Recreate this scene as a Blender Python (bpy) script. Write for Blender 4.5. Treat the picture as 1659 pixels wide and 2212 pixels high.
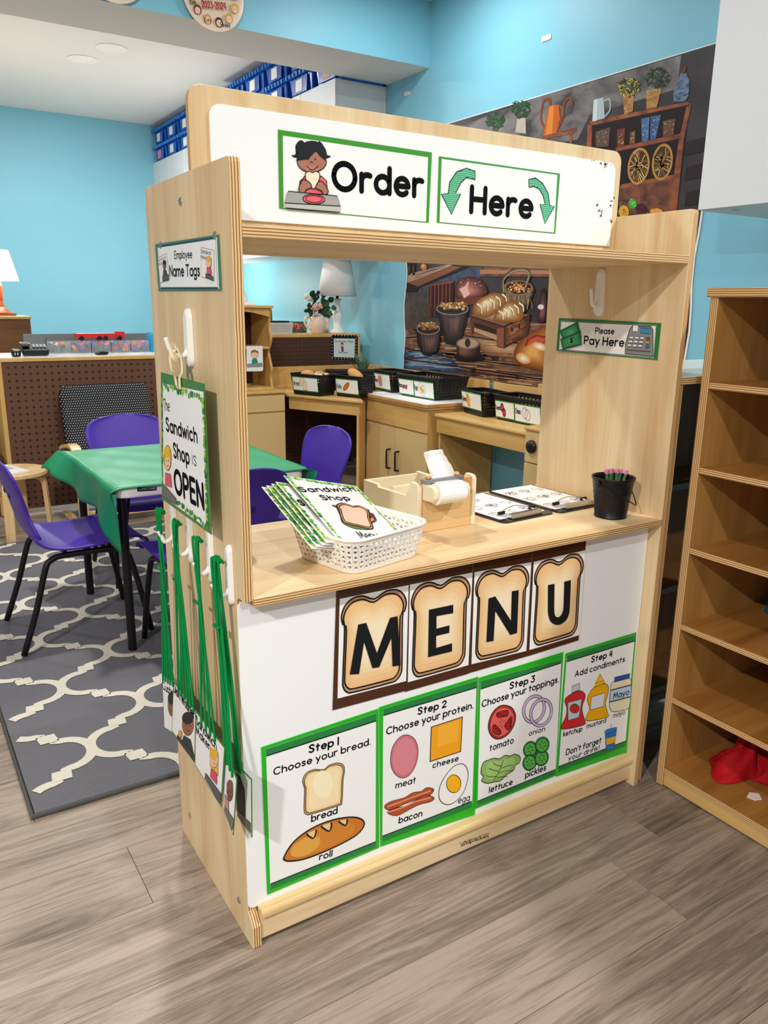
import bpy, bmesh, math, random
from mathutils import Vector, Matrix, Euler
random.seed(7)
scene = bpy.context.scene
for o in list(bpy.data.objects):
    bpy.data.objects.remove(o, do_unlink=True)
COL = scene.collection
PI = math.pi

# ------------------------------------------------------------------ camera
CAM_POS = Vector((-0.4215, -1.0520, 1.0776))
CAM_YAW, CAM_PITCH, CAM_ROLL, CAM_F = 0.5658, 0.2563, 0.0135, 1706.66   # focal length in pixels of a 1659 wide frame
def cam_axes():
    cy, sy = math.cos(CAM_YAW), math.sin(CAM_YAW)
    f = Vector((sy*math.cos(CAM_PITCH), cy*math.cos(CAM_PITCH), -math.sin(CAM_PITCH)))
    r = Vector((cy, -sy, 0)); u = r.cross(f)
    r2 = math.cos(CAM_ROLL)*r + math.sin(CAM_ROLL)*u
    u2 = -math.sin(CAM_ROLL)*r + math.cos(CAM_ROLL)*u
    return r2, u2, f
AX_R, AX_U, AX_F = cam_axes()
cam_data = bpy.data.cameras.new('camera')
cam_data.sensor_fit = 'HORIZONTAL'; cam_data.sensor_width = 36.0
cam_data.lens = CAM_F/1659*36.0; cam_data.clip_start = 0.02; cam_data.clip_end = 60
camera = bpy.data.objects.new('camera', cam_data); COL.objects.link(camera)
m = Matrix((AX_R, AX_U, -AX_F)).transposed().to_4x4(); m.translation = CAM_POS
camera.matrix_world = m
scene.camera = camera

# ------------------------------------------------------------------ world, lamps, exposure
world = bpy.data.worlds.new('world'); scene.world = world; world.use_nodes = True
world.node_tree.nodes['Background'].inputs[0].default_value = (0.96, 0.985, 1.0, 1)
world.node_tree.nodes['Background'].inputs[1].default_value = 0.34
scene.view_settings.view_transform = 'Standard'; scene.view_settings.look = 'None'
scene.view_settings.exposure = -0.1; scene.view_settings.gamma = 1.0
scene.view_settings.use_curve_mapping = False
CEIL = 2.72
CANS = [(-2.5, -1.55, 150, 'key'), (1.75, -1.5, 60, 'k2'), (-0.6, -2.6, 60, 'k3'), (0.45, 1.55, 42, 'k4'), (1.9, 2.35, 12, 'k6'),
        (1.058, 5.306, 42, 'seen'), (1.165, 4.93, 10, 'seen'), (-1.4, 4.2, 38, 'k5')]
LAMP_COL = (1.0, 0.98, 0.955)

# ------------------------------------------------------------------ pixels of the photograph to points
def ray(x, y):
    return AX_F + AX_R*((x-829.5)/CAM_F) - AX_U*((y-1106)/CAM_F)
def on(axis, x, y, v):
    d = ray(x, y); s = (v-CAM_POS[axis])/d[axis]
    return CAM_POS + d*s
def on_x(x, y, v): return on(0, x, y, v)
def on_y(x, y, v): return on(1, x, y, v)
def on_z(x, y, v): return on(2, x, y, v)

# ------------------------------------------------------------------ materials
def lin(h):
    h = h.lstrip('#'); c = [int(h[i:i+2], 16)/255 for i in (0, 2, 4)]
    return tuple((v/12.92 if v <= .04045 else ((v+.055)/1.055)**2.4) for v in c)+(1,)
MATS = {}
def new_mat(name):
    mt = bpy.data.materials.new(name); mt.use_nodes = True
    nt = mt.node_tree; b = nt.nodes['Principled BSDF']
    return mt, nt, b
def flat(hexc, rough=.55, spec=.3, metal=0, name=None, bump=0, bscale=200, var=.0):
    key = (hexc, rough, spec, metal, bump, bscale, var)
    if key in MATS: return MATS[key]
    mt, nt, b = new_mat(name or 'paint_'+hexc.strip('#'))
    b.inputs['Base Color'].default_value = lin(hexc)
    b.inputs['Roughness'].default_value = rough; b.inputs['Metallic'].default_value = metal
    b.inputs['Specular IOR Level'].default_value = spec
    if var or bump:
        tc = nt.nodes.new('ShaderNodeTexCoord'); n = nt.nodes.new('ShaderNodeTexNoise')
        n.inputs['Scale'].default_value = bscale; n.inputs['Detail'].default_value = 3
        nt.links.new(tc.outputs['Object'], n.inputs['Vector'])
        if bump:
            bp = nt.nodes.new('ShaderNodeBump'); bp.inputs['Strength'].default_value = bump; bp.inputs['Distance'].default_value = .004
            nt.links.new(n.outputs['Fac'], bp.inputs['Height']); nt.links.new(bp.outputs['Normal'], b.inputs['Normal'])
        if var:
            mx = nt.nodes.new('ShaderNodeMix'); mx.data_type = 'RGBA'
            c = lin(hexc); d = tuple(v*(1-var) for v in c[:3])+(1,); l = tuple(min(1, v*(1+var)) for v in c[:3])+(1,)
            mx.inputs[6].default_value = d; mx.inputs[7].default_value = l
            nt.links.new(n.outputs['Fac'], mx.inputs[0]); nt.links.new(mx.outputs[2], b.inputs['Base Color'])
    MATS[key] = mt; return mt
def obj_coords(nt, rnd=True, scale=(1, 1, 1)):
    tc = nt.nodes.new('ShaderNodeTexCoord'); mp = nt.nodes.new('ShaderNodeMapping')
    mp.inputs['Scale'].default_value = scale
    nt.links.new(tc.outputs['Object'], mp.inputs['Vector'])
    if rnd:
        oi = nt.nodes.new('ShaderNodeObjectInfo'); mu = nt.nodes.new('ShaderNodeMath'); mu.operation = 'MULTIPLY'; mu.inputs[1].default_value = 37.0
        nt.links.new(oi.outputs['Random'], mu.inputs[0]); nt.links.new(mu.outputs[0], mp.inputs['Location'])
    return mp.outputs['Vector']
def ramp(nt, fac, stops):
    r = nt.nodes.new('ShaderNodeValToRGB'); e = r.color_ramp.elements
    while len(e) < len(stops): e.new(.5)
    for i, (p, c) in enumerate(stops): e[i].position = p; e[i].color = lin(c) if isinstance(c, str) else c
    nt.links.new(fac, r.inputs['Fac']); return r.outputs['Color']
def wood(name, dark, light, axis=2, rough=.42, grain=9, stretch=.09, contrast=1.0):
    """wood face with grain running along an object axis"""
    mt, nt, b = new_mat(name)
    sc = [grain]*3; sc[axis] = grain*stretch
    v = obj_coords(nt, True, sc)
    n = nt.nodes.new('ShaderNodeTexNoise'); n.inputs['Scale'].default_value = 1.0; n.inputs['Detail'].default_value = 5; n.inputs['Distortion'].default_value = 1.6
    nt.links.new(v, n.inputs['Vector'])
    sc2 = [150]*3; sc2[axis] = 5
    v2 = obj_coords(nt, True, sc2)
    n2 = nt.nodes.new('ShaderNodeTexNoise'); n2.inputs['Scale'].default_value = 1.0; n2.inputs['Detail'].default_value = 2
    nt.links.new(v2, n2.inputs['Vector'])
    ma = nt.nodes.new('ShaderNodeMath'); ma.operation = 'MULTIPLY_ADD'; ma.inputs[1].default_value = .3*contrast
    nt.links.new(n2.outputs['Fac'], ma.inputs[0]); nt.links.new(n.outputs['Fac'], ma.inputs[2])
    nt.links.new(ramp(nt, ma.outputs[0], [(.35, dark), (.85, light)]), b.inputs['Base Color'])
    b.inputs['Roughness'].default_value = rough; b.inputs['Specular IOR Level'].default_value = .4
    return mt
def ply_edge(name, axis, period, dark, light):
    """laminated edge: thin layers stacked along an object axis"""
    mt, nt, b = new_mat(name)
    tc = nt.nodes.new('ShaderNodeTexCoord'); sp = nt.nodes.new('ShaderNodeSeparateXYZ')
    nt.links.new(tc.outputs['Object'], sp.inputs[0])
    nz = nt.nodes.new('ShaderNodeTexNoise'); nz.inputs['Scale'].default_value = 25
    nt.links.new(tc.outputs['Object'], nz.inputs['Vector'])
    a = nt.nodes.new('ShaderNodeMath'); a.operation = 'MULTIPLY_ADD'; a.inputs[1].default_value = .0012
    nt.links.new(nz.outputs['Fac'], a.inputs[0]); nt.links.new(sp.outputs[axis], a.inputs[2])
    d = nt.nodes.new('ShaderNodeMath'); d.operation = 'DIVIDE'; d.inputs[1].default_value = period
    nt.links.new(a.outputs[0], d.inputs[0])
    f = nt.nodes.new('ShaderNodeMath'); f.operation = 'FRACT'; nt.links.new(d.outputs[0], f.inputs[0])
    nt.links.new(ramp(nt, f.outputs[0], [(.0, light), (.42, light), (.58, dark), (.82, dark), (.95, light)]), b.inputs['Base Color'])
    b.inputs['Roughness'].default_value = .5
    return mt
def dots(name, base, dot, spacing, radius, ax=(0, 2), rough=.7, stagger=False):
    """regular small round dots (pegboard holes, dotted cloth)"""
    mt, nt, b = new_mat(name)
    tc = nt.nodes.new('ShaderNodeTexCoord'); sp = nt.nodes.new('ShaderNodeSeparateXYZ'); nt.links.new(tc.outputs['Object'], sp.inputs[0])
    def M(op, a, bb=None):
        n = nt.nodes.new('ShaderNodeMath'); n.operation = op
        for i, q in enumerate((a, bb)):
            if q is None: continue
            if isinstance(q, (int, float)): n.inputs[i].default_value = q
            else: nt.links.new(q, n.inputs[i])
        return n.outputs[0]
    u = M('DIVIDE', sp.outputs[ax[0]], spacing); v = M('DIVIDE', sp.outputs[ax[1]], spacing)
    if stagger: u = M('ADD', u, M('MULTIPLY', M('FLOOR', v), .5))
    fu = M('SUBTRACT', M('FRACT', u), .5); fv = M('SUBTRACT', M('FRACT', v), .5)
    d = M('SQRT', M('ADD', M('MULTIPLY', fu, fu), M('MULTIPLY', fv, fv)))
    mk = M('LESS_THAN', d, radius/spacing)
    mx = nt.nodes.new('ShaderNodeMix'); mx.data_type = 'RGBA'
    mx.inputs[6].default_value = lin(base); mx.inputs[7].default_value = lin(dot)
    nt.links.new(mk, mx.inputs[0]); nt.links.new(mx.outputs[2], b.inputs['Base Color'])
    b.inputs['Roughness'].default_value = rough
    return mt
def emit(name, hexc, strength, base='#ffffff'):
    mt, nt, b = new_mat(name)
    b.inputs['Base Color'].default_value = lin(base)
    b.inputs['Emission Color'].default_value = lin(hexc); b.inputs['Emission Strength'].default_value = strength
    return mt

# ------------------------------------------------------------------ mesh helpers
class MB:
    """collects shapes into one mesh"""
    def __init__(s): s.v = []; s.f = []; s.m = []
    def add(s, vs, fs, mi=0):
        o = len(s.v); s.v += [tuple(p) for p in vs]
        for i, f in enumerate(fs):
            s.f.append([k+o for k in f]); s.m.append(mi[i] if isinstance(mi, (list, tuple)) else mi)
        return s
    def box(s, lo, hi, mi=0, M=None, edge=None, thin=None):
        x0, y0, z0 = lo; x1, y1, z1 = hi
        vs = [Vector(p) for p in ((x0,y0,z0),(x1,y0,z0),(x1,y1,z0),(x0,y1,z0),(x0,y0,z1),(x1,y0,z1),(x1,y1,z1),(x0,y1,z1))]
        if M: vs = [M@p for p in vs]
        fs = [(0,3,2,1),(4,5,6,7),(0,1,5,4),(2,3,7,6),(1,2,6,5),(3,0,4,7)]; ax = [2,2,1,1,0,0]
        s.add(vs, fs, mi if thin is None else [mi if a == thin else edge for a in ax]); return s
    def prism(s, poly, axis, lo, hi, mi=0, edge=None):
        """polygon in the two other axes (in xyz order) swept along axis"""
        n = len(poly); ot = [a for a in range(3) if a != axis]
        def P(p, h):
            q = [0]*3; q[ot[0]] = p[0]; q[ot[1]] = p[1]; q[axis] = h; return q
        vs = [P(p, lo) for p in poly]+[P(p, hi) for p in poly]
        fs = [list(range(n)), list(range(n, 2*n))]+[(i, (i+1) % n, n+(i+1) % n, n+i) for i in range(n)]
        e = mi if edge is None else edge
        s.add(vs, fs, [mi, mi]+[e]*n); return s
    def tube(s, pts, r, seg=8, mi=0, cap=True, closed=False):
        pts = [Vector(p) for p in pts]; n = len(pts); rs = r if isinstance(r, (list, tuple)) else [r]*n
        vs = []; fs = []; prev = None
        for i, p in enumerate(pts):
            if closed: t = pts[(i+1) % n]-pts[i-1]
            else: t = pts[min(i+1, n-1)]-pts[max(i-1, 0)]
            if t.length < 1e-9: t = Vector((0, 0, 1))
            t.normalize()
            if prev is None:
                a = Vector((0, 0, 1)) if abs(t.z) < .9 else Vector((1, 0, 0)); u = t.cross(a).normalized()
            else:
                u = prev-t*prev.dot(t)
                u = u.normalized() if u.length > 1e-6 else t.orthogonal().normalized()
            prev = u; w = t.cross(u)
            for k in range(seg):
                a = 2*PI*k/seg; vs.append(p+(u*math.cos(a)+w*math.sin(a))*rs[i])
        for i in range(n if closed else n-1):
            j = (i+1) % n
            for k in range(seg):
                k2 = (k+1) % seg; fs.append((i*seg+k, i*seg+k2, j*seg+k2, j*seg+k))
        if cap and not closed:
            fs.append(list(range(seg))[::-1]); fs.append([(n-1)*seg+k for k in range(seg)])
        s.add(vs, fs, mi); return s
    def lathe(s, prof, seg=24, mi=0, c=(0, 0, 0), M=None):
        vs = []; fs = []; n = len(prof); mids = []
        for r, z in prof:
            for k in range(seg):
                a = 2*PI*k/seg; q = Vector((c[0]+r*math.cos(a), c[1]+r*math.sin(a), c[2]+z)); vs.append(M@q if M else q)
        for i in range(n-1):
            for k in range(seg):
                k2 = (k+1) % seg; fs.append((i*seg+k, i*seg+k2, (i+1)*seg+k2, (i+1)*seg+k))
        fs.append(list(range(seg))[::-1]); fs.append([(n-1)*seg+k for k in range(seg)])
        s.add(vs, fs, mi); return s
    def ball(s, c, r, seg=10, rings=6, mi=0):
        rr = r if isinstance(r, (tuple, list)) else (r, r, r); vs = []; fs = []
        for i in range(rings+1):
            t = PI*i/rings
            for k in range(seg):
                a = 2*PI*k/seg; vs.append((c[0]+rr[0]*math.sin(t)*math.cos(a), c[1]+rr[1]*math.sin(t)*math.sin(a), c[2]-rr[2]*math.cos(t)))
        for i in range(rings):
            for k in range(seg):
                k2 = (k+1) % seg; fs.append((i*seg+k, i*seg+k2, (i+1)*seg+k2, (i+1)*seg+k))
        s.add(vs, fs, mi); return s
    def build(s, name, mats, parent=None, smooth=False, bevel=0, solid=0, sub=0, clean=True):
        me = bpy.data.meshes.new(name); me.from_pydata(s.v, [], s.f)
        for mt in (mats if isinstance(mats, (list, tuple)) else [mats]): me.materials.append(mt)
        me.polygons.foreach_set('material_index', s.m)
        if clean:
            bm = bmesh.new(); bm.from_mesh(me); bmesh.ops.remove_doubles(bm, verts=bm.verts, dist=1e-6) if sub else None
            bmesh.ops.recalc_face_normals(bm, faces=bm.faces); bm.to_mesh(me); bm.free()
        if smooth: me.polygons.foreach_set('use_smooth', [True]*len(me.polygons))
        o = bpy.data.objects.new(name, me); COL.objects.link(o); o.parent = parent
        if solid:
            q = o.modifiers.new('solid', 'SOLIDIFY'); q.thickness = solid; q.offset = 0
        if bevel:
            q = o.modifiers.new('bevel', 'BEVEL'); q.width = bevel; q.segments = 2; q.limit_method = 'ANGLE'
        if sub:
            q = o.modifiers.new('sub', 'SUBSURF'); q.levels = sub; q.render_levels = sub
        return o
def tag(o, label, cat, group=None):
    o['label'] = label; o['category'] = cat
    if group: o['group'] = group
    return o
def struct(o, label=None):
    o['kind'] = 'structure'
    if label: o['label'] = label
    return o
def thing(name, label, cat, loc=(0, 0, 0), rot=(0, 0, 0), group=None):
    o = bpy.data.objects.new(name, None); COL.objects.link(o); o.location = loc; o.rotation_euler = rot
    o.empty_display_size = .05
    return tag(o, label, cat, group)
def dup(root, loc=None, rot=None, label=None):
    def cp(o, par):
        c = o.copy(); COL.objects.link(c); c.parent = par
        for ch in list(o.children): cp(ch, c)
        return c
    kids = list(root.children); r = root.copy(); COL.objects.link(r)
    for ch in kids: cp(ch, r)
    if loc is not None: r.location = loc
    if rot is not None: r.rotation_euler = rot
    if label: r['label'] = label
    return r
def spline(pts, n=6, closed=True):
    out = []; N = len(pts); P = [Vector(p) for p in pts]
    for i in range(N if closed else N-1):
        g = (lambda k: P[k % N]) if closed else (lambda k: P[max(0, min(N-1, k))])
        p0, p1, p2, p3 = g(i-1), g(i), g(i+1), g(i+2)
        for k in range(n):
            t = k/n
            out.append(.5*((2*p1)+(p2-p0)*t+(2*p0-5*p1+4*p2-p3)*t*t+(3*p1-p0-3*p2+p3)*t**3))
    if not closed: out.append(P[-1])
    return [tuple(p) for p in out]
def ell(cx, cy, rx, ry, n=20, rot=0):
    c, s = math.cos(rot), math.sin(rot)
    return [(cx+rx*math.cos(2*PI*k/n)*c-ry*math.sin(2*PI*k/n)*s, cy+rx*math.cos(2*PI*k/n)*s+ry*math.sin(2*PI*k/n)*c) for k in range(n)]
def rrect(x0, y0, x1, y1, r, n=4):
    out = []
    for cx, cy, a in ((x1-r, y1-r, 0), (x0+r, y1-r, 90), (x0+r, y0+r, 180), (x1-r, y0+r, 270)):
        for k in range(n+1):
            t = math.radians(a+90*k/n); out.append((cx+r*math.cos(t), cy+r*math.sin(t)))
    return out

# ------------------------------------------------------------------ flat cards and the print on them
ROT_FRONT = (PI/2, 0, 0)          # local x to the right, y up, z towards -Y
ROT_SIDE = (PI/2, 0, -PI/2)       # local x along -Y, y up, z towards -X
EPS = .00022
class Frame:
    """a flat frame in the room; pixels of a crop of the photograph map onto its plane"""
    def __init__(s, M, crop): s.M = M; s.Mi = M.inverted(); s.crop = crop
    def __call__(s, p):
        ox, oy, k = s.crop; d = ray(ox+p[0]/k, oy+p[1]/k)
        o = s.Mi@CAM_POS; e = s.Mi.to_3x3()@d; t = -o.z/e.z
        return (o.x+e.x*t, o.y+e.y*t)
class Art:
    def __init__(s, z0=EPS): s.v = []; s.f = []; s.m = []; s.mats = []; s.z = z0
    def mi(s, mt):
        if mt not in s.mats: s.mats.append(mt)
        return s.mats.index(mt)
    def fill(s, pts, col, step=True, z=None):
        mt = flat(col, .5, .25) if isinstance(col, str) else col
        s.n = getattr(s, 'n', 0)+1; o = len(s.v); zz = (s.z if z is None else z)+(s.n % 60)*4e-6
        s.v += [(p[0], p[1], zz) for p in pts]; s.f.append(list(range(o, o+len(pts)))); s.m.append(s.mi(mt))
        if step: s.z += EPS*.5
    def line(s, pts, w, col, closed=False, step=True):
        mt = flat(col, .5, .25) if isinstance(col, str) else col; k = s.mi(mt)
        P = [Vector(p[:2]) for p in pts]; n = len(P); o = len(s.v)
        for i in range(n):
            a = P[i-1] if (closed or i > 0) else P[i]; b = P[(i+1) % n] if (closed or i < n-1) else P[i]
            t = b-a; t = t.normalized() if t.length > 1e-9 else Vector((1, 0)); nn = Vector((-t.y, t.x))*w/2
            s.v += [(P[i].x+nn.x, P[i].y+nn.y, s.z), (P[i].x-nn.x, P[i].y-nn.y, s.z)]
        for i in range(n if closed else n-1):
            j = (i+1) % n; s.f.append([o+2*i, o+2*i+1, o+2*j+1, o+2*j]); s.m.append(k)
        if step: s.z += EPS*.5
    def shape(s, pts, col, outline='#161616', w=.0016):
        s.fill(pts, col); s.line(pts, w, outline, True) if outline else None
    def build(s, name, parent):
        if not s.f: return None
        me = bpy.data.meshes.new(name); me.from_pydata(s.v, [], s.f)
        for mt in s.mats: me.materials.append(mt)
        me.polygons.foreach_set('material_index', s.m)
        bm = bmesh.new(); bm.from_mesh(me)
        for f in bm.faces:
            f.normal_update()
            if f.normal.z < 0: f.normal_flip()
        bm.to_mesh(me); bm.free()
        o = bpy.data.objects.new(name, me); COL.objects.link(o); o.parent = parent
        return o
# ------------------------------------------------------------------ rounded hand-lettering made of strokes
def _arc(cx, cy, rx, ry, a0, a1, n=10):
    return [(cx+rx*math.cos(math.radians(a0+(a1-a0)*k/n)), cy+ry*math.sin(math.radians(a0+(a1-a0)*k/n))) for k in range(n+1)]
_X = .66; _r = _X/2
_O = _arc(.31, _r, .31, _r, 0, 360, 18)
GLYPHS = {   # advance, strokes; capital height 1, baseline 0
 'a': (.62, [_O, [(.62, _X), (.62, 0)]]), 'b': (.62, [[(0, 1), (0, 0)], _O]), 'c': (.56, [_arc(.31, _r, .31, _r, 48, 312, 14)]),
 'd': (.62, [_O, [(.62, 1), (.62, 0)]]), 'e': (.6, [[(.02, _r*1.03)]+_arc(.31, _r, .3, _r, 2, 315, 16)]), 'f': (.42, [_arc(.34, .8, .2, .2, 70, 180, 6)+[(.14, 0)], [(-.02, .6), (.38, .6)]]),
 'g': (.62, [_O, [(.62, _X), (.62, -.12)]+_arc(.33, -.1, .29, .22, 0, -150, 8)]), 'h': (.56, [[(0, 1), (0, 0)], [(0, .3)]+_arc(.28, .38, .28, .28, 180, 0, 8)+[(.56, 0)]]),
 'i': (.02, [[(0, _X), (0, 0)], [(0, .9), (0, .905)]]), 'k': (.48, [[(0, 1), (0, 0)], [(.44, _X), (.02, .26)], [(.14, .38), (.48, 0)]]), 'l': (.02, [[(0, 1), (0, 0)]]),
 'm': (.92, [[(0, _X), (0, 0)], [(0, .36)]+_arc(.23, .43, .23, .23, 180, 0, 7)+[(.46, 0)], [(.46, .36)]+_arc(.69, .43, .23, .23, 180, 0, 7)+[(.92, 0)]]),
 'n': (.56, [[(0, _X), (0, 0)], [(0, .3)]+_arc(.28, .38, .28, .28, 180, 0, 8)+[(.56, 0)]]), 'o': (.62, [_O]), 'p': (.62, [[(0, _X), (0, -.34)], _O]),
 'r': (.36, [[(0, _X), (0, 0)], [(0, .34)]+_arc(.26, .4, .26, .26, 180, 62, 6)]), 's': (.44, [[(.42, .54), (.34, .63), (.2, .66), (.06, .6), (.03, .5), (.1, .41), (.3, .31), (.41, .22), (.41, .11), (.3, .02), (.17, 0), (.02, .09)]]),
 't': (.4, [[(.18, .9), (.18, 0)], [(0, .62), (.4, .62)]]), 'u': (.56, [[(0, _X), (0, .28)]+_arc(.28, .28, .28, .28, 180, 360, 8), [(.56, _X), (.56, 0)]]), 'v': (.54, [[(0, _X), (.27, 0), (.54, _X)]]),
 'w': (.84, [[(0, _X), (.21, 0), (.42, _X), (.63, 0), (.84, _X)]]), 'x': (.5, [[(0, _X), (.5, 0)], [(.5, _X), (0, 0)]]), 'y': (.54, [[(0, _X), (.28, .02)], [(.54, _X), (.14, -.34)]]), 'z': (.48, [[(0, _X), (.48, _X), (0, 0), (.48, 0)]]),
 'A': (.76, [[(0, 0), (.38, 1), (.76, 0)], [(.13, .33), (.63, .33)]]), 'B': (.58, [[(0, 0), (0, 1)]+_arc(.3, .76, .24, .24, 90, -90, 8)+[(0, .52)], [(.3, .52)]+_arc(.32, .26, .26, .26, 90, -90, 8)+[(0, 0)]]),
 'C': (.8, [_arc(.46, .5, .46, .5, 48, 312, 16)]), 'D': (.72, [[(0, 0), (0, 1), (.22, 1)]+_arc(.22, .5, .5, .5, 90, -90, 12)+[(0, 0)]]), 'E': (.54, [[(.54, 1), (0, 1), (0, 0), (.54, 0)], [(0, .52), (.46, .52)]]),
 'F': (.52, [[(.52, 1), (0, 1), (0, 0)], [(0, .52), (.44, .52)]]), 'H': (.66, [[(0, 1), (0, 0)], [(.66, 1), (.66, 0)], [(0, .52), (.66, .52)]]), 'I': (.02, [[(0, 1), (0, 0)]]), 'L': (.5, [[(0, 1), (0, 0), (.5, 0)]]),
 'M': (.86, [[(0, 0), (.14, 1), (.43, .2), (.72, 1), (.86, 0)]]), 'N': (.68, [[(0, 0), (0, 1), (.68, 0), (.68, 1)]]), 'O': (.92, [_arc(.46, .5, .46, .5, 0, 360, 24)]), 'P': (.58, [[(0, 0), (0, 1), (.3, 1)]+_arc(.3, .73, .28, .27, 90, -90, 8)+[(0, .46)]]),
 'R': (.6, [[(0, 0), (0, 1), (.3, 1)]+_arc(.3, .74, .26, .26, 90, -90, 8)+[(0, .48)], [(.26, .48), (.6, 0)]]), 'S': (.6, [[(.56, .84), (.44, .97), (.26, 1), (.08, .91), (.04, .76), (.13, .62), (.42, .46), (.56, .32), (.56, .15), (.4, .02), (.22, 0), (.02, .14)]]),
 'T': (.66, [[(0, 1), (.66, 1)], [(.33, 1), (.33, 0)]]), 'U': (.66, [[(0, 1), (0, .33)]+_arc(.33, .33, .33, .33, 180, 360, 10)+[(.66, 1)]]), 'W': (1.1, [[(0, 1), (.27, 0), (.55, .85), (.83, 0), (1.1, 1)]]),
 'Y': (.66, [[(0, 1), (.33, .48), (.66, 1)], [(.33, .48), (.33, 0)]]), '1': (.04, [[(.02, 1), (.02, 0)]]), '2': (.56, [_arc(.28, .72, .27, .28, 165, -25, 9)+[(.02, 0), (.56, 0)]]), '3': (.56, [[(.04, 1), (.52, 1), (.26, .6)]+_arc(.26, .3, .29, .3, 80, -150, 10)]),
 '4': (.6, [[(.16, 1), (.04, .34), (.56, .34)], [(.44, 1), (.44, 0)]]), '0': (.6, [_arc(.3, .5, .3, .5, 0, 360, 18)]), '.': (.04, [[(.02, .0), (.02, .005)]]), "'": (.04, [[(.02, 1), (.0, .82)]]), '!': (.04, [[(.02, 1), (.02, .28)], [(.02, 0), (.02, .005)]]),
 '$': (.56, [[(.52, .8), (.4, .9), (.18, .9), (.06, .74), (.14, .58), (.42, .42), (.52, .28), (.42, .1), (.2, .08), (.04, .2)], [(.28, 1.02), (.28, -.04)]]), '-': (.3, [[(0, .35), (.3, .35)]]), ' ': (.3, [])}
def stroke_text(txt, wt=.12, gap=.17):
    """list of strokes with the whole text starting at x = 0"""
    x = 0; out = []
    for ch in txt:
        adv, st = GLYPHS.get(ch, GLYPHS['o'])
        for s in st: out.append([(x+p[0], p[1]) for p in s])
        x += adv+gap+wt*.6 if ch != ' ' else .34
    return out, x-gap-wt*.6
def lettering(parent, txt, Lp, Rp, h, z=.0006, bold=.13, col='#15171a', name='lettering', square=False, slant=0):
    """text with its baseline from Lp to Rp (local points), capital height h, stroke weight bold (part of the height)"""
    st, wid = stroke_text(txt, bold)
    Lp, Rp = Vector(Lp[:2]), Vector(Rp[:2]); e = Rp-Lp; n = Vector((-e.y, e.x)).normalized()*h; w = bold*h
    top = max((p[1] for s in st for p in s), default=1)
    k = e/(wid+bold) if wid+bold > 0 else e; half = w/2; en = e.normalized()
    verts = []; faces = []
    def P(p):
        q = Lp+k*(p[0]+bold/2+slant*p[1])+n*((p[1]/max(top, .5))*(1-bold)+bold/2); return q
    for s in st:
        pts = [P(p) for p in s]; m_ = len(pts)
        for i in range(m_-1):
            t = pts[i+1]-pts[i]
            if t.length < 1e-7: continue
            nn = Vector((-t.y, t.x)).normalized()*half; o = len(verts)
            tt = t.normalized()*half if square else Vector((0, 0))
            a_, b_ = (pts[i]-(tt if i == 0 else Vector((0, 0)))*0), pts[i+1]
            verts += [a_+nn, a_-nn, b_-nn, b_+nn]; faces.append((o, o+1, o+2, o+3))
        if not square:
            cl = (pts[0]-pts[-1]).length < 1e-6; sel = [i for i in range(m_)] if m_ < 60 else [0, m_-1]
            for i in sel:
                o = len(verts); verts += [pts[i]+Vector((math.cos(2*PI*j/8), math.sin(2*PI*j/8)))*half for j in range(8)]; faces.append(tuple(range(o, o+8)))
        else:
            for i in range(1, m_-1):
                o = len(verts); verts += [pts[i]+Vector((math.cos(2*PI*j/8), math.sin(2*PI*j/8)))*half for j in range(8)]; faces.append(tuple(range(o, o+8)))
    zs = [0]*len(verts)
    for i, f in enumerate(faces):
        for k_ in f: zs[k_] = (i % 12)*1.2e-5
    me = bpy.data.meshes.new(name); me.from_pydata([(v.x, v.y, z+zs[i]) for i, v in enumerate(verts)], [], faces)
    me.materials.append(flat(col, .85, .04))
    o = bpy.data.objects.new(name, me); COL.objects.link(o); o.parent = parent
    return o
def ptext(parent, F, txt, pL, pR, pT, **k):
    L, R, T = Vector(F(pL)), Vector(F(pR)), Vector(F(pT)); e = (R-L).normalized(); n = Vector((-e.y, e.x))
    return lettering(parent, txt, L, R, abs((T-L).dot(n)), **k)
def frame_of(kind, at):
    """matrix of a card plane: kind 'front' (faces -Y) or 'side' (faces -X) through a point"""
    e = Euler(ROT_FRONT if kind == 'front' else ROT_SIDE)
    M = e.to_matrix().to_4x4(); M.translation = at; return M
def card(name, label, cat, kind, plane, corners, crop, mat, thick=.0012, group=None, parent=None):
    """thin card whose outline is given by pixels of a crop, lying on a wall-like plane"""
    ox, oy, k = crop
    c = sum((Vector(p) for p in corners), Vector((0, 0)))/len(corners)
    at = on_y(ox+c.x/k, oy+c.y/k, plane) if kind == 'front' else on_x(ox+c.x/k, oy+c.y/k, plane)
    M = frame_of(kind, at); F = Frame(M, crop)
    b = MB(); b.prism([F(p) for p in corners], 2, -thick, 0)
    o = b.build(name, mat); o.matrix_world = M
    if cat: tag(o, label, cat, group)
    return o, F
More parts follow.
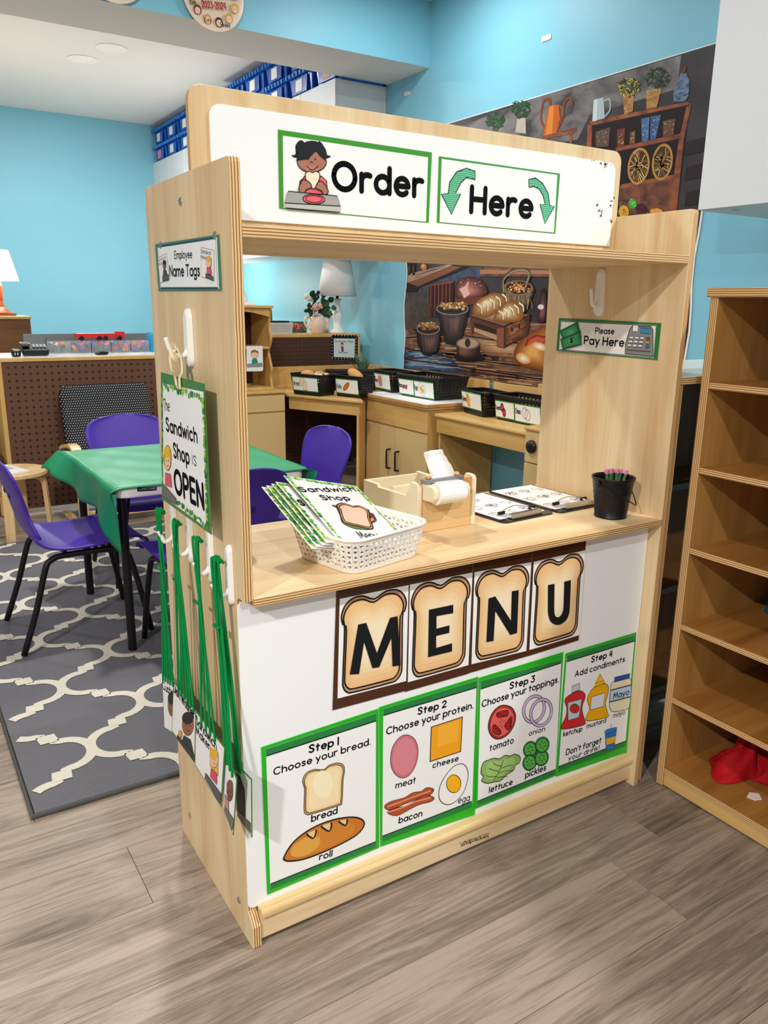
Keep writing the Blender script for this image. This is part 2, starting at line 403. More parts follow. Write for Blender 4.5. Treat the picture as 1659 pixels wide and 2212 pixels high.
# ------------------------------------------------------------------ shared materials
M_PLYX = ply_edge('plywood_edge_x', 0, .0043, '#8a5a2c', '#e2bd85')
M_PLYY = ply_edge('plywood_edge_y', 1, .0043, '#8a5a2c', '#e2bd85')
M_PLYZ = ply_edge('plywood_edge_z', 2, .0043, '#8a5a2c', '#e2bd85')
PLY = [M_PLYX, M_PLYY, M_PLYZ]
M_MAPLE = wood('maple_face_upright', '#cea570', '#ead3a9', 2)
M_MAPLEX = wood('maple_face_long', '#cea570', '#ead3a9', 0)
M_MAPLED = wood('maple_face_shaded', '#875320', '#b07c3c', 0)  # same maple, darkened: the shelf unit's shade is put into the colour
M_MAPLEDV = wood('maple_side_shaded', '#97682f', '#bb8b4c', 2)  # upright grain copy, shade painted into the tone as well
M_KIT = wood('kitchen_wood', '#c4974f', '#dcb572', 1)
M_KITV = wood('kitchen_wood_upright', '#c0924c', '#d8b06c', 2)
M_TAN = flat('#d3b47c', .55, .3, name='tan_laminate', var=.03, bscale=60)
M_WHITE = flat('#f3f3f3', .42, .35, name='white_laminate')
M_WPLAS = flat('#f3efe9', .35, .45, name='white_plastic')
M_CREAM = flat('#ece3c4', .45, .4, name='cream_paint')
M_BLACK = flat('#101010', .35, .45, name='black_plastic')
M_BLKMET = flat('#16151a', .4, .4, .3, name='black_steel')
M_PAPER = flat('#f6f6f4', .5, .3, name='white_paper')
M_CHROME = flat('#cfcfcf', .22, .5, 1, name='polished_steel')
M_PURPLE = flat('#43259c', .42, .45, name='purple_plastic', bump=.08, bscale=350)
M_YARN = flat('#0d8a45', .9, .1, name='green_yarn', bump=.5, bscale=600)

# ------------------------------------------------------------------ the room
WX, YB, X0, Y0 = 2.44, 7.16, -3.2, -3.6
def wall_mat():
    mt, nt, b = new_mat('blue_wall_paint')
    n = nt.nodes.new('ShaderNodeTexNoise'); n.inputs['Scale'].default_value = 220; n.inputs['Detail'].default_value = 3
    tc = nt.nodes.new('ShaderNodeTexCoord'); nt.links.new(tc.outputs['Object'], n.inputs['Vector'])
    bp = nt.nodes.new('ShaderNodeBump'); bp.inputs['Strength'].default_value = .06; bp.inputs['Distance'].default_value = .003
    nt.links.new(n.outputs['Fac'], bp.inputs['Height']); nt.links.new(bp.outputs['Normal'], b.inputs['Normal'])
    b.inputs['Base Color'].default_value = lin('#82c6dc'); b.inputs['Roughness'].default_value = .5
    return mt
M_WALL = wall_mat()
M_CEIL = flat('#e9e8e6', .8, .2, name='ceiling_paint', bump=.05, bscale=150)
def floor_mat():
    mt, nt, b = new_mat('vinyl_plank')
    oi = nt.nodes.new('ShaderNodeObjectInfo')
    v = obj_coords(nt, True, (2.1, 26, 1))
    n = nt.nodes.new('ShaderNodeTexNoise'); n.inputs['Scale'].default_value = 1; n.inputs['Detail'].default_value = 7; n.inputs['Roughness'].default_value = .7; n.inputs['Distortion'].default_value = 2.2
    nt.links.new(v, n.inputs['Vector'])
    v3 = obj_coords(nt, True, (7, 330, 1))
    n3 = nt.nodes.new('ShaderNodeTexNoise'); n3.inputs['Scale'].default_value = 1; n3.inputs['Detail'].default_value = 3
    nt.links.new(v3, n3.inputs['Vector'])
    v2 = obj_coords(nt, True, (1.2, 5, 1))
    n2 = nt.nodes.new('ShaderNodeTexNoise'); n2.inputs['Scale'].default_value = 1.6; n2.inputs['Detail'].default_value = 2
    nt.links.new(v2, n2.inputs['Vector'])
    a = nt.nodes.new('ShaderNodeMath'); a.operation = 'MULTIPLY_ADD'; a.inputs[1].default_value = .3
    nt.links.new(n2.outputs['Fac'], a.inputs[0]); nt.links.new(n.outputs['Fac'], a.inputs[2])
    a2 = nt.nodes.new('ShaderNodeMath'); a2.operation = 'MULTIPLY_ADD'; a2.inputs[1].default_value = .36
    nt.links.new(n3.outputs['Fac'], a2.inputs[0]); nt.links.new(a.outputs[0], a2.inputs[2])
    r = nt.nodes.new('ShaderNodeMath'); r.operation = 'MULTIPLY_ADD'; r.inputs[1].default_value = .12
    nt.links.new(oi.outputs['Random'], r.inputs[0]); nt.links.new(a2.outputs[0], r.inputs[2])
    # dark knots, stretched along the plank
    vk = obj_coords(nt, True, (1.15, 5.0, 0)); vo = nt.nodes.new('ShaderNodeTexVoronoi'); vo.inputs['Scale'].default_value = 1.0
    nt.links.new(vk, vo.inputs['Vector'])
    kn = ramp(nt, vo.outputs['Distance'], [(.0, (.12, .11, .1, 1)), (.035, (.3, .28, .26, 1)), (.06, (.75, .73, .7, 1)), (.085, (.5, .48, .46, 1)), (.12, (.85, .84, .82, 1)), (.15, (.7, .69, .67, 1)), (.2, (1, 1, 1, 1))])
    mx = nt.nodes.new('ShaderNodeMix'); mx.data_type = 'RGBA'; mx.blend_type = 'MULTIPLY'; mx.inputs[0].default_value = .85
    nt.links.new(ramp(nt, r.outputs[0], [(.52, '#54473d'), (.78, '#827365'), (1.06, '#a69686')]), mx.inputs[6]); nt.links.new(kn, mx.inputs[7])
    nt.links.new(mx.outputs[2], b.inputs['Base Color'])
    b.inputs['Roughness'].default_value = .42; b.inputs['Specular IOR Level'].default_value = .4
    bp = nt.nodes.new('ShaderNodeBump'); bp.inputs['Strength'].default_value = .12; bp.inputs['Distance'].default_value = .002
    nt.links.new(a2.outputs[0], bp.inputs['Height']); nt.links.new(bp.outputs['Normal'], b.inputs['Normal'])
    return mt
M_FLOOR = floor_mat()
b = MB(); b.box((X0, Y0, -.06), (WX+.1, YB+.1, -.004)); FLOOR = struct(b.build('floor', flat('#4a4038', .9)), 'grey brown wood-look plank floor')
PW, PLN = .182, 1.219
plank_meshes = {}
row = 0; y = -.152-PW*18
offs = [.0, .47, .21, .74, .09, .58, .33, .88]
while y < YB:
    x = X0-PLN+((.849-X0) % PLN)+offs[(row-18) % 8]*PLN
    if x > X0: x -= PLN
    while x < WX:
        a, c = max(x, X0), min(x+PLN, WX); y1 = min(y+PW, YB)
        if c-a > .02 and y > Y0-PW and (c > -1.7 or y > 2):
            ln = round(c-a, 3); wd = round(y1-y, 3); key = (ln, wd)
            if key not in plank_meshes:
                q = MB(); q.box((.0006, .0006, -.004), (ln-.0006, wd-.0006, 0)); o = q.build('plank', M_FLOOR, FLOOR); plank_meshes[key] = o.data
            else:
                o = bpy.data.objects.new('plank', plank_meshes[key]); COL.objects.link(o); o.parent = FLOOR
            o.location = (a, y, 0)
        x += PLN
    y += PW; row += 1
b = MB(); b.box((WX, Y0, 0), (WX+.1, YB+.1, CEIL)); struct(b.build('wall_right', M_WALL), 'light blue painted wall behind the mural')
b = MB(); b.box((X0, YB, 0), (WX, YB+.1, CEIL)); struct(b.build('wall_back', M_WALL), 'light blue painted far wall')
b = MB(); b.box((X0, Y0, CEIL), (WX+.1, YB+.1, CEIL+.08)); struct(b.build('ceiling', M_CEIL), 'white ceiling')
b = MB(); b.box((X0, 3.035, 2.385), (WX, 3.48, CEIL), 0, edge=1, thin=1)
bm_ = b.build('trim_1', [M_WALL, M_CEIL]); struct(bm_, 'boxed ceiling beam with blue face and grey underside')

# recessed ceiling lights
M_GLOW = emit('lamp_glow', '#fff1dc', 14); M_GLOWD = emit('lamp_glow_dim', '#fff4e4', 2.2)
for i, (x, y, w, kind) in enumerate(CANS):
    lab = {0: 'round recessed ceiling light over the left front of the room', 1: 'round recessed ceiling light over the open shelf unit', 2: 'round recessed ceiling light behind the viewer',
           3: 'round recessed ceiling light above the green table', 4: 'round recessed ceiling light above the play kitchen', 5: 'brightly glowing round recessed ceiling light, the nearer to the far wall',
           6: 'dimmer round recessed ceiling light beside the bright one', 7: 'round recessed ceiling light at the far left'}[i]
    t = thing('recessed_ceiling_light', lab, 'ceiling light', (x, y, CEIL), group='recessed ceiling lights')
    q = MB(); prof = [(.092, -.001), (.1, -.004), (.098, -.007), (.075, -.007), (.068, -.002)]
    q.lathe([(.068, -.0005), (.1, -.0005), (.1, -.005), (.074, -.006), (.068, -.003)], 28); q.build('trim_ring', flat('#f5f4f2', .5), t, smooth=False)
    q = MB(); q.lathe([(.001, -.0012), (.067, -.0012), (.067, -.0022), (.001, -.0022)], 24); q.build('lens', M_GLOWD if i == 6 else M_GLOW, t)
    la = bpy.data.lights.new('can_light', 'AREA'); la.shape = 'DISK'; la.size = .16; la.energy = w; la.color = LAMP_COL; la.spread = math.radians(180)
    lo = bpy.data.objects.new('can_light', la); COL.objects.link(lo); lo.location = (0, 0, -.012); lo.parent = t

# ------------------------------------------------------------------ the play market stall
W, D, T, H = .96, .387, .0150, 1.265
BY = .0295            # front of the white front board
stall = thing('play_market_stall', 'plywood play shop stall with header sign, counter and white front board', 'play stand')
prof = [(0, .6406), (0, H-.008), (.002, H-.002), (.008, H), (D-.003, H), (D, H-.004), (D, .008), (D-.006, 0), (.014, 0), (.010, .004), (.010, .045), (.026, .062), (.0315, .064), (.0315, .634), (.024, .6406)]
b = MB(); b.prism(prof, 0, 0, T, 0, 1); sideL = b.build('side_panel', [M_MAPLE, M_PLYX], stall, bevel=.0012)
profR = [(0, 0), (0, H-.008), (.002, H-.002), (.008, H), (D-.003, H), (D, H-.004), (D, 0)]
b = MB(); b.prism(profR, 0, W-T, W, 0, 1); sideR = b.build('side_panel', [M_MAPLE, M_PLYX], stall, bevel=.0012)
b = MB(); b.box((T, -.002, .6317), (W-T, D, .6444), 0, edge=1, thin=2); b.build('counter_top', [M_MAPLEX, M_PLYZ], stall, bevel=.001)
b = MB(); b.box((T, 0, 1.1640), (W-T, D, 1.1786), 0, edge=1, thin=2); b.build('upper_shelf', [M_MAPLEX, M_PLYZ], stall, bevel=.001)
# header: plywood board with rounded top corners, white board in front
SY = .192
def header_poly(x0, x1, z0, z1, r):
    return [(x0, z0), (x1, z0)]+rrect(x0, z0, x1, z1, r, 5)[:12]
b = MB(); b.prism(header_poly(.0155, .9445, 1.1786, 1.392, .022), 1, SY, SY+.014, 0, 1); b.build('header_board', [M_MAPLE, M_PLYY], stall, bevel=.0015)
b = MB(); b.prism(header_poly(.046, .924, 1.204, 1.3675, .018), 1, SY-.005, SY-.0002, 0, 0); hw = b.build('header_whiteboard', [M_WHITE], stall, bevel=.001)
SF = SY-.005
# worn chips in the white laminate
chip = flat('#5a4636', .8)
E_ = (900, 0, 1659/759)
FR = Frame(frame_of('front', Vector((.5, SF, 1.29))), E_)
a = Art()
rs = random.Random(3)
for (cx, cy, n, sx, sy) in ((893, 778, 16, 26, 14), (870, 1005, 12, 18, 34), (915, 965, 5, 6, 16), (850, 970, 2, 4, 5), (918, 1035, 4, 4, 14), (932, 930, 4, 2, 20), (835, 757, 4, 12, 1.2)):
    for i in range(n):
        px, py = cx+rs.gauss(0, sx*.5), cy+rs.gauss(0, sy*.5); r = rs.uniform(1.2, 4.5)
        a.fill([F_ for F_ in (FR(q) for q in ell(px, py, r*rs.uniform(.5, 1.1), r*rs.uniform(.6, 1.9), 6, rs.random()))], chip, False)
c = a.build('chip_marks', stall); c.matrix_world = FR.M; c['kind'] = 'stuff'
# front board and base
b = MB(); b.prism(rrect(.0005, .069, W-T-.001, .632, .010), 1, BY, BY+.006); b.build('front_board', M_WHITE, stall, bevel=.0008)
b = MB(); b.box((T+.0005, BY+.0065, .01), (W-T-.0005, BY+.018, .63)); b.build('back_board', M_MAPLEX, stall)
b = MB(); b.prism([(BY-.0005, .063), (BY-.0005, .0735), (.012, .0735), (.0075, .068), (.0075, .058), (BY-.0005, .058)], 0, T+.0015, W-T-.0005, 0, 0)
b.build('base_ledge', [wood('maple_ledge', '#cfa368', '#ecd09c', 0)], stall, bevel=.002)
b = MB(); b.box((T+.0015, .014, .014), (W-T-.0005, BY+.006, .0585)); kick = b.build('base_board', M_MAPLEX, stall, bevel=.001)
# scratched patch on the base board
F = Frame(frame_of('front', Vector((.45, .0138, .04))), (540, 1480, 3.19)); a = Art()
for i in range(34):
    t = i/33; x = 1452+t*190; yb = 1092-t*62
    a.line([F((x+rs.uniform(-6, 2), yb+rs.uniform(-14, 0))), F((x+rs.uniform(0, 14), yb+rs.uniform(8, 24)))], .0007, '#3a2c1c', step=False)
a.line([F((1455, 1105)), F((1640, 1040))], .001, '#2e2418'); a.line([F((1470, 1085)), F((1642, 1018))], .0008, '#3a2c1c')
o = a.build('scratch_marks', stall); o.matrix_world = F.M; o['kind'] = 'stuff'
# bolts on the outer side panel
def bolt(yy, zz, par, x=-.0002, sgn=-1):
    q = MB(); Mx = Matrix.Translation((x, yy, zz))@Euler((0, sgn*PI/2, 0)).to_matrix().to_4x4()
    q.lathe([(.0005, 0), (.0062, 0), (.0062, .0012), (.0045, .0024), (.0026, .0026), (.0024, .0012), (.0004, .0012)], 16, M=Mx); return q.build('bolt', M_CHROME, par, smooth=False)
for yy, zz in ((.201, 1.226), (.328, .072), (.070, .060), (.33, .639), (.06, 1.168), (.31, 1.168)):
    bolt(yy, zz, sideL)
for xx, yy in ((.50, .30), (.2, .3)):
    q = MB(); q.lathe([(.0004, -.0012), (.003, -.0012), (.0062, -.001), (.0062, 0), (.0004, 0)], 16, c=(xx, yy, 1.1640)); q.build('bolt', M_CHROME, stall)

# ------------------------------------------------------------------ order / here signs
INK = '#15171a'; GRN = '#3f9a3a'
def bordered(name, label, cat, kind, plane, outer, inner, crop, edge, group=None, thick=.0012):
    o, F = card(name, label, cat, kind, plane, outer, crop, flat(edge, .3, .45), thick, group)
    a = Art(); a.fill([F(p) for p in inner], flat('#f4f4f2', .35, .4)); a.build('paper', o)
    return o, F
D_ = (380, 0, 1659/580)
SP = SF-.0014
o, F = bordered('order_sign', 'laminated sign reading Order with girl eating a sandwich, green edge', 'sign', 'front', SP,
    [(632, 800), (1582, 942), (1562, 1375), (640, 1287)], [(660, 838), (1558, 972), (1545, 1370), (665, 1285)], D_, '#3f9426')
ptext(o, F, 'Order', (962, 1182), (1528, 1232), (962, 985), bold=.19)
a = Art(.0006); L = lambda pts, k=0: [F(p) for p in (spline(pts, 5) if k else pts)]
SK = '#a9705c'
a.fill(L(ell(838, 955, 94, 86)), INK)
a.fill(L([(765, 868), (790, 880), (770, 930), (768, 965), (735, 975), (713, 960), (738, 952), (738, 900)], 1), INK)
a.fill(L([(885, 872), (910, 900), (925, 952), (956, 965), (930, 980), (903, 965), (896, 920), (876, 890)], 1), INK)
a.shape(L([(760, 1200), (765, 1120), (795, 1090), (900, 1090), (930, 1120), (937, 1200)]), '#e8616b')
a.shape(L(ell(838, 1000, 90, 66)), SK); a.fill(L(ell(838, 1045, 40, 20)), '#bd7d68')
a.fill(L([(742, 995), (752, 930), (800, 888), (850, 885), (905, 915), (930, 1000), (890, 970), (862, 935), (815, 985)]), INK)
a.fill(L(ell(815, 985, 5, 6, 8)), INK); a.fill(L(ell(857, 985, 5, 6, 8)), INK)
a.line(L([(826, 1008), (836, 998), (846, 1008)]), .001, INK); a.line(L(spline([(808, 1028), (838, 1052), (876, 1026)], 5, False)), .0012, INK)
a.shape(L([(798, 1072), (822, 1060), (840, 1068), (858, 1060), (883, 1072), (880, 1115), (852, 1166), (826, 1150), (802, 1115)], 1), '#efe2c4', '#3a2a1a')
for pts in ([(775, 1118), (800, 1115), (828, 1135), (832, 1160), (800, 1175), (785, 1200), (756, 1175)], [(912, 1135), (885, 1120), (866, 1140), (862, 1165), (895, 1180), (912, 1205), (937, 1185)]):
    a.shape(L(pts, 1), SK)
a.shape(L([(690, 1183), (990, 1212), (1012, 1275), (668, 1255)]), '#a3a39f'); a.shape(L([(668, 1255), (1012, 1275), (1008, 1313), (672, 1286)]), '#bcbcb8')
a.shape(L(ell(847, 1232, 68, 30, 20, .06)), '#e8616b'); a.line(L(ell(847, 1231, 52, 21, 20, .06)), .0012, INK, True)
a.build('girl_picture', o)
o, F = bordered('here_sign', 'laminated sign reading Here between two curved green arrows', 'sign', 'front', SP,
    [(107, 738), (677, 820), (655, 1102), (97, 1050)], [(118, 750), (664, 826), (648, 1098), (108, 1048)], E_, '#3f9426')
ptext(o, F, 'Here', (247, 1012), (547, 1038), (249, 868), bold=.19)
# hatching of the arrows
def inside(p, poly):
    r = False; j = len(poly)-1
    for i in range(len(poly)):
        if (poly[i][1] > p[1]) != (poly[j][1] > p[1]) and p[0] < (poly[j][0]-poly[i][0])*(p[1]-poly[i][1])/(poly[j][1]-poly[i][1])+poly[i][0]: r = not r
        j = i
    return r
def hatch(a, poly, col, w, gap, slope, L):
    xs = [p[0] for p in poly]; ys = [p[1] for p in poly]; y = min(ys)
    while y < max(ys)+60:
        run = None; x = min(xs)
        while x <= max(xs)+2:
            p = (x, y+slope*(x-min(xs)))
            if inside(p, poly) and x <= max(xs):
                run = run or [p]; last = p
            elif run:
                if last[0]-run[0][0] > 4: a.line(L([run[0], last]), w, col, step=False)
                run = None
            x += 2
        y += gap
    a.z += EPS*.5
for pts in ([(275, 848), (235, 838), (208, 862), (182, 915), (207, 915), (163, 1012), (116, 915), (148, 915), (156, 860), (188, 812), (235, 795), (276, 810)],
            [(528, 848), (560, 841), (595, 868), (620, 915), (628, 970), (650, 974), (604, 1056), (582, 963), (605, 966), (597, 925), (578, 892), (552, 880), (530, 885)]):
    a = Art(.0006); a.shape(L(pts), '#8fd6b4', INK, .0022); hatch(a, pts, '#1f9a62', .0016, 9, -.12, L)
    a.build('arrow_picture', o)

# ------------------------------------------------------------------ menu letter cards
C_ = (700, 1160, 1659/600)
BR = [(.05,.74),(.03,.82),(.07,.91),(.17,.975),(.33,.985),(.5,.93),(.67,.985),(.83,.975),(.93,.91),(.97,.82),(.95,.74),(.92,.68),(.93,.2),(.92,.1),(.86,.04),(.75,.025),(.25,.025),(.14,.04),(.08,.1),(.07,.2),(.08,.68)]
def bil(q, u, v):       # q: tl, tr, br, bl
    t = [q[0][i]*(1-u)+q[1][i]*u for i in (0, 1)]; bo = [q[3][i]*(1-u)+q[2][i]*u for i in (0, 1)]
    return (bo[0]*(1-v)+t[0]*v, bo[1]*(1-v)+t[1]*v)
def grow(pts, k, cx=.5, cy=.5): return [(cx+(p[0]-cx)*k, cy+(p[1]-cy)*k) for p in pts]
def bread(a, quad, F, w=.0022, crust='#c2936c', body='#ecbe84'):
    def P(pts, n=3): return [F(bil(quad, u, v)) for u, v in spline(pts, n)]
    a.shape(P(BR), crust, INK, w); a.shape(P([(u-.005, v) for u, v in grow(BR, .925, .49, .5)]), body, INK, w)
    for k, c in enumerate(('#eec48c', '#f0cc98', '#f3d5a6', '#f5dcb2', '#f6e1bb', '#f7e5c3')): a.fill(P(grow(BR, .86-.10*k, .5, .52)), c)
MENU = [('M', [(75, 318), (507, 233), (481, 920), (52, 1035)], [(93, 370), (505, 287), (490, 860), (80, 965)], (150, 820), (455, 766), (175, 515)),
        ('E', [(508, 232), (889, 158), (865, 815), (483, 925)], [(512, 285), (886, 212), (862, 765), (500, 868)], (617, 717), (762, 680), (622, 432)),
        ('N', [(893, 157), (1243, 88), (1213, 712), (868, 812)], [(898, 210), (1237, 150), (1208, 680), (880, 760)], (964, 625), (1150, 572), (975, 358)),
        ('U', [(1247, 87), (1565, 25), (1520, 617), (1216, 712)], [(1252, 148), (1563, 78), (1527, 585), (1226, 675)], (1332, 528), (1468, 492), (1334, 288))]
LETTER = {'M': [(150, 818), (200, 520), (248, 510), (312, 690), (390, 480), (435, 470), (453, 762), (405, 770), (398, 600), (325, 775), (285, 780), (235, 625), (205, 815)],
 'E': [(617, 715), (622, 432), (767, 402), (767, 452), (667, 470), (667, 545), (745, 525), (743, 570), (665, 588), (665, 660), (760, 632), (760, 680)],
 'N': [(965, 625), (978, 365), (1018, 352), (1112, 498), (1117, 322), (1158, 315), (1148, 570), (1108, 583), (1018, 440), (1008, 618)],
 'U': [(1333, 285)]+spline([(1332, 430), (1336, 472), (1352, 506), (1382, 522), (1415, 516), (1445, 488), (1459, 452), (1463, 415)], 4, False)+[(1470, 255), (1430, 265)]+spline([(1426, 400), (1422, 440), (1406, 470), (1388, 477), (1374, 464), (1370, 430)], 4, False)+[(1372, 277)]}
for ch, outer, paper, l, r, t in MENU:
    o, F = bordered('letter_card', 'bread slice card with the letter %s on the white front board' % ch, 'sign', 'front', BY-.0016, outer, paper, C_, '#4b2a1a', 'bread letter cards spelling menu')
    a = Art(.0006); bread(a, paper, F, .003); a.build('bread_picture', o)
    a = Art(.0024); a.fill([F(p) for p in LETTER[ch]], flat(INK, .5, .25)); a.build('letter_print', o)

# ------------------------------------------------------------------ step posters
A_ = (540, 1480, 1659/520); B_ = (1000, 1340, 1659/480)
def lift(p, crop, zmin=.0748):
    # keep the paper above the ledge it stands over
    x, y = p
    while on_y(crop[0]+x/crop[2], crop[1]+y/crop[2], BY-.0016).z < zmin: y -= .5
    return (x, y)
def step_poster(n, outer, inner, tl, bl, crop, label):
    outer = [lift(p, crop) for p in outer]; inner = [lift(p, crop, .0775) for p in inner]
    o, F = bordered('step_poster', label, 'poster', 'front', BY-.0016, outer, inner, crop, '#1fb41f', 'step posters on the front board')
    a = Art(.0006)
    band = flat('#23823f', .4, .35, name='green_band', var=.25, bscale=9)
    a.fill([F(p) for p in (inner[0], inner[1], tl[1], tl[0])], band); a.line([F(p) for p in tl], .0022, INK); a.build('colour_band', o)
    a = Art(.0006); a.fill([F(p) for p in (inner[3], inner[2], bl[1], bl[0])], band); a.line([F(p) for p in bl], .0022, INK); a.build('colour_band', o)
    return o, F
T_ = dict(bold=.16)
# step 1
o, F = step_poster(1, [(78, 430), (886, 163), (890, 1120), (120, 1445)], [(110, 440), (868, 195), (865, 1115), (140, 1407)], ((112, 487), (868, 245)), ((140, 1370), (865, 1078)), A_,
    'green edged poster Step 1 choose your bread with slice and roll')
ptext(o, F, 'Step 1', (402, 472), (612, 412), (400, 412), bold=.185); ptext(o, F, 'Choose your bread.', (160, 624), (832, 410), (158, 570), **T_)
ptext(o, F, 'bread', (420, 945), (602, 884), (420, 893), **T_); ptext(o, F, 'roll', (474, 1208), (566, 1180), (472, 1160), **T_)
a = Art(.0008); S_ = lambda pts, n=4: [F(p) for p in spline(pts, n)]
sl = [(370, 695), (362, 655), (385, 605), (440, 580), (505, 580), (545, 550), (600, 535), (640, 548), (650, 590), (640, 650), (632, 800), (610, 828), (420, 887), (390, 888), (372, 862), (375, 720)]
a.shape(S_(sl), '#dcae7a', INK, .0014); a.shape(S_(grow(sl, .93, 512, 705)), '#f3d49c', INK, .0014); a.fill(S_(grow(sl, .8, 512, 705)), '#f6e0b2'); a.fill([F(p) for p in ell(500, 680, 70, 95)], '#f8ebc4')
a.build('bread_slice_picture', o)
a = Art(.0008)
rl = [(235, 1180), (300, 1078), (420, 988), (560, 930), (690, 908), (765, 922), (785, 962), (740, 1025), (640, 1085), (500, 1150), (370, 1197), (285, 1210), (242, 1206)]
a.shape(S_(rl), '#c9772a', INK, .003); a.fill(S_(grow(rl, .8, 470, 1075)), '#d18433'); a.fill([F(p) for p in ell(380, 1110, 115, 55, 20, -.5)], '#e0a548')
for q in ([(388, 1018), (435, 1052), (452, 994)], [(488, 965), (545, 1003), (556, 944)], [(608, 932), (655, 963), (664, 920)]):
    a.shape([F(p) for p in q], '#e8c98c', None); a.line(S_(q, 4)[:9], .003, INK)
a.build('roll_picture', o)
# step 2
o, F = step_poster(2, [(892, 153), (1573, -57), (1550, 900), (900, 1113)], [(918, 165), (1562, -33), (1530, 838), (912, 1077)], ((918, 208), (1560, 15)), ((912, 1040), (1528, 800)), A_,
    'green edged poster Step 2 choose your protein with meat, cheese, bacon and egg')
S_ = lambda pts, n=4: [F(p) for p in spline(pts, n)]
for tx, l, r, t, bo in (('Step 2', (1152, 208), (1352, 152), (1150, 155), .185), ('Choose your protein.', (937, 345), (1538, 160), (935, 292), .16), ('meat', (1000, 715), (1142, 672), (1000, 672), .16),
        ('cheese', (1255, 574), (1435, 522), (1255, 532), .16), ('egg', (1430, 818), (1512, 795), (1430, 785), .16), ('bacon', (1022, 955), (1185, 903), (1022, 908), .16)): ptext(o, F, tx, l, r, t, bold=bo)
a = Art(.0008); mt_ = [(1085, 342), (1135, 375), (1157, 450), (1140, 550), (1095, 620), (1040, 637), (990, 600), (968, 530), (980, 430), (1030, 358)]
a.shape(S_(mt_), '#cf7480', INK, .0012); a.fill(S_(grow(mt_, .86, 1062, 490)), '#d98490'); a.build('meat_picture', o)
a = Art(.0008); a.shape([F(p) for p in ((1248, 288), (1462, 218), (1450, 455), (1240, 525))], '#f2a51e', INK, .0026); a.fill([F(p) for p in ((1290, 290), (1440, 240), (1432, 380), (1285, 430))], '#f6b236'); a.build('cheese_picture', o)
a = Art(.0008); eg = [(1455, 540), (1492, 570), (1500, 640), (1465, 745), (1400, 810), (1345, 820), (1305, 785), (1303, 715), (1335, 640), (1395, 565)]
a.shape(S_(eg), '#f4f2ec', INK, .0016); a.shape([F(p) for p in ell(1402, 678, 50, 62)], '#f6b31c', INK, .0014); a.build('egg_picture', o)
a = Art(.0008)
for k, pts in enumerate(([(925, 832), (970, 800), (1060, 775), (1120, 740), (1180, 730), (1215, 705), (1266, 716), (1240, 755), (1170, 772), (1110, 800), (1040, 827), (955, 858)],
            [(943, 874), (1000, 845), (1080, 828), (1140, 790), (1210, 755), (1268, 776), (1240, 802), (1170, 818), (1100, 852), (1010, 897)])):
    a.shape(S_(pts, 3), '#b9532e', '#3a1a10', .0012)
    dy = 0 if k == 0 else 42
    a.line(S_([(945, 835+dy*.9), (1040, 802+dy), (1120, 770+dy*.9), (1200, 742+dy), (1245, 728+dy*1.1)], 4)[:17], .0026, '#e3a37c')
a.build('bacon_picture', o)
# step 3
o, F = step_poster(3, [(122, 430), (750, 238), (692, 1160), (92, 1408)], [(132, 452), (735, 292), (690, 1150), (108, 1382)], ((131, 512), (730, 318)), ((108, 1350), (690, 1112)), B_,
    'green edged poster Step 3 choose your toppings with tomato, onion, lettuce and pickles')
S_ = lambda pts, n=4: [F(p) for p in spline(pts, n)]
for tx, l, r, t, bo in (('Step 3', (345, 517), (535, 460), (345, 462), .185), ('Choose your toppings.', (138, 652), (714, 462), (137, 598), .16), ('tomato', (196, 980), (376, 917), (196, 932), .16),
        ('onion', (488, 865), (611, 826), (488, 828), .16), ('lettuce', (192, 1290), (368, 1226), (191, 1242), .16), ('pickles', (462, 1180), (618, 1120), (461, 1130), .16)): ptext(o, F, tx, l, r, t, bold=bo)
a = Art(.0008); tm = [(300, 633), (360, 650), (391, 710), (375, 790), (325, 858), (255, 885), (205, 852), (188, 782), (212, 700), (255, 650)]
a.shape(S_(tm), '#c4332e', INK, .0022); a.shape(S_(grow(tm, .88, 290, 760)), '#e0605a', INK, .001)
for q in ([(250, 690), (330, 670), (332, 705), (290, 720), (258, 722)], [(345, 725), (362, 720), (352, 790), (330, 815), (312, 780)], [(222, 775), (250, 790), (278, 830), (262, 850), (222, 830)]):
    a.shape(S_(q), '#a8201f', INK, .0014)
    for i in range(4):
        t = (i+.5)/4; x = q[0][0]*(1-t)+q[2][0]*t; y = q[0][1]*(1-t)+q[2][1]*t; a.line([F(p) for p in ell(x, y+8, 5, 7, 8)], .0008, INK, True)
for i in range(7):
    t = i*2*PI/7; a.line([F((290+14*math.cos(t), 765+16*math.sin(t))), F((290+30*math.cos(t), 765+36*math.sin(t)))], .0009, INK, step=False)
a.build('tomato_picture', o)
a = Art(.0008)
for cx, cy in ((528, 662), (580, 686)):
    out, inn = ell(cx, cy, 84, 110, 28, .3), ell(cx, cy, 66, 90, 28, .3)
    n = len(out)
    for i in range(n):
        j = (i+1) % n; a.fill([F(out[i]), F(out[j]), F(inn[j]), F(inn[i])], '#d9b9e0', False)
    a.z += EPS; a.line([F(p) for p in out], .0013, INK, True); a.line([F(p) for p in inn], .0013, INK, True)
a.build('onion_picture', o)
a = Art(.0008); lt = [(133, 1135), (150, 1062), (195, 1040), (230, 1028), (270, 1032), (310, 1008), (350, 1012), (385, 998), (424, 1018), (420, 1060), (390, 1080), (375, 1118), (325, 1150), (280, 1195), (230, 1205), (180, 1215), (138, 1195), (152, 1165)]
a.shape(S_(lt), '#8dbb5f', INK, .0018); a.fill(S_(grow(lt, .75, 275, 1105)), '#a5cb78')
a.line(S_([(225, 1195), (270, 1120), (298, 1040)], 4)[:9], .0014, INK)
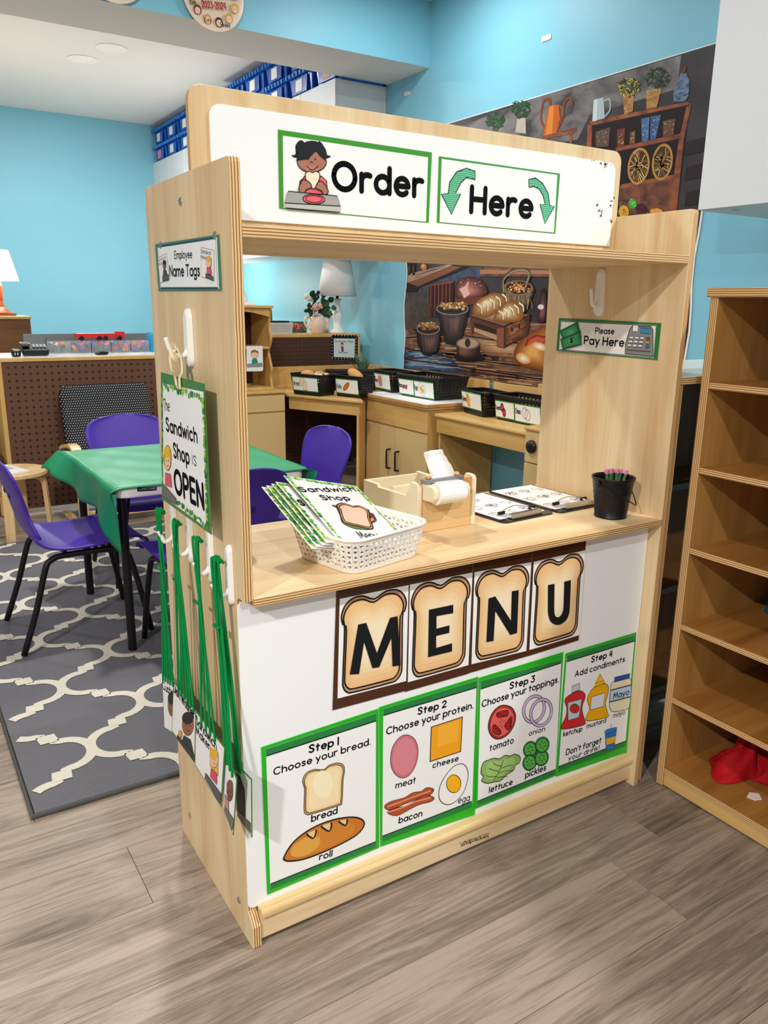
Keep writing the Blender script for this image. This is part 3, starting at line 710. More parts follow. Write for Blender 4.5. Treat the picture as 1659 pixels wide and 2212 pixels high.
for q in (((262, 1140), (330, 1120), (370, 1125)), ((275, 1105), (330, 1085), (370, 1080)), ((252, 1160), (200, 1165), (175, 1155)), ((268, 1125), (220, 1115), (190, 1100)), ((285, 1085), (240, 1075), (225, 1060)), ((250, 1170), (300, 1165), (330, 1160))):
    a.line(S_(q, 4)[:9], .0012, INK)
a.build('lettuce_picture', o)
a = Art(.0008)
for cx, cy in ((500, 962), (495, 1060), (583, 1025), (587, 928)):
    a.shape([F(p) for p in ell(cx, cy, 50, 60, 20, .3)], '#2c7d34', INK, .0018); a.fill([F(p) for p in ell(cx, cy, 40, 48, 20, .3)], '#58b350')
    for i in range(6):
        t = i*PI/3+.3; a.fill([F(p) for p in ell(cx+19*math.cos(t), cy+23*math.sin(t), 9, 4, 8, t)], '#1f5a26', False)
a.build('pickle_picture', o)
# step 4
o, F = step_poster(4, [(767, 249), (1296, 90), (1222, 988), (695, 1168)], [(775, 262), (1283, 110), (1210, 938), (712, 1128)], ((773, 308), (1286, 152)), ((712, 1092), (1219, 898)), B_,
    'green edged poster Step 4 add condiments with ketchup, mustard, mayo and a drink')
S_ = lambda pts, n=4: [F(p) for p in spline(pts, n)]; Q_ = lambda pts: [F(p) for p in pts]
for tx, l, r, t, bo in (('Step 4', (953, 318), (1115, 270), (955, 268), .185), ('Add condiments.', (832, 425), (1216, 306), (832, 378), .16), ('ketchup', (745, 870), (888, 828), (742, 830), .155),
        ('mustard', (920, 808), (1065, 762), (920, 772), .155), ('mayo', (1117, 730), (1207, 702), (1117, 703), .155), ("Don't forget", (766, 1010), (1030, 915), (765, 962), .155), ('your drink!', (783, 1050), (1016, 966), (783, 1012), .155)): ptext(o, F, tx, l, r, t, bold=bo)
a = Art(.0008); a.shape(Q_([(812, 490), (868, 468), (872, 515), (810, 542)]), '#c9c9cf', INK, .0012)
a.shape(S_([(808, 548), (868, 524), (905, 545), (908, 580), (888, 640), (890, 690), (906, 745), (898, 780), (745, 812), (736, 780), (766, 715), (772, 650), (757, 600), (775, 570)], 3), '#cf2a32', INK, .0014)
a.shape(Q_([(780, 614), (885, 585), (862, 722), (782, 745)]), '#bcd0da', INK, .0012); a.shape(Q_(ell(830, 656, 36, 34)), '#cc2b2b', INK, .001); a.fill(Q_([(815, 632), (832, 618), (850, 628), (832, 640)]), '#1e6b30'); a.build('ketchup_picture', o)
a = Art(.0008); a.shape(S_([(942, 545), (972, 505), (1055, 472), (1084, 500), (1078, 560), (1062, 620), (1077, 690), (1075, 722), (930, 750), (918, 720), (944, 660), (926, 590)], 3), '#efb010', INK, .0014)
a.shape(Q_([(975, 500), (983, 472), (1050, 446), (1056, 468)]), '#f2bd2a', INK, .0012); a.shape(Q_([(985, 470), (1020, 396), (1048, 448)]), '#f2bd2a', INK, .0012)
a.shape(Q_([(957, 572), (1057, 538), (1045, 640), (948, 667)]), '#dfe3ee', INK, .0012); a.build('mustard_picture', o)
a = Art(.0008); a.shape(S_([(1118, 458), (1240, 432), (1253, 470), (1250, 560), (1242, 630), (1222, 662), (1125, 682), (1096, 655), (1091, 620), (1100, 520)], 3), '#efe4c0', INK, .0014)
a.shape(Q_([(1130, 425), (1245, 396), (1240, 430), (1128, 460)]), '#2b50a8', INK, .0012); a.shape(Q_([(1098, 522), (1253, 480), (1249, 568), (1092, 608)]), '#bcd3ec', '#1b2a55', .003); a.build('mayo_picture', o)
ptext(o, F, 'Mayo', (1113, 586), (1234, 552), (1113, 540), bold=.11, z=.0024)
a = Art(.0008); a.line(Q_([(1098, 815), (1106, 768)]), .0025, '#d5b0b8'); a.shape(Q_([(1060, 838), (1146, 806), (1127, 955), (1066, 968)]), '#1f74c4', INK, .0012)
a.shape(Q_([(1056, 828), (1075, 812), (1130, 798), (1146, 800), (1143, 815), (1060, 848)]), '#2c83d2', INK, .001); a.fill(Q_([(1065, 882), (1138, 862), (1132, 910), (1068, 928)]), '#f2b32a'); a.build('drink_picture', o)

# ------------------------------------------------------------------ please pay here
P_ = (1150, 530, 1659/509)
o, F = bordered('pay_here_sign', 'small laminated sign reading Please Pay Here with bills and register', 'sign', 'side', W-T-.0016,
    [(187, 512), (905, 548), (878, 808), (168, 742)], [(203, 530), (872, 562), (852, 795), (188, 738)], P_, '#2c7a35')
Q_ = lambda pts: [F(p) for p in pts]
a = Art(.0005); a.line(Q_([(207, 534), (868, 566), (848, 790), (192, 734)]), .0016, '#2a4a44', True); a.build('border_line', o)
ptext(o, F, 'Please', (442, 622), (577, 628), (442, 577), bold=.16); ptext(o, F, 'Pay Here', (362, 698), (646, 717), (362, 635), bold=.16)
a = Art(.0007)
for q in ([(193, 602), (322, 538), (345, 640), (225, 690)], [(200, 660), (342, 602), (350, 700), (215, 735)]):
    a.shape(Q_(q), '#2b7d50', INK, .0012); c = (sum(p[0] for p in q)/4, sum(p[1] for p in q)/4); a.shape(Q_(grow(q, .78, *c)), '#3f9b64', INK, .0008); a.shape(Q_(ell(c[0], c[1], 24, 24, 14)), '#57b37a', None)
a.build('money_picture', o); ptext(o, F, '$', (266, 690), (292, 686), (266, 650), bold=.15, z=.002)
a = Art(.0007); a.shape(Q_([(652, 762), (658, 690), (688, 590), (705, 567), (835, 572), (850, 592), (852, 782)]), '#8c8e90', INK, .0018); a.shape(Q_([(765, 580), (836, 586), (833, 624), (761, 618)]), '#3a8fb8', INK, .001)
a.shape(Q_([(712, 560), (749, 563), (746, 608), (708, 605)]), '#f4f4f4', INK, .001)
for r in range(3):
    for c in range(3): x, y = 688+c*38-r*5, 641+r*27+c*2; a.shape(Q_([(x, y), (x+26, y+1), (x+25, y+16), (x-1, y+15)]), '#f4f4f4', INK, .0008)
    x, y = 806, 648+r*28; a.shape(Q_([(x, y), (x+25, y+2), (x+24, y+17), (x-1, y+15)]), ('#b33a3a', '#d6b23a', '#3a7db3')[r], INK, .0008)
a.line(Q_([(668, 735), (838, 748)]), .0012, INK); a.build('register_picture', o)

# ------------------------------------------------------------------ employee name tags sign on the outer side panel
H_ = (0, 500, 1659/540)
o, F = bordered('name_tags_sign', 'small green edged sign reading Employee Name Tags', 'sign', 'side', -.0016,
    [(1028, 85), (1450, 20), (1468, 392), (1052, 395)], [(1045, 98), (1440, 38), (1455, 380), (1065, 380)], H_, '#3f7f5a')
Q_ = lambda pts: [F(p) for p in pts]
a = Art(.0005); a.line(Q_([(1048, 102), (1432, 42), (1447, 376), (1068, 376)]), .003, '#274a52', True); a.build('border_line', o)
ptext(o, F, 'Employee', (1160, 184), (1278, 178), (1160, 128), bold=.13, col='#1d3540'); ptext(o, F, 'Name Tags', (1128, 302), (1330, 300), (1128, 222), bold=.16, col='#1d3540')
a = Art(.0007); SKD = '#7d5a4c'
a.shape(Q_([(1050, 178), (1108, 145), (1125, 312), (1066, 342)]), '#f0f0ee', INK, .0006); a.shape(Q_([(1338, 105), (1425, 126), (1425, 326), (1340, 300)]), '#f0f0ee', INK, .0006)
a.shape(Q_(ell(1096, 222, 11, 32)), SKD, INK, .0006); a.fill(Q_(ell(1096, 205, 11, 16)), INK); a.shape(Q_([(1090, 255), (1108, 258), (1118, 300), (1086, 300)]), '#4a4a4e', INK, .0006); a.shape(Q_([(1083, 300), (1124, 285), (1126, 322), (1086, 332)]), '#5a5a5a', INK, .0006)
a.shape(Q_(ell(1394, 206, 16, 36)), '#edc4a0', INK, .0006); a.fill(Q_(ell(1394, 182, 16, 20)), '#e8b030'); a.shape(Q_([(1382, 240), (1408, 240), (1412, 285), (1380, 282)]), '#d8596a', INK, .0006); a.shape(Q_([(1374, 280), (1424, 298), (1424, 326), (1374, 304)]), '#5a5a5a', INK, .0006)
s = a.build('tag_pictures', o); s['kind'] = 'stuff'
ptext(o, F, 'Sandwich', (1052, 203), (1106, 178), (1052, 184), bold=.11, z=.002); ptext(o, F, 'Maker', (1055, 228), (1086, 216), (1055, 210), bold=.11, z=.002)
ptext(o, F, 'Sandwich', (1340, 142), (1410, 158), (1340, 114), bold=.11, z=.002); ptext(o, F, 'Maker', (1340, 180), (1384, 188), (1340, 154), bold=.11, z=.002)

# ------------------------------------------------------------------ adhesive hooks
def adhesive_hook(name, label, length, width, arm, loc, group, arm_z=-.25, curl=.02, flip=False):
    """plate against a panel facing -X, hook arm reaching out; origin at the plate centre on the panel"""
    t = thing(name, label, 'hook', loc, group=group)
    q = MB(); n = 16; w2, l2 = width/2, length/2
    ring = [(w2*max(.55, 1-.45*max(0, -v/l2))*u if False else u, v) for u, v in rrect(-w2, -l2, w2, l2, w2*.95, 5)]
    ring = [(u*(1-.25*(v > 0)*(v/l2)), v) for u, v in ring]
    vs = [(-.0003, u, v) for u, v in ring]+[(-.006, u*.92, v*.97) for u, v in ring]+[(-.0085, u*.6, v*.88) for u, v in ring]; m_ = len(ring)
    fs = [list(range(m_)), list(range(2*m_, 3*m_))]
    for k in range(2):
        for i in range(m_): fs.append((k*m_+i, k*m_+(i+1) % m_, (k+1)*m_+(i+1) % m_, (k+1)*m_+i))
    q.add(vs, fs); q.build('plate', M_WPLAS, t, smooth=False, bevel=.001)
    q = MB(); z0 = length*arm_z
    pts = [(-.004, 0, z0+.004), (-.012, 0, z0-.006), (-.022, 0, z0-.007), (-arm*.85, 0, z0+.003), (-arm, 0, z0+curl)]
    q.tube(spline(pts, 4, False), [.0042]*12+[.0036]*5, 8); q.build('hook_arm', M_WPLAS, t, smooth=True)
    return t
big = adhesive_hook('adhesive_hook', 'large white adhesive hook holding the hanging open sign', .092, .030, .040, (0, .186, 1.023), 'white adhesive hooks', -.22, .022)
for i, (yy, zt, lab) in enumerate(((.318, .735, 'rearmost of the four white hooks in the row holding green yarn tags'), (.229, .735, 'white hook second from the rear in the row holding green yarn tags'), (.130, .730, 'white hook third from the rear in the row holding green yarn tags'), (.048, .719, 'frontmost of the four white hooks in the row, nearest the front board'))):
    adhesive_hook('adhesive_hook', lab, .098, .021, .032, (0, yy, zt-.047), 'white adhesive hooks', -.24, .014)
rh = adhesive_hook('adhesive_hook', 'large white adhesive hook inside the stall above the pay here sign', .102, .030, .032, (W-T, .220, 1.110), 'white adhesive hooks', -.2, .030)

# ------------------------------------------------------------------ the hanging open sign
I_ = (320, 640, 1024/250)
OX = -.024
o, F = bordered('open_sign', 'hanging green framed sign reading The Sandwich Shop is OPEN', 'sign', 'side', OX,
    [(112, 672), (495, 775), (558, 2110), (122, 1795)], [(130, 770), (490, 845), (530, 2060), (135, 1770)], I_, '#3e7d2b')
Q_ = lambda pts: [F(p) for p in pts]
for tx, l, r, t, bo in (('The', (143, 1012), (196, 1022), (143, 905), .08), ('Sandwich', (162, 1195), (442, 1308), (162, 1065), .16), ('Shop', (228, 1430), (372, 1498), (226, 1288), .16), ('is', (392, 1485), (432, 1512), (392, 1362), .07), ('OPEN', (238, 1745), (502, 1905), (236, 1515), .19)):
    ptext(o, F, tx, l, r, t, bold=bo)
a = Art(.0006); gs = ['#2f8f4a', '#5fae3a', '#9bc53a', '#1f6e3a', '#c3d23a', '#3fa35a']
rs = random.Random(5)
for (p0, p1, n) in (((138, 790), (488, 905), 40), ((490, 930), (522, 2040), 46), ((262, 1830), (520, 2030), 30), ((127, 800), (131, 1640), 30)):
    for i in range(n):
        t = (i+rs.random()*.5)/n; x = p0[0]*(1-t)+p1[0]*t; y = p0[1]*(1-t)+p1[1]*t
        L0 = Vector(F((x, y))); r = rs.uniform(.0022, .0052); a.fill(ell(L0.x+rs.uniform(-.0014, .0014), L0.y+rs.uniform(-.004, .004), r*.9, r, 10), rs.choice(gs), False)
a.build('dotted_border', o)
a = Art(.0008); a.shape(Q_(ell(176, 1430, 34, 112)), '#e9b52c', INK, .001); a.shape(Q_(ell(176, 1465, 27, 75)), '#efc7a2', INK, .0008); a.fill(Q_(ell(172, 1375, 28, 50)), '#e9b52c')
for i in (-1, 1): a.fill(Q_(ell(176+i*10, 1455, 2.2, 8, 8)), INK)
a.line(Q_([(165, 1490), (176, 1505), (188, 1495)]), .0008, INK)
a.shape(Q_([(158, 1560), (205, 1575), (215, 1690), (160, 1665)]), '#d8596a', INK, .001); a.shape(Q_([(138, 1655), (255, 1790), (256, 1842), (138, 1770)]), '#6b6b66', INK, .0012)
a.build('girl_picture', o)
# cream ribbon tied to the hook
b = MB(); top = (-.028, .186, 1.003)
def strip(b, pts, w, dirv):
    dv = Vector(dirv)*w/2; vs = []; 
    for p in pts: vs += [Vector(p)+dv, Vector(p)-dv]
    b.add(vs, [(2*i, 2*i+1, 2*i+3, 2*i+2) for i in range(len(pts)-1)])
TOPZ = (o.matrix_world@Vector(F((300, 735))+(0,))).z; TOPY = (o.matrix_world@Vector(F((270, 760))+(0,))).y
strip(b, spline([(-.026, .186, 1.006), (-.036, .184, .997), (-.036, .180, .975), (OX-.004, TOPY+.006, TOPZ+.004), (OX-.003, TOPY+.004, TOPZ-.012)], 4, False), .012, (0, 1, .2))
strip(b, spline([(-.024, .184, 1.008), (-.020, .180, .99), (-.022, .172, .972), (OX-.002, TOPY-.010, TOPZ+.002), (OX-.003, TOPY-.013, TOPZ-.016)], 4, False), .010, (0, 1, -.1))
strip(b, spline([(-.022, .190, 1.006), (-.030, .192, 1.014), (-.036, .184, 1.006), (-.034, .176, .998), (-.026, .178, .992)], 4, False), .013, (.2, .4, .9))
tag(b.build('ribbon', flat('#e9dcb4', .75, name='cream_ribbon'), None, smooth=True, solid=.0012), 'cream ribbon tied from the large hook to the open sign', 'ribbon')
# ------------------------------------------------------------------ name tags on green yarn
G_ = (310, 1120, 885/280)
def tag_card(label, X, outer, crop=G_):
    o, F = card('name_tag', label, 'name tag', 'side', X, outer, crop, flat('#3e7d2b', .4), .0012, 'name tags hanging on green yarn')
    c = (sum(p[0] for p in outer)/4, sum(p[1] for p in outer)/4)
    a = Art(); a.fill([F(p) for p in grow(outer, .955, *c)], flat('#f1f1ef', .4, .35)); a.build('paper', o)
    return o, F
def face(a, F, cx, cy, rx, ry, skin, hair, sl=.5):
    Q = lambda pts: [F(p) for p in pts]
    a.shape(Q(ell(cx, cy, rx, ry)), skin, INK, .0008); a.fill(Q(ell(cx, cy-ry*.55, rx*.98, ry*.55)), hair)
    for s in (-1, 1): a.fill(Q(ell(cx+s*rx*.3, cy+ry*.08+s*rx*.2*sl, rx*.07, ry*.07, 8)), INK)
    a.line(Q([(cx-rx*.25, cy+ry*.4), (cx+rx*.05, cy+ry*.6), (cx+rx*.35, cy+ry*.55)]), .0009, INK)
tags = []
o, F = tag_card('rearmost name tag reading Customer, half hidden behind the next', -.0290, [(125, 1055), (262, 1150), (250, 1500), (142, 1432)]); tags.append((o, F, (140, 1085), (205, 1120)))
ptext(o, F, 'Customer', (133, 1165), (262, 1262), (133, 1110), bold=.15)
a = Art(.0006); face(a, F, 196, 1270, 28, 80, '#8a5a44', '#1d1a1a'); a.build('boy_picture', o)
o, F = tag_card('name tag reading Dish Washer with dark-haired boy', -.0330, [(205, 1110), (357, 1312), (352, 1672), (192, 1450)]); tags.append((o, F, (245, 1165), (345, 1290)))
ptext(o, F, 'Dish Washer', (208, 1185), (352, 1378), (208, 1122), bold=.15)
a = Art(.0006); face(a, F, 305, 1405, 40, 78, '#96603f', '#17161a'); Q_ = lambda pts: [F(p) for p in pts]
a.shape(Q_([(280, 1480), (325, 1510), (345, 1600), (262, 1535)]), '#2f3a33', INK, .001); a.shape(Q_([(235, 1475), (350, 1610), (350, 1660), (232, 1500)]), '#3a3a3c', INK, .001); a.shape(Q_(ell(256, 1470, 12, 24)), '#e0a030', INK, .0008)
a.build('boy_picture', o)
o, F = tag_card('name tag reading Sandwich Maker with blond girl', -.0340, [(357, 1312), (556, 1565), (530, 1972), (350, 1680)]); tags.append((o, F, (402, 1385), (490, 1490)))
ptext(o, F, 'Sandwich', (360, 1402), (502, 1590), (360, 1340), bold=.15); ptext(o, F, 'Maker', (362, 1470), (458, 1592), (362, 1412), bold=.15)
a = Art(.0006); Q_ = lambda pts: [F(p) for p in pts]
a.shape(Q_([(456, 1560), (512, 1600), (512, 1760), (456, 1690)]), '#e8b030', INK, .0008); face(a, F, 485, 1640, 28, 62, '#efc39a', '#e8b030'); a.shape(Q_([(466, 1705), (505, 1740), (505, 1815), (460, 1760)]), '#d8486a', INK, .0008)
a.shape(Q_([(428, 1735), (535, 1880), (528, 1950), (424, 1770)]), '#55575a', INK, .001); a.build('girl_picture', o)
o, F = tag_card('curled name tag just behind the front edge of the stall', -.0300, [(556, 1570), (636, 1780), (612, 2165), (540, 1960)]); tags.append((o, F, (560, 1610), (610, 1730)))
a = Art(.0006); Q_ = lambda pts: [F(p) for p in pts]; face(a, F, 592, 1860, 22, 70, '#7d5140', '#7d5140'); a.shape(Q_([(560, 1880), (585, 1930), (585, 2000), (558, 1960)]), '#c98a7a', INK, .0008); a.shape(Q_([(560, 1960), (625, 2060), (610, 2130), (556, 1990)]), '#6a6d68', INK, .0008); a.build('person_picture', o)
o, F = tag_card('frontmost name tag, turned away with a dark picture', -.0060, [(620, 1660), (737, 1780), (740, 2180), (640, 2030)]); tags.append((o, F, (640, 1690), (665, 1705)))
a = Art(.0006); Q_ = lambda pts: [F(p) for p in pts]; a.fill(Q_([(625, 1730), (660, 1755), (692, 1850), (700, 2040), (640, 1990)]), '#1a1618'); a.shape(Q_(ell(676, 1880, 16, 60)), '#4d3326', INK, .0006); a.shape(Q_([(645, 1990), (735, 2080), (735, 2150), (645, 2030)]), '#5c604e', INK, .0008); a.build('person_picture', o)
# yarn: loops over each hook arm down to the tag corners
HOOKP = [(-.0235, .318, .7125), (-.0235, .229, .7125), (-.0235, .130, .7075), (-.0235, .048, .6965)]
rs = random.Random(11)
LAN = [(0, 0, 'rearmost hook to the customer tag', 5), (1, 1, 'second hook to the dish washer tag', 6), (2, 2, 'third hook to the sandwich maker tag', 4), (3, 3, 'front hook to the curled tag', 4), (3, 4, 'front hook to the frontmost tag', 3)]
for hk, tg, desc, n in LAN:
    o, F, pa, pb = tags[tg]; hp = Vector(HOOKP[hk]); b = MB()
    A = o.matrix_world@Vector((*F(pa), .0015)); B = o.matrix_world@Vector((*F(pb), .0015))
    for k in range(n):
        off = Vector((rs.uniform(-.0045, .004), (k-(n-1)/2)*.0034, 0)); j = Vector((0, rs.uniform(-.006, .006), 0))
        if tg == 4: off += Vector((.004, -.004, 0))
        tp = hp+off+Vector((0, 0, .0022))
        end = A.lerp(B, k/(n-1) if n > 1 else .5)
        mid = tp.lerp(end, .5)+Vector((-.001, rs.uniform(-.004, .004), 0))
        b.tube(spline([tp+Vector((.004, .001, -.004)), tp, tp+Vector((-.0045, 0, -.008)), mid, end+Vector((0, 0, .01)), end+Vector((0, 0, -.004))], 4, False), .0021, 6)
    kp = hp.lerp(A, .33)+Vector((-.003, .002, 0))
    b.tube([kp+Vector((-.002, .008, .002)), kp, kp+Vector((-.001, -.010, .003))], [.0028, .0024, .0030], 6)
    tag(b.build('yarn_loop', M_YARN, None, smooth=True), 'green yarn strands hanging from the '+desc, 'yarn', 'green yarn loops of the name tags')

# ------------------------------------------------------------------ perforated baskets
def basket_mesh(wb, db, wt, dt, h, nu, nv, tri=False, rad=.02, rim=.004, hole=.5, rows=None):
    """open basket; walls are a net of cells, each with its own hole"""
    b = MB(); N = nu
    def ringpt(u, t):
        w = (wb*(1-t)+wt*t)/2; d = (db*(1-t)+dt*t)/2
        r = rad*(.8+.2*t); P = rrect(-w, -d, w, d, r, 4)
        ln = [0]
        for i in range(len(P)): a, c = P[i], P[(i+1) % len(P)]; ln.append(ln[-1]+math.hypot(a[0]-c[0], a[1]-c[1]))
        s = (u % 1)*ln[-1]
        for i in range(len(P)):
            if ln[i+1] >= s:
                f = (s-ln[i])/max(1e-9, ln[i+1]-ln[i]); a, c = P[i], P[(i+1) % len(P)]
                return Vector((a[0]+(c[0]-a[0])*f, a[1]+(c[1]-a[1])*f, h*t))
        return Vector((P[0][0], P[0][1], h*t))
    cache = {}
    def pt(u, t):
        k = (round(u % 1, 5), round(t, 5))
        if k not in cache: cache[k] = ringpt(u, t)
        return cache[k]
    t0, t1 = .10, .88
    # plain bands at foot and rim
    for (ta, tb) in ((0, t0), (t1, 1)):
        for i in range(N):
            a, c = i/N, (i+1)/N; b.add([pt(a, ta), pt(c, ta), pt(c, tb), pt(a, tb)], [(0, 1, 2, 3)])
    for j in range(nv):
        ta, tb = t0+(t1-t0)*j/nv, t0+(t1-t0)*(j+1)/nv; tm = (ta+tb)/2
        for i in range(N):
            a, c = i/N, (i+1)/N; q = [(a, ta), (c, ta), (c, tb), (a, tb)]; um = (a+c)/2
            if tri:
                up = (i+j) % 2 == 0; hh = hole
                tr = [(um-(c-a)*.38*hh*2, tm-(tb-ta)*(.30 if up else -.30)), (um+(c-a)*.38*hh*2, tm-(tb-ta)*(.30 if up else -.30)), (um, tm+(tb-ta)*(.36 if up else -.36))]
                V = [pt(*p) for p in q]+[pt(*p) for p in tr]
                if up: F = [(0, 1, 5, 4), (1, 2, 6, 5), (2, 3, 6), (3, 0, 4, 6)]
                else: F = [(3, 4, 5, 2), (0, 6, 4, 3), (0, 1, 6), (1, 2, 5, 6)]
                b.add(V, F)
            else:
                hw, hh = (c-a)*hole/2, (tb-ta)*hole/2
                s_ = [(um-hw, tm-hh), (um+hw, tm-hh), (um+hw, tm+hh), (um-hw, tm+hh)]
                V = [pt(*p) for p in q]+[pt(*p) for p in s_]; b.add(V, [(0, 1, 5, 4), (1, 2, 6, 5), (2, 3, 7, 6), (3, 0, 4, 7)])
    b.add([pt(i/N, 0) for i in range(N)], [list(range(N))])
    r = MB(); pts = [pt(i/48, 1) for i in range(48)]
    r.tube(pts, rim, 6, closed=True)
    return b, r
CT = .6444
bk = thing('storage_basket', 'white woven-look plastic basket on the counter holding menus', 'basket', (.262, .106, CT+.0015), (0, 0, math.radians(13)))
wb_, wr_ = basket_mesh(.165, .145, .196, .172, .060, 60, 5, True, .03, .0034, .66)
wb_.build('basket_body', M_WPLAS, bk, solid=.0022, clean=False); wr_.build('rim', M_WPLAS, bk, smooth=True)
# menus standing in the basket
def menu_card(tl, tr, bl_ray, ln, label, front=False):
    tl, tr = Vector(tl), Vector(tr); ex = (tr-tl); wd = ex.length; ex.normalize()
    d = ray(*bl_ray); t = (tl-CAM_POS).dot(ex)/d.dot(ex); p = CAM_POS+d*t
    ey = (tl-p); ey = (ey-ex*ey.dot(ex)).normalized(); ez = ex.cross(ey)
    M = Matrix((ex, ey, ez)).transposed().to_4x4(); M.translation = tl
    b = MB(); b.box((0, -ln, -.0008), (wd, 0, 0)); o = b.build('menu_card', flat('#f3f3f1', .25, .5)); o.matrix_world = M
    tag(o, label, 'menu', 'laminated menus in the white basket')
    return o, M, wd
rs = random.Random(21)
def dot_border(o, wd, ln, sides, z=.0003, dense=1.0):
    a = Art(z); gs = ['#5fae3a', '#8cc63f', '#c3d62a', '#2f9a45', '#3f9e33', '#a8cf3a', '#1f7a35']
    def runp(p0, p1):
        d = math.hypot(p1[0]-p0[0], p1[1]-p0[1]); n = int(d/.0046*dense)
        for i in range(n):
            t = i/n; r = rs.uniform(.0016, .0046); x = p0[0]+(p1[0]-p0[0])*t+rs.uniform(-.0018, .0018); y = p0[1]+(p1[1]-p0[1])*t+rs.uniform(-.0018, .0018)
            x = min(max(x, r), wd-r); y = max(min(y, -r), -ln+r); a.fill(ell(x, y, r, r, 9), rs.choice(gs), False, z+rs.random()*.0002)
    m = .0065
    if 't' in sides: runp((m, -m), (wd-m, -m))
    if 'l' in sides: runp((m, -m), (m, -ln+m))
    if 'r' in sides: runp((wd-m, -m), (wd-m, -ln+m))
    return a.build('dotted_border', o)
tl0 = on_y(612, 1027, .222); tr0 = on_y(770, 1050, .256)
mo, MM, wd = menu_card(tl0, tr0, (737, 1172), .205, 'front menu in the white basket reading Sandwich Shop Menu with a sandwich picture')
dot_border(mo, wd, .205, 'tlr')
FM = Frame(MM, (540, 950, 1659/460))
ptext(mo, FM, 'Sandwich', (400, 410), (835, 405), (398, 368), bold=.17, z=.0008); ptext(mo, FM, 'Shop', (567, 472), (793, 475), (565, 432), bold=.17, z=.0008); ptext(mo, FM, 'Menu', (870, 772), (1022, 770), (850, 715), bold=.09, z=.0008)
a = Art(.0008); Q_ = lambda pts: [FM(p) for p in pts]
a.shape(Q_(spline([(652, 520), (665, 515), (700, 590), (720, 650), (800, 690), (870, 700), (930, 700), (900, 670), (975, 640), (980, 615), (930, 565), (900, 540)], 3)), '#5a7a3a', INK, .0012)
a.shape(Q_([(905, 560), (960, 580), (982, 620), (940, 660)]), '#5a2430', INK, .001); a.shape(Q_([(915, 640), (950, 605), (968, 632), (930, 650)]), '#e8862a', INK, .0008)
sw = [(672, 515), (715, 498), (770, 512), (800, 522), (850, 520), (905, 545), (925, 575), (930, 620), (955, 680), (940, 700), (850, 680), (760, 660), (722, 640), (700, 590), (690, 545)]
a.shape(Q_(spline(sw, 3)), '#c08048', INK, .0024); a.shape(Q_(spline(grow(sw, .86, 815, 595), 3)), '#edbba4', INK, .002); a.build('sandwich_picture', mo)
exw = (tr0-tl0).normalized(); back = Vector((MM[0][2], MM[1][2], MM[2][2]))
for i, (dx, dz, lab) in enumerate(((-.020, .004, 'second menu in the white basket, just behind the front one'), (-.026, .010, 'third menu in the white basket from the front'), (-.033, .016, 'fourth menu in the white basket from the front'), (-.040, .021, 'rearmost menu in the white basket'))):
    sh = exw*dx*1.2-back*(.003+dz*.8)
    o2, M2, w2 = menu_card(tl0+sh+MM.col[1].xyz*(-.016), tr0+sh+MM.col[1].xyz*(-.016), (737, 1172), .180, lab)
    M2 = MM.copy(); M2.translation = tl0+sh+MM.col[1].xyz*(-.016); o2.matrix_world = M2
    dot_border(o2, w2, .180, 'tl', dense=1.5)
    ptext(o2, Frame(M2, (540, 950, 1659/460)), 'S', (395, 515), (440, 520), (395, 470), bold=.2, z=.0008) if i == 0 else None

# ------------------------------------------------------------------ toy register with paper roll
rg = thing('toy_cash_register', 'wooden toy cash register with cream sides and white paper roll', 'toy register', (.4290, .165, CT+.0003), (0, 0, math.radians(1)))
RW, RD = .146, .20
M_REGW = wood('register_wood', '#d9ad70', '#efd3a4', 0); M_REGR = wood('register_wood_red', '#c98d58', '#dca974', 0)
b = MB(); b.box((.004, .004, 0), (RW-.006, .013, .066)); b.build('front_panel', M_REGW, rg, bevel=.0008)
b = MB(); b.box((.004, .0035, .0665), (RW-.006, .013, .100)); b.build('front_rail', M_REGR, rg, bevel=.0008)
for x, top in ((0, .100), (RW-.010, .104)):
    b = MB(); pr = [(0, 0), (0, top-.008), (.004, top-.002), (.010, top), (.026, top), (.034, top-.014), (.042, top-.030), (RD*.72, top-.034), (RD*.74, top-.028), (RD, top-.028), (RD, 0)]
    b.prism(pr, 0, x, x+.009); b.build('side_panel', M_CREAM, rg, bevel=.0012)
b = MB(); b.box((.009, .014, .002), (RW-.01, RD-.002, .008)); b.build('floor_panel', M_REGW, rg)
b = MB(); b.box((.009, RD-.01, .008), (RW-.01, RD-.002, .072)); b.build('rear_panel', M_CREAM, rg)
b = MB(); b.box((.009, .10, .054), (RW-.01, .108, .074)); b.build('divider', M_CREAM, rg)
for x in (.012, .088):
    b = MB(); b.prism([(-.030, .068), (-.036, .076), (-.036, .090), (-.030, .098), (.006, .100), (.006, .066)], 0, x, x+.012); b.build('roll_bracket', M_CREAM, rg, bevel=.002)
Mx = Matrix.Translation((.024, -.022, .082))@Euler((0, PI/2, 0)).to_matrix().to_4x4()
b = MB(); b.lathe([(.004, 0), (.021, 0), (.021, .064), (.004, .064)], 24, M=Mx); b.build('paper_roll', M_PAPER, rg, smooth=False)
b = MB(); b.box((.010, -.010, .1005), (.104, .008, .1085)); b.build('cutter_bar', flat('#9a9ca0', .35, .5, .6, name='grey_metal'), rg, bevel=.001)
for x in (.022, .092):
    b = MB(); b.lathe([(.0045, .1085), (.006, .111), (.0055, .114), (.003, .1155), (.0005, .116)], 12, c=(x, -.001, 0)); b.build('peg', M_REGR, rg, smooth=True)
b = MB(); pts = [(-.0215, .1005), (-.006, .1035), (.0, .1115), (.002, .122), (.0065, .136), (.009, .150), (.0075, .162)]
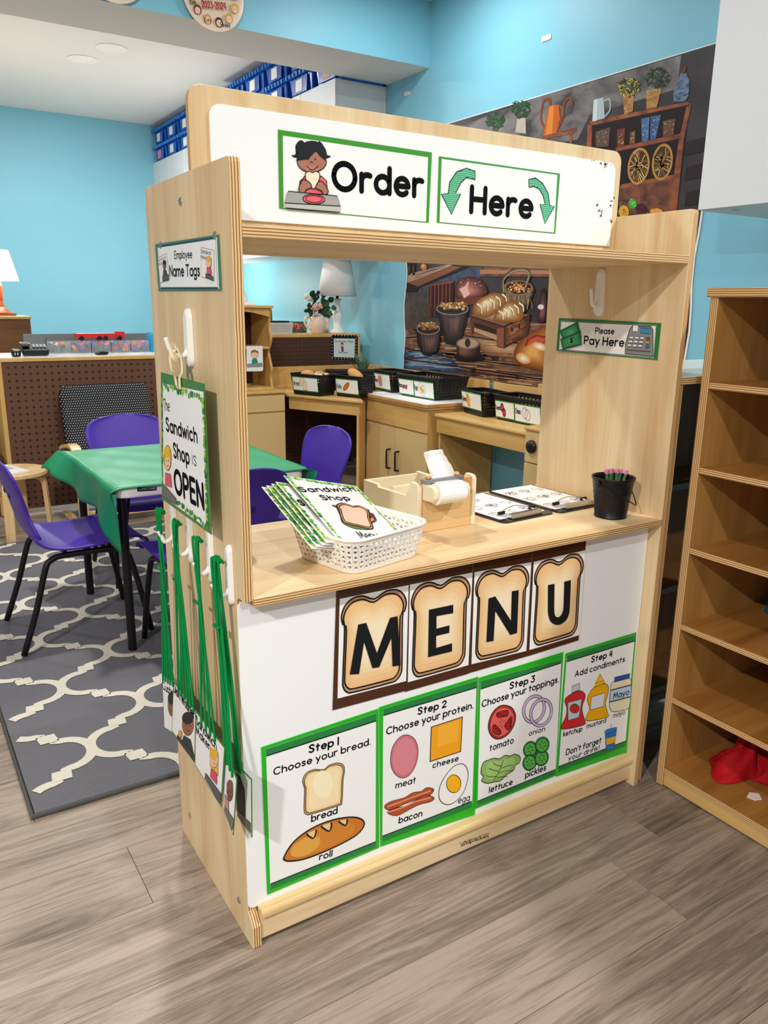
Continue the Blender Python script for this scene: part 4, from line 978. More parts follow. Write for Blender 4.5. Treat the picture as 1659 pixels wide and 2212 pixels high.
W0 = [(.030, .090)]*4+[(.030, .088), (.029, .085), (.045, .082)]
vs = []; 
for (y_, z_), (xa, xb) in zip(spline(pts, 3, False), [W0[min(6, i//3)] for i in range(19)]): vs += [(xa-(z_-.11)*.25 if z_ > .11 else xa, y_, z_-.0), (xb-(z_-.11)*.45 if z_ > .11 else xb, y_, z_)]
b.add(vs, [(2*i, 2*i+1, 2*i+3, 2*i+2) for i in range(len(vs)//2-1)]); b.build('paper_strip', M_PAPER, rg, smooth=True, solid=.0004)

# ------------------------------------------------------------------ clipboards with order sheets
def clipboard(label, fl, rot, wd, ln, z):
    t = thing('clipboard', label, 'clipboard', (fl[0], fl[1], z), (0, 0, rot), 'clipboards on the counter')
    b = MB(); b.prism(rrect(0, 0, wd, ln, .012), 2, .0003, .0035); b.build('board', flat('#1b1c1e', .2, .5, name='dark_acrylic'), t)
    b = MB(); b.box((.008, .022, .0037), (wd-.008, ln-.006, .0041)); b.build('order_sheet', M_PAPER, t)
    a = Art(.0044); r = random.Random(int(wd*9999))
    for i in range(3):
        for j in range(3):
            cx = .03+i*(wd-.06)/2; cy = .062+j*(ln-.10)/2.2; kind = (i+j) % 3
            if kind == 0:
                a.line(ell(cx, cy, .014, .009, 14), .0012, INK, True); a.line(ell(cx+.002, cy, .009, .0055, 12), .0010, INK, True)
            elif kind == 1:
                a.line([(cx-.014, cy-.008), (cx+.013, cy-.008), (cx+.014, cy+.008), (cx-.013, cy+.008)], .0012, INK, True)
                for k in range(5): a.fill(ell(cx+r.uniform(-.01, .01), cy+r.uniform(-.005, .005), .0016, .0012, 6), INK, False)
            else:
                a.line(ell(cx, cy, .015, .010, 12), .0012, INK, True)
                for k in range(7): a.fill(ell(cx+r.uniform(-.009, .009), cy+r.uniform(-.006, .006), .0024, .0018, 7), '#2a2a2a', False)
            a.line([(cx-.008, cy-.0155), (cx+.008, cy-.0155)], .0016, '#3a3a3a')
    for k in range(4): a.line([(wd*.32, ln*.5+k*.0035), (wd*.68, ln*.5+k*.0035)], .0006, '#888888')
    for k in range(2): a.line([(.014, .030+k*.007), (wd-.016, .030+k*.007)], .0009, '#333333')
    s = a.build('printed_drawings', t); s['kind'] = 'stuff'
    b = MB(); b.prism([(.006, .004), (.006, .007), (.012, .013), (.024, .012), (.030, .006), (.030, .0045)], 0, wd*.20, wd*.80); b.build('clip_plate', M_CHROME, t, bevel=.0008)
    b = MB(); b.tube(spline([(wd*.24, .024, .010), (wd*.26, .045, .012), (wd*.42, .050, .017), (wd*.58, .050, .017), (wd*.74, .045, .012), (wd*.76, .024, .010)], 5, False), .0011, 6); b.build('clip_wire', M_CHROME, t, smooth=True)
    for x in (.2, .8):
        b = MB(); b.tube([(wd*x-.008, .040, .0105), (wd*x+.008, .040, .0105)], .0042, 8); b.build('clip_tip', M_BLACK, t, smooth=False)
    return t
clipboard('clipboard with order sheet lying beside the toy register', (.628, .138), math.radians(4), .152, .225, CT)
clipboard('clipboard with order sheet beside the black pail', (.789, .143), math.radians(2.5), .148, .235, CT)

# ------------------------------------------------------------------ pail of crayons
PC = (.872, .076)
pl = thing('metal_pail', 'small black metal pail with pink-tipped pencils', 'pail', (PC[0], PC[1], CT))
b = MB(); b.lathe([(.030, 0), (.0345, 0), (.0345, .003), (.0335, .004), (.0395, .052), (.0405, .053), (.0398, .0555), (.0442, .083), (.0455, .084), (.0455, .0875), (.0435, .0875), (.0425, .083), (.0325, .004), (.030, .003)], 36)
b.build('pail_body', M_BLKMET, pl, smooth=True)
b = MB(); b.tube(spline([(-.0458, 0, .075), (-.038, -.035, .058), (0, -.0480, .042), (.036, -.036, .030), (.0455, 0, .075)], 6, False), .0012, 6); b.build('handle', M_BLKMET, pl, smooth=True)
for sx in (-1, 1):
    b = MB(); b.ball((sx*.0455, 0, .075), (.003, .006, .006), 8, 5); b.build('handle_ear', M_BLKMET, pl, smooth=True)
PEN = [(-.010, .012, .10, .10), (-.004, .016, .05, .03), (.002, .010, -.02, .08), (.010, .016, .06, -.02), (.016, .008, .10, .05), (.027, .014, .42, .05), (.031, .004, .50, -.02)]
pencil = None
for i, (dx, dy, tx, ty) in enumerate(PEN):
    loc = (PC[0]+dx*.35, PC[1]+dy*.35, CT+.005); rot = (math.atan(-dy*.6/.085)-ty*.1, math.atan(dx*.65/.085)+tx*.25, 0)
    lab = ['leftmost pink-tipped pencil in the black pail', 'second pink-tipped pencil from the left in the pail', 'third pink-tipped pencil from the left in the pail', 'middle pink-tipped pencil in the pail', 'pink-tipped pencil right of the middle in the pail', 'pink-tipped pencil leaning right in the pail', 'rightmost pink-tipped pencil leaning over the pail rim'][i]
    if pencil is None:
        pencil = thing('pencil', lab, 'pencil', loc, rot, 'pencils in the black pail')
        b = MB(); b.tube([(0, 0, 0), (0, 0, .086)], .0032, 6); b.build('barrel', flat('#4a7a4a', .5), pencil)
        b = MB(); b.tube([(0, 0, .086), (0, 0, .0875), (0, 0, .095), (0, 0, .0965)], [.0038, .0046, .0046, .0036], 10); b.build('eraser_tip', flat('#d98aa6', .6, name='pink_rubber'), pencil, smooth=False)
    else: dup(pencil, loc, rot, lab)

# green cup at the left end of the counter
b = MB(); b.lathe([(.0005, 0), (.026, 0), (.030, .004), (.036, .070), (.0365, .080), (.034, .080), (.028, .008), (.0005, .006)], 32, c=(.073, .235, CT+.0005))
tag(b.build('cup', flat('#1d5b45', .4, .4, name='dark_green_plastic'), None, smooth=True), 'dark green cup at the left end of the counter', 'cup')

# ------------------------------------------------------------------ open shelf unit at the right
SX, SD, SY1, SY0 = 1.0, .40, -.018, -1.08
su = thing('open_shelf_unit', 'tall plywood shelf unit with open compartments at the right', 'shelf unit', (SX, SY1, 0))
ST = .018
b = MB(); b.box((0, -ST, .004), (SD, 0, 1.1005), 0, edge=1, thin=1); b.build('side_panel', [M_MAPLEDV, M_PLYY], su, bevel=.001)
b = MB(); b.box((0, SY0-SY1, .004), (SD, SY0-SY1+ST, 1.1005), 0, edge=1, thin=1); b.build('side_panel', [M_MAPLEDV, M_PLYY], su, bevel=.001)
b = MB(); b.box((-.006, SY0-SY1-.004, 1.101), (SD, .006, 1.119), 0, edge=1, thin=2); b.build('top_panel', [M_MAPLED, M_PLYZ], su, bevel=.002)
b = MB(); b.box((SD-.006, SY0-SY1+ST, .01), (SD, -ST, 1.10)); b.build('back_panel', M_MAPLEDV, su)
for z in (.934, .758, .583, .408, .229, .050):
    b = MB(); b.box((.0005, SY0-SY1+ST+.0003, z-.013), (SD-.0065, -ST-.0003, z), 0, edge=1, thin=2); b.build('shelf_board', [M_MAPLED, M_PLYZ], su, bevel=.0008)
b = MB(); b.box((.004, SY0-SY1+ST+.0003, .006), (.018, -ST-.0003, .0365)); b.build('base_board', wood('shelf_base_wood', '#c89a54', '#dab474', 1), su)
# crumpled cloths
def cloth_heap(name, label, cx, cy, z, rx, ry, h, mat, seed, n=30):
    r = random.Random(seed); b = MB(); vs = []; fs = []
    ph = [(r.uniform(2, 5), r.uniform(0, 6.28), r.uniform(.15, .4)) for _ in range(5)]; m_ = 40
    for i in range(n+1):
        t = i/n
        for k in range(m_):
            a_ = 2*PI*k/m_; rr = t*(1+sum(w*.5*math.sin(f_*a_+p) for f_, p, w in ph)*t)
            zz = h*(1-t**1.6)*(.65+.35*math.sin(3*a_+6*t+ph[0][1]))+.02*t*(1-t)*4*math.sin(7*a_+ph[1][1]+9*t)*(h/.1)
            vs.append((cx+rx*rr*math.cos(a_), cy+ry*rr*math.sin(a_), z+.002+max(0, zz)))
    for i in range(n):
        for k in range(m_): k2 = (k+1) % m_; fs.append((i*m_+k, i*m_+k2, (i+1)*m_+k2, (i+1)*m_+k))
    b.add(vs, fs); return tag(b.build(name, mat, None, smooth=True, solid=.0015), label, 'cloth')
M_RED = flat('#b5121b', .75, .2, name='red_cloth', bump=.15, bscale=300)
b = MB(); vs = []; fs = []
cloth_heap('red_cloth', 'crumpled red cloth on the lowest shelf of the shelf unit', 1.165, -.135, .050, .085, .072, .085, M_RED, 4)
b = MB(); b.prism([(1.062, -.205), (1.082, -.198), (1.096, -.212), (1.082, -.228), (1.066, -.222)], 2, .0505, .052); tag(b.build('paper_scrap', flat('#f0dcd4', .6)), 'small pale paper scrap on the lowest shelf by the red cloth', 'paper')
cloth_heap('blue_cloth', 'folded blue cloth on the middle shelf of the shelf unit', 1.275, -.105, .408, .050, .046, .050, flat('#1d5a78', .7, .2, name='blue_cloth', bump=.15, bscale=300), 8)
b = MB(); b.lathe([(.001, 0), (.035, 0), (.042, .03), (.040, .07), (.036, .07), (.037, .03), (.001, .006)], 28, c=(1.235, -.085, .9345)); tag(b.build('purple_bowl', flat('#4b1c8c', .4), None, smooth=True), 'purple plastic bowl on the top shelf of the shelf unit', 'bowl')
b = MB(); b.prism([(1.14, -.10), (1.21, -.04), (1.30, -.10), (1.28, -.35), (1.16, -.35)], 2, 1.1195, 1.124); tag(b.build('blue_folder', flat('#1f66b5', .4)), 'blue folder lying on top of the shelf unit', 'folder')

# low bookcase wedged between stall and shelf unit
M_LB = wood('shaded_shelf_wood', '#4a2c12', '#6b4420', 2)  # wood darkened so the colour carries the shade inside the gap
lb = thing('low_bookcase', 'low bookcase with pale grey top wedged behind the shelf unit', 'bookcase', (.964, .008, 0))
b = MB(); b.box((0, 0, .002), (.016, .36, .926), 0, edge=1, thin=0); b.build('side_panel', [M_LB, M_PLYX], lb, bevel=.001)
b = MB(); b.box((.85, 0, .002), (.866, .36, .926), 0, edge=1, thin=0); b.build('side_panel', [M_LB, M_PLYX], lb, bevel=.001)
b = MB(); b.box((-.001, -.004, .9265), (.87, .364, .9425), 0, edge=1, thin=2); b.build('top_panel', [flat('#cfd0c8', .25, .5, name='grey_laminate'), M_PLYZ], lb, bevel=.001)
b = MB(); b.box((.016, .35, .01), (.85, .36, .926)); b.build('back_panel', M_LB, lb)
for z in (.06, .35, .63):
    b = MB(); b.box((.0165, .20, z), (.8495, .3495, z+.015)); b.build('shelf_board', M_LB, lb)
# ------------------------------------------------------------------ bakery mural on the right wall
def mural_mat(name, dark, light, sc=3.0, det=6):
    mt, nt, b = new_mat(name); v = obj_coords(nt, False, (sc, sc*1.6, sc))
    n = nt.nodes.new('ShaderNodeTexNoise'); n.inputs['Scale'].default_value = 1.6; n.inputs['Detail'].default_value = det; n.inputs['Distortion'].default_value = .8
    nt.links.new(v, n.inputs['Vector']); nt.links.new(ramp(nt, n.outputs['Fac'], [(.32, dark), (.68, light)]), b.inputs['Base Color'])
    b.inputs['Roughness'].default_value = .45; return mt
MXP = WX-.004
M = frame_of('side', Vector((MXP, 2.175, 1.378)))
# wavy paper edge
e1 = [(-1.062+.010*math.sin(i*1.7)+.006*math.sin(i*.9+1), .685*(1-2*i/14)) for i in range(15)]
outer = [(1.062, .685)]+[(1.062+.008*math.sin(i*1.3), .685*(1-2*i/14)) for i in range(1, 15)]
poly = e1[::-1]+outer
b = MB(); b.prism([(x, y) for x, y in poly], 2, -.0012, 0); mural = b.build('wall_mural', flat('#efeeea', .5)); mural.matrix_world = M
tag(mural, 'large printed bakery mural of bread, baskets and shelves on the blue wall', 'mural')
a = Art(.0002); a.fill([(x*.991, y*.994) for x, y in poly], mural_mat('mural_dark', '#150f13', '#3c3238', 2.2)); a.build('printed_background', mural)
F1 = Frame(M, (860, 530, 1659/460)); F2 = Frame(M, E_)
def A1(pts, n=0): return [F1(p) for p in (spline(pts, n) if n else pts)]
def A2(pts, n=0): return [F2(p) for p in (spline(pts, n) if n else pts)]
rs = random.Random(9)
MW = mural_mat('mural_table', '#3a2318', '#94664a', 7); MWD = mural_mat('mural_wood_dark', '#35190f', '#8a4c30', 10)
def mixc(a, c, t):
    a, c = a.lstrip('#'), c.lstrip('#'); return '#'+''.join('%02x' % int(round(int(a[k:k+2], 16)*(1-t)+int(c[k:k+2], 16)*t)) for k in (0, 2, 4))
def shaded(a, pts, dark, light, hx, hy, n=7, Fn=A1, power=1.0):
    """printed form: rings of the outline drawn towards a highlight, dark to light"""
    for k in range(n):
        s = 1-(k/n)**power*.88; a.fill(Fn([(hx+(x-hx)*s, hy+(y-hy)*s) for x, y in pts]), mixc(dark, light, k/(n-1)))
def grain(a, q, n, cols, w, Fn=A1):
    for k in range(n):
        v = rs.random(); u0 = rs.uniform(0, .7); u1 = min(1, u0+rs.uniform(.1, .5)); a.line(Fn([bil(q, u0, v), bil(q, (u0+u1)/2, v+rs.uniform(-.01, .01)), bil(q, u1, v)]), w*rs.uniform(.5, 1.4), rs.choice(cols), step=False)
    a.z += EPS*.5
a = Art(.0006)
a.fill(A1([(60, 340), (250, 290), (250, 620), (60, 660)]), mural_mat('mural_brick', '#241a1c', '#4f3c38', 14)); a.fill(A1([(380, 165), (640, 170), (640, 330), (440, 330), (300, 330), (150, 365)]), mural_mat('mural_blue_shade', '#141b2c', '#3a4c70', 8)); a.fill(A1([(690, 240), (1210, 245), (1210, 560), (1000, 560), (690, 400)]), mural_mat('mural_gloom', '#100c12', '#2c2024', 8))
a.build('printed_room', mural)
a = Art(.0010); TQ = [(60, 650), (1210, 600), (1210, 1125), (45, 965)]
a.fill(A1([(60, 660), (300, 600), (560, 560), (900, 560), (1210, 640), (1210, 1125), (45, 965), (52, 800)]), MW)
grain(a, TQ, 90, ['#5a3a28', '#7d5540', '#a87c5c', '#3a241a', '#c49a78'], .006)
shaded(a, [(440, 690), (700, 640), (1000, 700), (1180, 800), (1100, 900), (700, 860)], '#7a5038', '#c99c74', 800, 790, 6)
grain(a, [(440, 690), (1100, 720), (1100, 880), (500, 850)], 24, ['#8a5c40', '#b58a68'], .004)
for q in ([(52, 820), (250, 800), (400, 870), (45, 880)], [(48, 885), (420, 880), (520, 990), (45, 962)]): shaded(a, q, '#263650', '#7a9ab8', q[0][0]+90, q[0][1]+35, 5); grain(a, q, 16, ['#1d2a40', '#9ab5cc', '#4a6688'], .004)
for q in ([(60, 720), (430, 690), (1210, 800)], [(52, 800), (400, 872), (1210, 965)], [(50, 884), (400, 935), (1210, 1055)]): a.line(A1(q), .006, '#150d0b'); a.line(A1([(x, y+10) for x, y in q]), .003, '#9a7458')
for q in ((760, 875, 28, 12), (930, 1030, 14, 6), (590, 975, 16, 7)): a.fill(A1(ell(*q)), '#3a241a'); a.line(A1(ell(*q)), .004, '#1a0f0c', True)
a.build('printed_table', mural)
a = Art(.0042)
a.fill(A1([(75, 232), (400, 150), (560, 168), (160, 332), (150, 365), (68, 365)]), '#1f1310'); a.fill(A1([(75, 290), (160, 262), (430, 160), (500, 168), (160, 320)]), '#8a5238'); a.fill(A1([(78, 225), (395, 148), (430, 155), (160, 262), (75, 290)]), '#b09080')
grain(a, [(80, 230), (395, 150), (420, 160), (90, 285)], 14, ['#8f6f60', '#c9ada0'], .003)
for i, x in enumerate((78, 112)): shaded(a, [(x, 140), (x+28, 140), (x+25, 228), (x+4, 236)], '#1d1210', '#5a4038', x+10, 180, 4)
a.fill(A1(ell(205, 168, 25, 26)), '#c9743a'); a.fill(A1(ell(200, 160, 14, 14)), '#e8a86a')
a.fill(A1([(640, 172), (1210, 175), (1210, 245), (640, 240)]), MWD); a.fill(A1([(645, 190), (1210, 195), (1210, 225), (645, 222)]), '#b0785a')
a.build('printed_shelf', mural)
a = Art(.0042); a.fill(A1([(245, 300), (440, 276), (435, 440), (380, 560), (250, 560)]), '#2c100d')
for i in range(6):
    x = 262+i*30; a.line(A1([(x, 305-i*4), (x-2, 440), (x-6, 560)]), .011, '#6b2a20'); a.line(A1([(x-3, 305-i*4), (x-5, 480)]), .004, '#a8553f')
a.line(A1([(248, 312), (438, 284)]), .010, '#8a4232'); a.build('printed_chair', mural)
a = Art(.0046); lf = spline([(445, 340), (460, 290), (510, 255), (570, 243), (640, 265), (690, 320), (695, 380), (600, 415), (520, 425), (455, 400)], 4)
shaded(a, lf, '#4a1c1a', '#c78274', 545, 360, 9); a.fill(A1([(480, 340), (525, 320), (560, 275), (548, 340), (565, 380), (520, 415), (505, 375)]), '#e3b8aa'); a.fill(A1([(440, 418), (600, 405), (700, 395), (640, 455), (500, 470)]), '#6b3524')
for i in range(18): a.fill(A1(ell(rs.uniform(480, 660), rs.uniform(262, 350), 3, 3, 6)), '#f0d8d0', False)
a.build('printed_loaf', mural)
a = Art(.0046); shaded(a, spline([(815, 350), (830, 400), (870, 480), (940, 510), (1000, 515), (1045, 420), (1065, 330), (940, 300)], 3), '#2f2218', '#8f7558', 930, 400, 7)
for k in range(40): t0 = rs.uniform(820, 1050); a.line(A1([(t0, rs.uniform(360, 400)), (t0+rs.uniform(-18, 18), rs.uniform(430, 500))]), .004, rs.choice(['#a88c68', '#5c4630', '#c9ae88']), step=False)
a.z += EPS; a.fill(A1(ell(940, 335, 120, 64)), '#7d6448'); a.fill(A1(ell(945, 330, 98, 48)), '#1f130e')
for i in range(90): a.fill(A1(ell(rs.gauss(945, 40), rs.gauss(332, 18), rs.uniform(5, 10), rs.uniform(5, 8), 7)), rs.choice(['#d98a3a', '#b5502a', '#e8b45a', '#c46a34', '#f2cf8a', '#7d3418']), False)
a.z += EPS; a.line(A1(spline([(826, 370), (825, 270), (890, 205), (975, 190), (1030, 215), (1010, 300), (985, 365)], 6, False)), .020, '#4f3f2c'); a.line(A1(spline([(828, 365), (830, 272), (894, 208), (975, 194), (1026, 218), (1006, 300), (982, 362)], 6, False)), .009, '#a08868'); a.build('printed_basket', mural)
a = Art(.0050); a.fill(A1([(560, 548), (745, 500), (1035, 540), (830, 632)]), '#8a5c48'); shaded(a, [(600, 550), (745, 515), (1000, 545), (830, 612)], '#8a5c48', '#c49a80', 790, 560, 5)
a.fill(A1([(565, 555), (830, 632), (828, 800), (775, 790), (775, 740), (590, 672), (580, 705)]), '#5a3020'); a.fill(A1([(600, 600), (770, 655), (770, 690), (600, 635)]), '#24120c'); a.fill(A1([(600, 640), (775, 700), (775, 740), (598, 672)]), '#b8926c'); a.fill(A1([(775, 650), (830, 640), (828, 798), (780, 788)]), '#8a5238')
shaded(a, [(830, 632), (1035, 545), (1022, 700), (828, 800)], '#4a2618', '#9a5c3c', 910, 680, 5); grain(a, [(835, 640), (1030, 555), (1018, 690), (832, 790)], 16, ['#3a1c10', '#b0714c'], .003)
for q in ((895, 655), (950, 632)): a.fill(A1(ell(q[0], q[1], 8, 18)), '#140a08')
a.line(A1([(560, 548), (830, 632), (1035, 542)]), .006, '#2a140c'); a.build('printed_crate', mural)
for k, (pts, hx, hy) in enumerate((([(588, 520), (600, 455), (660, 405), (760, 368), (850, 398), (845, 470), (720, 556), (620, 556)], 690, 450), ([(750, 582), (790, 510), (865, 432), (955, 445), (990, 520), (968, 582), (870, 602)], 850, 520))):
    a = Art(.0058+k*.0022); shaded(a, spline(pts, 4), '#8a5424', '#f0dcae', hx, hy, 9, power=.8)
    for i in range(5):
        t = i/4; x = (620 if k == 0 else 790)+t*(195 if k == 0 else 160); y0 = (468 if k == 0 else 522)-t*(75 if k == 0 else 62); hgt = 70 if k == 0 else 62
        a.line(A1(spline([(x-6, y0-12), (x+26, y0+14), (x+30, y0+hgt)], 4, False)), .005, '#7d4a20'); a.line(A1(spline([(x+2, y0-12), (x+34, y0+14), (x+38, y0+hgt-6)], 4, False)), .009, '#f8ecca')
    a.build('printed_croissant', mural)
for k, (body, cx, cy, rx, ry, n, cols) in enumerate((([(300, 500), (560, 490), (535, 620), (500, 745), (440, 775), (372, 765), (335, 640)], 430, 485, 128, 50, 70, ['#c98a4a', '#e0a85a', '#9a5c2a', '#f0c47c', '#f6dca0']), ([(148, 660), (342, 648), (335, 760), (315, 825), (255, 862), (200, 850), (160, 770)], 245, 640, 92, 48, 80, ['#7d5230', '#a9743f', '#5c3a22', '#c4925a', '#d8b07c']))):
    a = Art(.0050+k*.0040); shaded(a, body, '#140e12', '#6a5048', cx+20, cy+120, 7)
    for i in range(7): x = cx-rx*.8+i*rx*.27; a.line(A1([(x, cy+50), (x+(cx-x)*.3, cy+190)]), .003, rs.choice(['#7d645c', '#1d1418']), step=False)
    a.z += EPS; a.fill(A1(ell(cx, cy+10, rx, ry)), '#8a7f82'); a.fill(A1(ell(cx, cy+9, rx*.92, ry*.84)), '#24150f')
    for i in range(n): r_ = rs.uniform(9, 16); x, y = cx+max(-1, min(1, rs.gauss(0, .42)))*rx*.85, cy-rs.random()*ry*.95+12; a.fill(A1(ell(x, y, r_, r_*.85, 8)), mixc(rs.choice(cols), '#2a1408', .35), False); a.fill(A1(ell(x-2, y-3, r_*.66, r_*.5, 8)), rs.choice(cols), False)
    a.build('printed_nut_bowl', mural)
a = Art(.0050); a.fill(A1(ell(560, 870, 120, 40)), '#1a0f0c'); shaded(a, [(458, 770), (640, 765), (642, 845), (600, 878), (545, 886), (490, 872), (462, 840)], '#241410', '#7d5540', 500, 830, 6); a.fill(A1(ell(550, 765, 92, 46)), '#7a6660'); a.fill(A1(ell(550, 763, 78, 36)), '#b59678'); a.fill(A1(ell(548, 760, 22, 34)), '#30211d'); a.build('printed_jar', mural)
a = Art(.0052); br_ = spline([(905, 860), (930, 780), (1000, 700), (1090, 650), (1215, 625), (1215, 965), (1080, 968), (960, 935)], 4)
shaded(a, br_, '#7a3c14', '#eba85a', 1050, 830, 9); a.fill(A1([(990, 790), (1010, 730), (1080, 695), (1160, 705), (1150, 765), (1070, 745)]), '#8a2418'); a.fill(A1([(1005, 785), (1030, 735), (1090, 710), (1150, 725), (1140, 760), (1070, 745)]), '#c4553a')
shaded(a, ell(985, 880, 62, 42, 16, .4), '#d89a58', '#f6e6c8', 985, 880, 4); shaded(a, ell(1110, 790, 60, 30, 16, .3), '#e0a868', '#f8ecd4', 1110, 790, 4); a.build('printed_bread', mural)
a = Art(.0050); shaded(a, spline([(1115, 360), (1150, 340), (1165, 460), (1145, 600), (1090, 590), (1100, 500)], 3), '#241018', '#8a4a52', 1130, 520, 5); a.fill(A1(ell(1118, 480, 24, 20)), '#e0d0cc'); a.build('printed_bottle', mural)
# upper right of the mural
MST = mural_mat('mural_plaster', '#2c262c', '#85807e', 4)
a = Art(.0006); a.fill(A2([(200, 600), (560, 462), (1000, 335), (1250, 260), (1230, 420), (820, 540), (760, 660), (500, 700)]), MST); a.build('printed_plaster', mural)
a = Art(.0012); a.fill(A2([(815, 585), (1290, 492), (1228, 1010), (860, 1010), (830, 690)]), '#1f1013'); a.fill(A2([(960, 880), (1225, 840), (1205, 1010), (955, 1015)]), MWD)
for q in ([(815, 572), (1275, 482), (1298, 492), (822, 594)], [(1275, 505), (1300, 490), (1262, 660), (1228, 1010), (1190, 1010), (1236, 680)], [(808, 590), (830, 588), (826, 700), (803, 700)], [(940, 698), (1258, 628), (1256, 652), (942, 716)], [(965, 872), (1228, 822), (1230, 842), (965, 892)], [(595, 640), (756, 602), (756, 620), (735, 632), (735, 680), (722, 680), (722, 634), (600, 660)]):
    a.fill(A2(q), mural_mat('mural_shelf_wood', '#5c2413', '#a5592c', 9))
for y in (640, 760, 880): a.fill(A2([(1275, y+30), (1390, y), (1385, y+70), (1265, y+95)]), '#2b2024')
a.build('printed_wall_shelf', mural)
def plant(pot, fx, fy, fr, cols, pc, z):
    a = Art(z); a.fill(A2(pot), pc)
    for i in range(130):
        t = rs.uniform(0, 6.28); r = fr*math.sqrt(rs.random()); x, y = fx+r*math.cos(t), fy+r*math.sin(t)*.9
        a.fill(A2(ell(x, y, rs.uniform(4, 9), rs.uniform(2, 4), 6, rs.uniform(0, 3))), rs.choice(cols), False, z+.0003+rs.random()*.0004)
    a.build('printed_plant', mural)
PT = mural_mat('mural_pot_gold', '#8a5a2a', '#c99850', 30)
plant([(976, 452), (1030, 440), (1022, 526), (982, 542)], 1005, 412, 52, ['#1c3320', '#2f4a22', '#c9b53a', '#a89a2a'], PT, .0022)
plant([(1086, 428), (1160, 414), (1136, 506), (1086, 516)], 1138, 368, 58, ['#12241a', '#1f3d28', '#2c5233'], PT, .0022)
plant([(476, 562), (516, 555), (518, 632), (468, 625)], 495, 515, 46, ['#1f3d28', '#3a6138', '#24452a'], '#b8b0a0', .0022)
plant([(360, 600), (385, 596), (384, 625), (358, 620)], 372, 570, 42, ['#24452a', '#3a6138'], '#5a5a4a', .0022)
a = Art(.0022); a.fill(A2([(1213, 440), (1235, 375), (1250, 345), (1275, 345), (1290, 385), (1285, 455), (1268, 478), (1216, 484)]), mural_mat('mural_glass', '#23324c', '#7189a8', 22)); a.fill(A2([(1252, 346), (1272, 340), (1276, 308), (1262, 318)]), '#7a3320'); a.build('printed_bottle', mural)
a = Art(.0022); a.fill(A2([(838, 472), (884, 460), (890, 558), (831, 574)]), '#a9bcc0'); a.fill(A2([(838, 472), (856, 468), (852, 570), (831, 574)]), '#c9d6d6'); a.line(A2(spline([(882, 480), (912, 470), (914, 520), (888, 552)], 6, False)), .010, '#93a6aa'); a.build('printed_jug', mural)
a = Art(.0022); a.fill(A2([(625, 500), (672, 494), (678, 560), (662, 628), (598, 642), (612, 560)]), '#c2601e'); a.fill(A2([(630, 502), (650, 498), (642, 632), (610, 638)]), '#dd8434'); a.line(A2(spline([(606, 602), (588, 560), (600, 480), (630, 470), (632, 502)], 6, False)), .012, '#8a3f1a'); a.line(A2(spline([(668, 606), (690, 560), (700, 490), (725, 462), (737, 498)], 6, False)), .010, '#8a3f1a'); a.line(A2(spline([(672, 498), (692, 520), (676, 575)], 6, False)), .008, '#a34e1e'); a.build('printed_watering_can', mural)
for i, (q, c) in enumerate((([(846, 622), (917, 600), (908, 692), (848, 694)], '#5c4a42'), ([(948, 612), (986, 604), (982, 690), (948, 696)], '#6b3a2a'), ([(1010, 625), (1036, 616), (1032, 680), (1006, 686)], '#6b4a36'), ([(1062, 562), (1102, 552), (1096, 664), (1066, 672)], '#4a6a92'), ([(1106, 550), (1157, 542), (1130, 660), (1104, 664)], '#3d5a82'), ([(1165, 572), (1224, 560), (1216, 638), (1165, 650)], '#6a4636'))):
    a = Art(.0024); a.fill(A2(q), c)
    for k in range(14):
        u, v = rs.uniform(.1, .9), rs.uniform(.15, .9); p = bil(q, u, v); a.fill(A2(ell(p[0], p[1], 3, 3, 6)), rs.choice(['#b5906a', '#8a6a50', '#c7b09a']) if i not in (3, 4) else '#8fa9c8', False)
    a.build('printed_jar', mural)
for cx, cy, rx, ry in ((1050, 785, 47, 82), (1162, 765, 44, 82)):
    a = Art(.0024); a.fill(A2(ell(cx, cy, rx, ry, 24, .15)), '#4a3018'); a.line(A2(ell(cx, cy, rx, ry, 24, .15)), .010, '#b58a4c', True)
    for i in range(26):
        t0, t1 = rs.uniform(0, 6.28), rs.uniform(0, 6.28); a.line(A2([(cx+rx*.92*math.cos(t0), cy+ry*.92*math.sin(t0)), (cx+rx*.3*math.cos(t1), cy+ry*.3*math.sin(t1))]), .004, rs.choice(['#c79c5a', '#e0bd80', '#8f6a34']), step=False)
    a.build('printed_tray', mural)
for i, (cx, cy, rx, ry, c) in enumerate(((980, 1000, 24, 30, '#d5a12a'), (1022, 962, 20, 24, '#3f9a3a'), (1062, 988, 26, 28, '#4a1a2c'), (1135, 1000, 30, 16, '#e2912a'))):
    a = Art(.0026+i*.0003); a.fill(A2(ell(cx, cy, rx, ry)), c)
    for k in range(10): a.fill(A2(ell(cx+rs.gauss(0, rx*.4), cy+rs.gauss(0, ry*.4), 4, 4, 6)), {0: '#8a6a1c', 1: '#7fd06a', 2: '#2c0f1c', 3: '#f2b04a'}[i], False)
    a.build('printed_fruit', mural)
# leftover hook plates on the wall
for i, (px, py, w) in enumerate(((1181, 82, .052), (880, 202, .048))):
    p = on_x(px, py, WX); b = MB(); b.prism(rrect(-w*.62, -.012, w*.62, .012, .006), 2, 0, .004)
    o = b.build('wall_hook_plate', flat('#eceae4', .5)); Mx = frame_of('side', p); o.matrix_world = Mx@Euler((0, 0, math.radians(0))).to_matrix().to_4x4()
    tag(o, ('white adhesive strip high on the blue wall above the mural' if i == 0 else 'white adhesive strip on the blue wall near the ceiling beam'), 'wall plate', 'white adhesive strips on the wall')

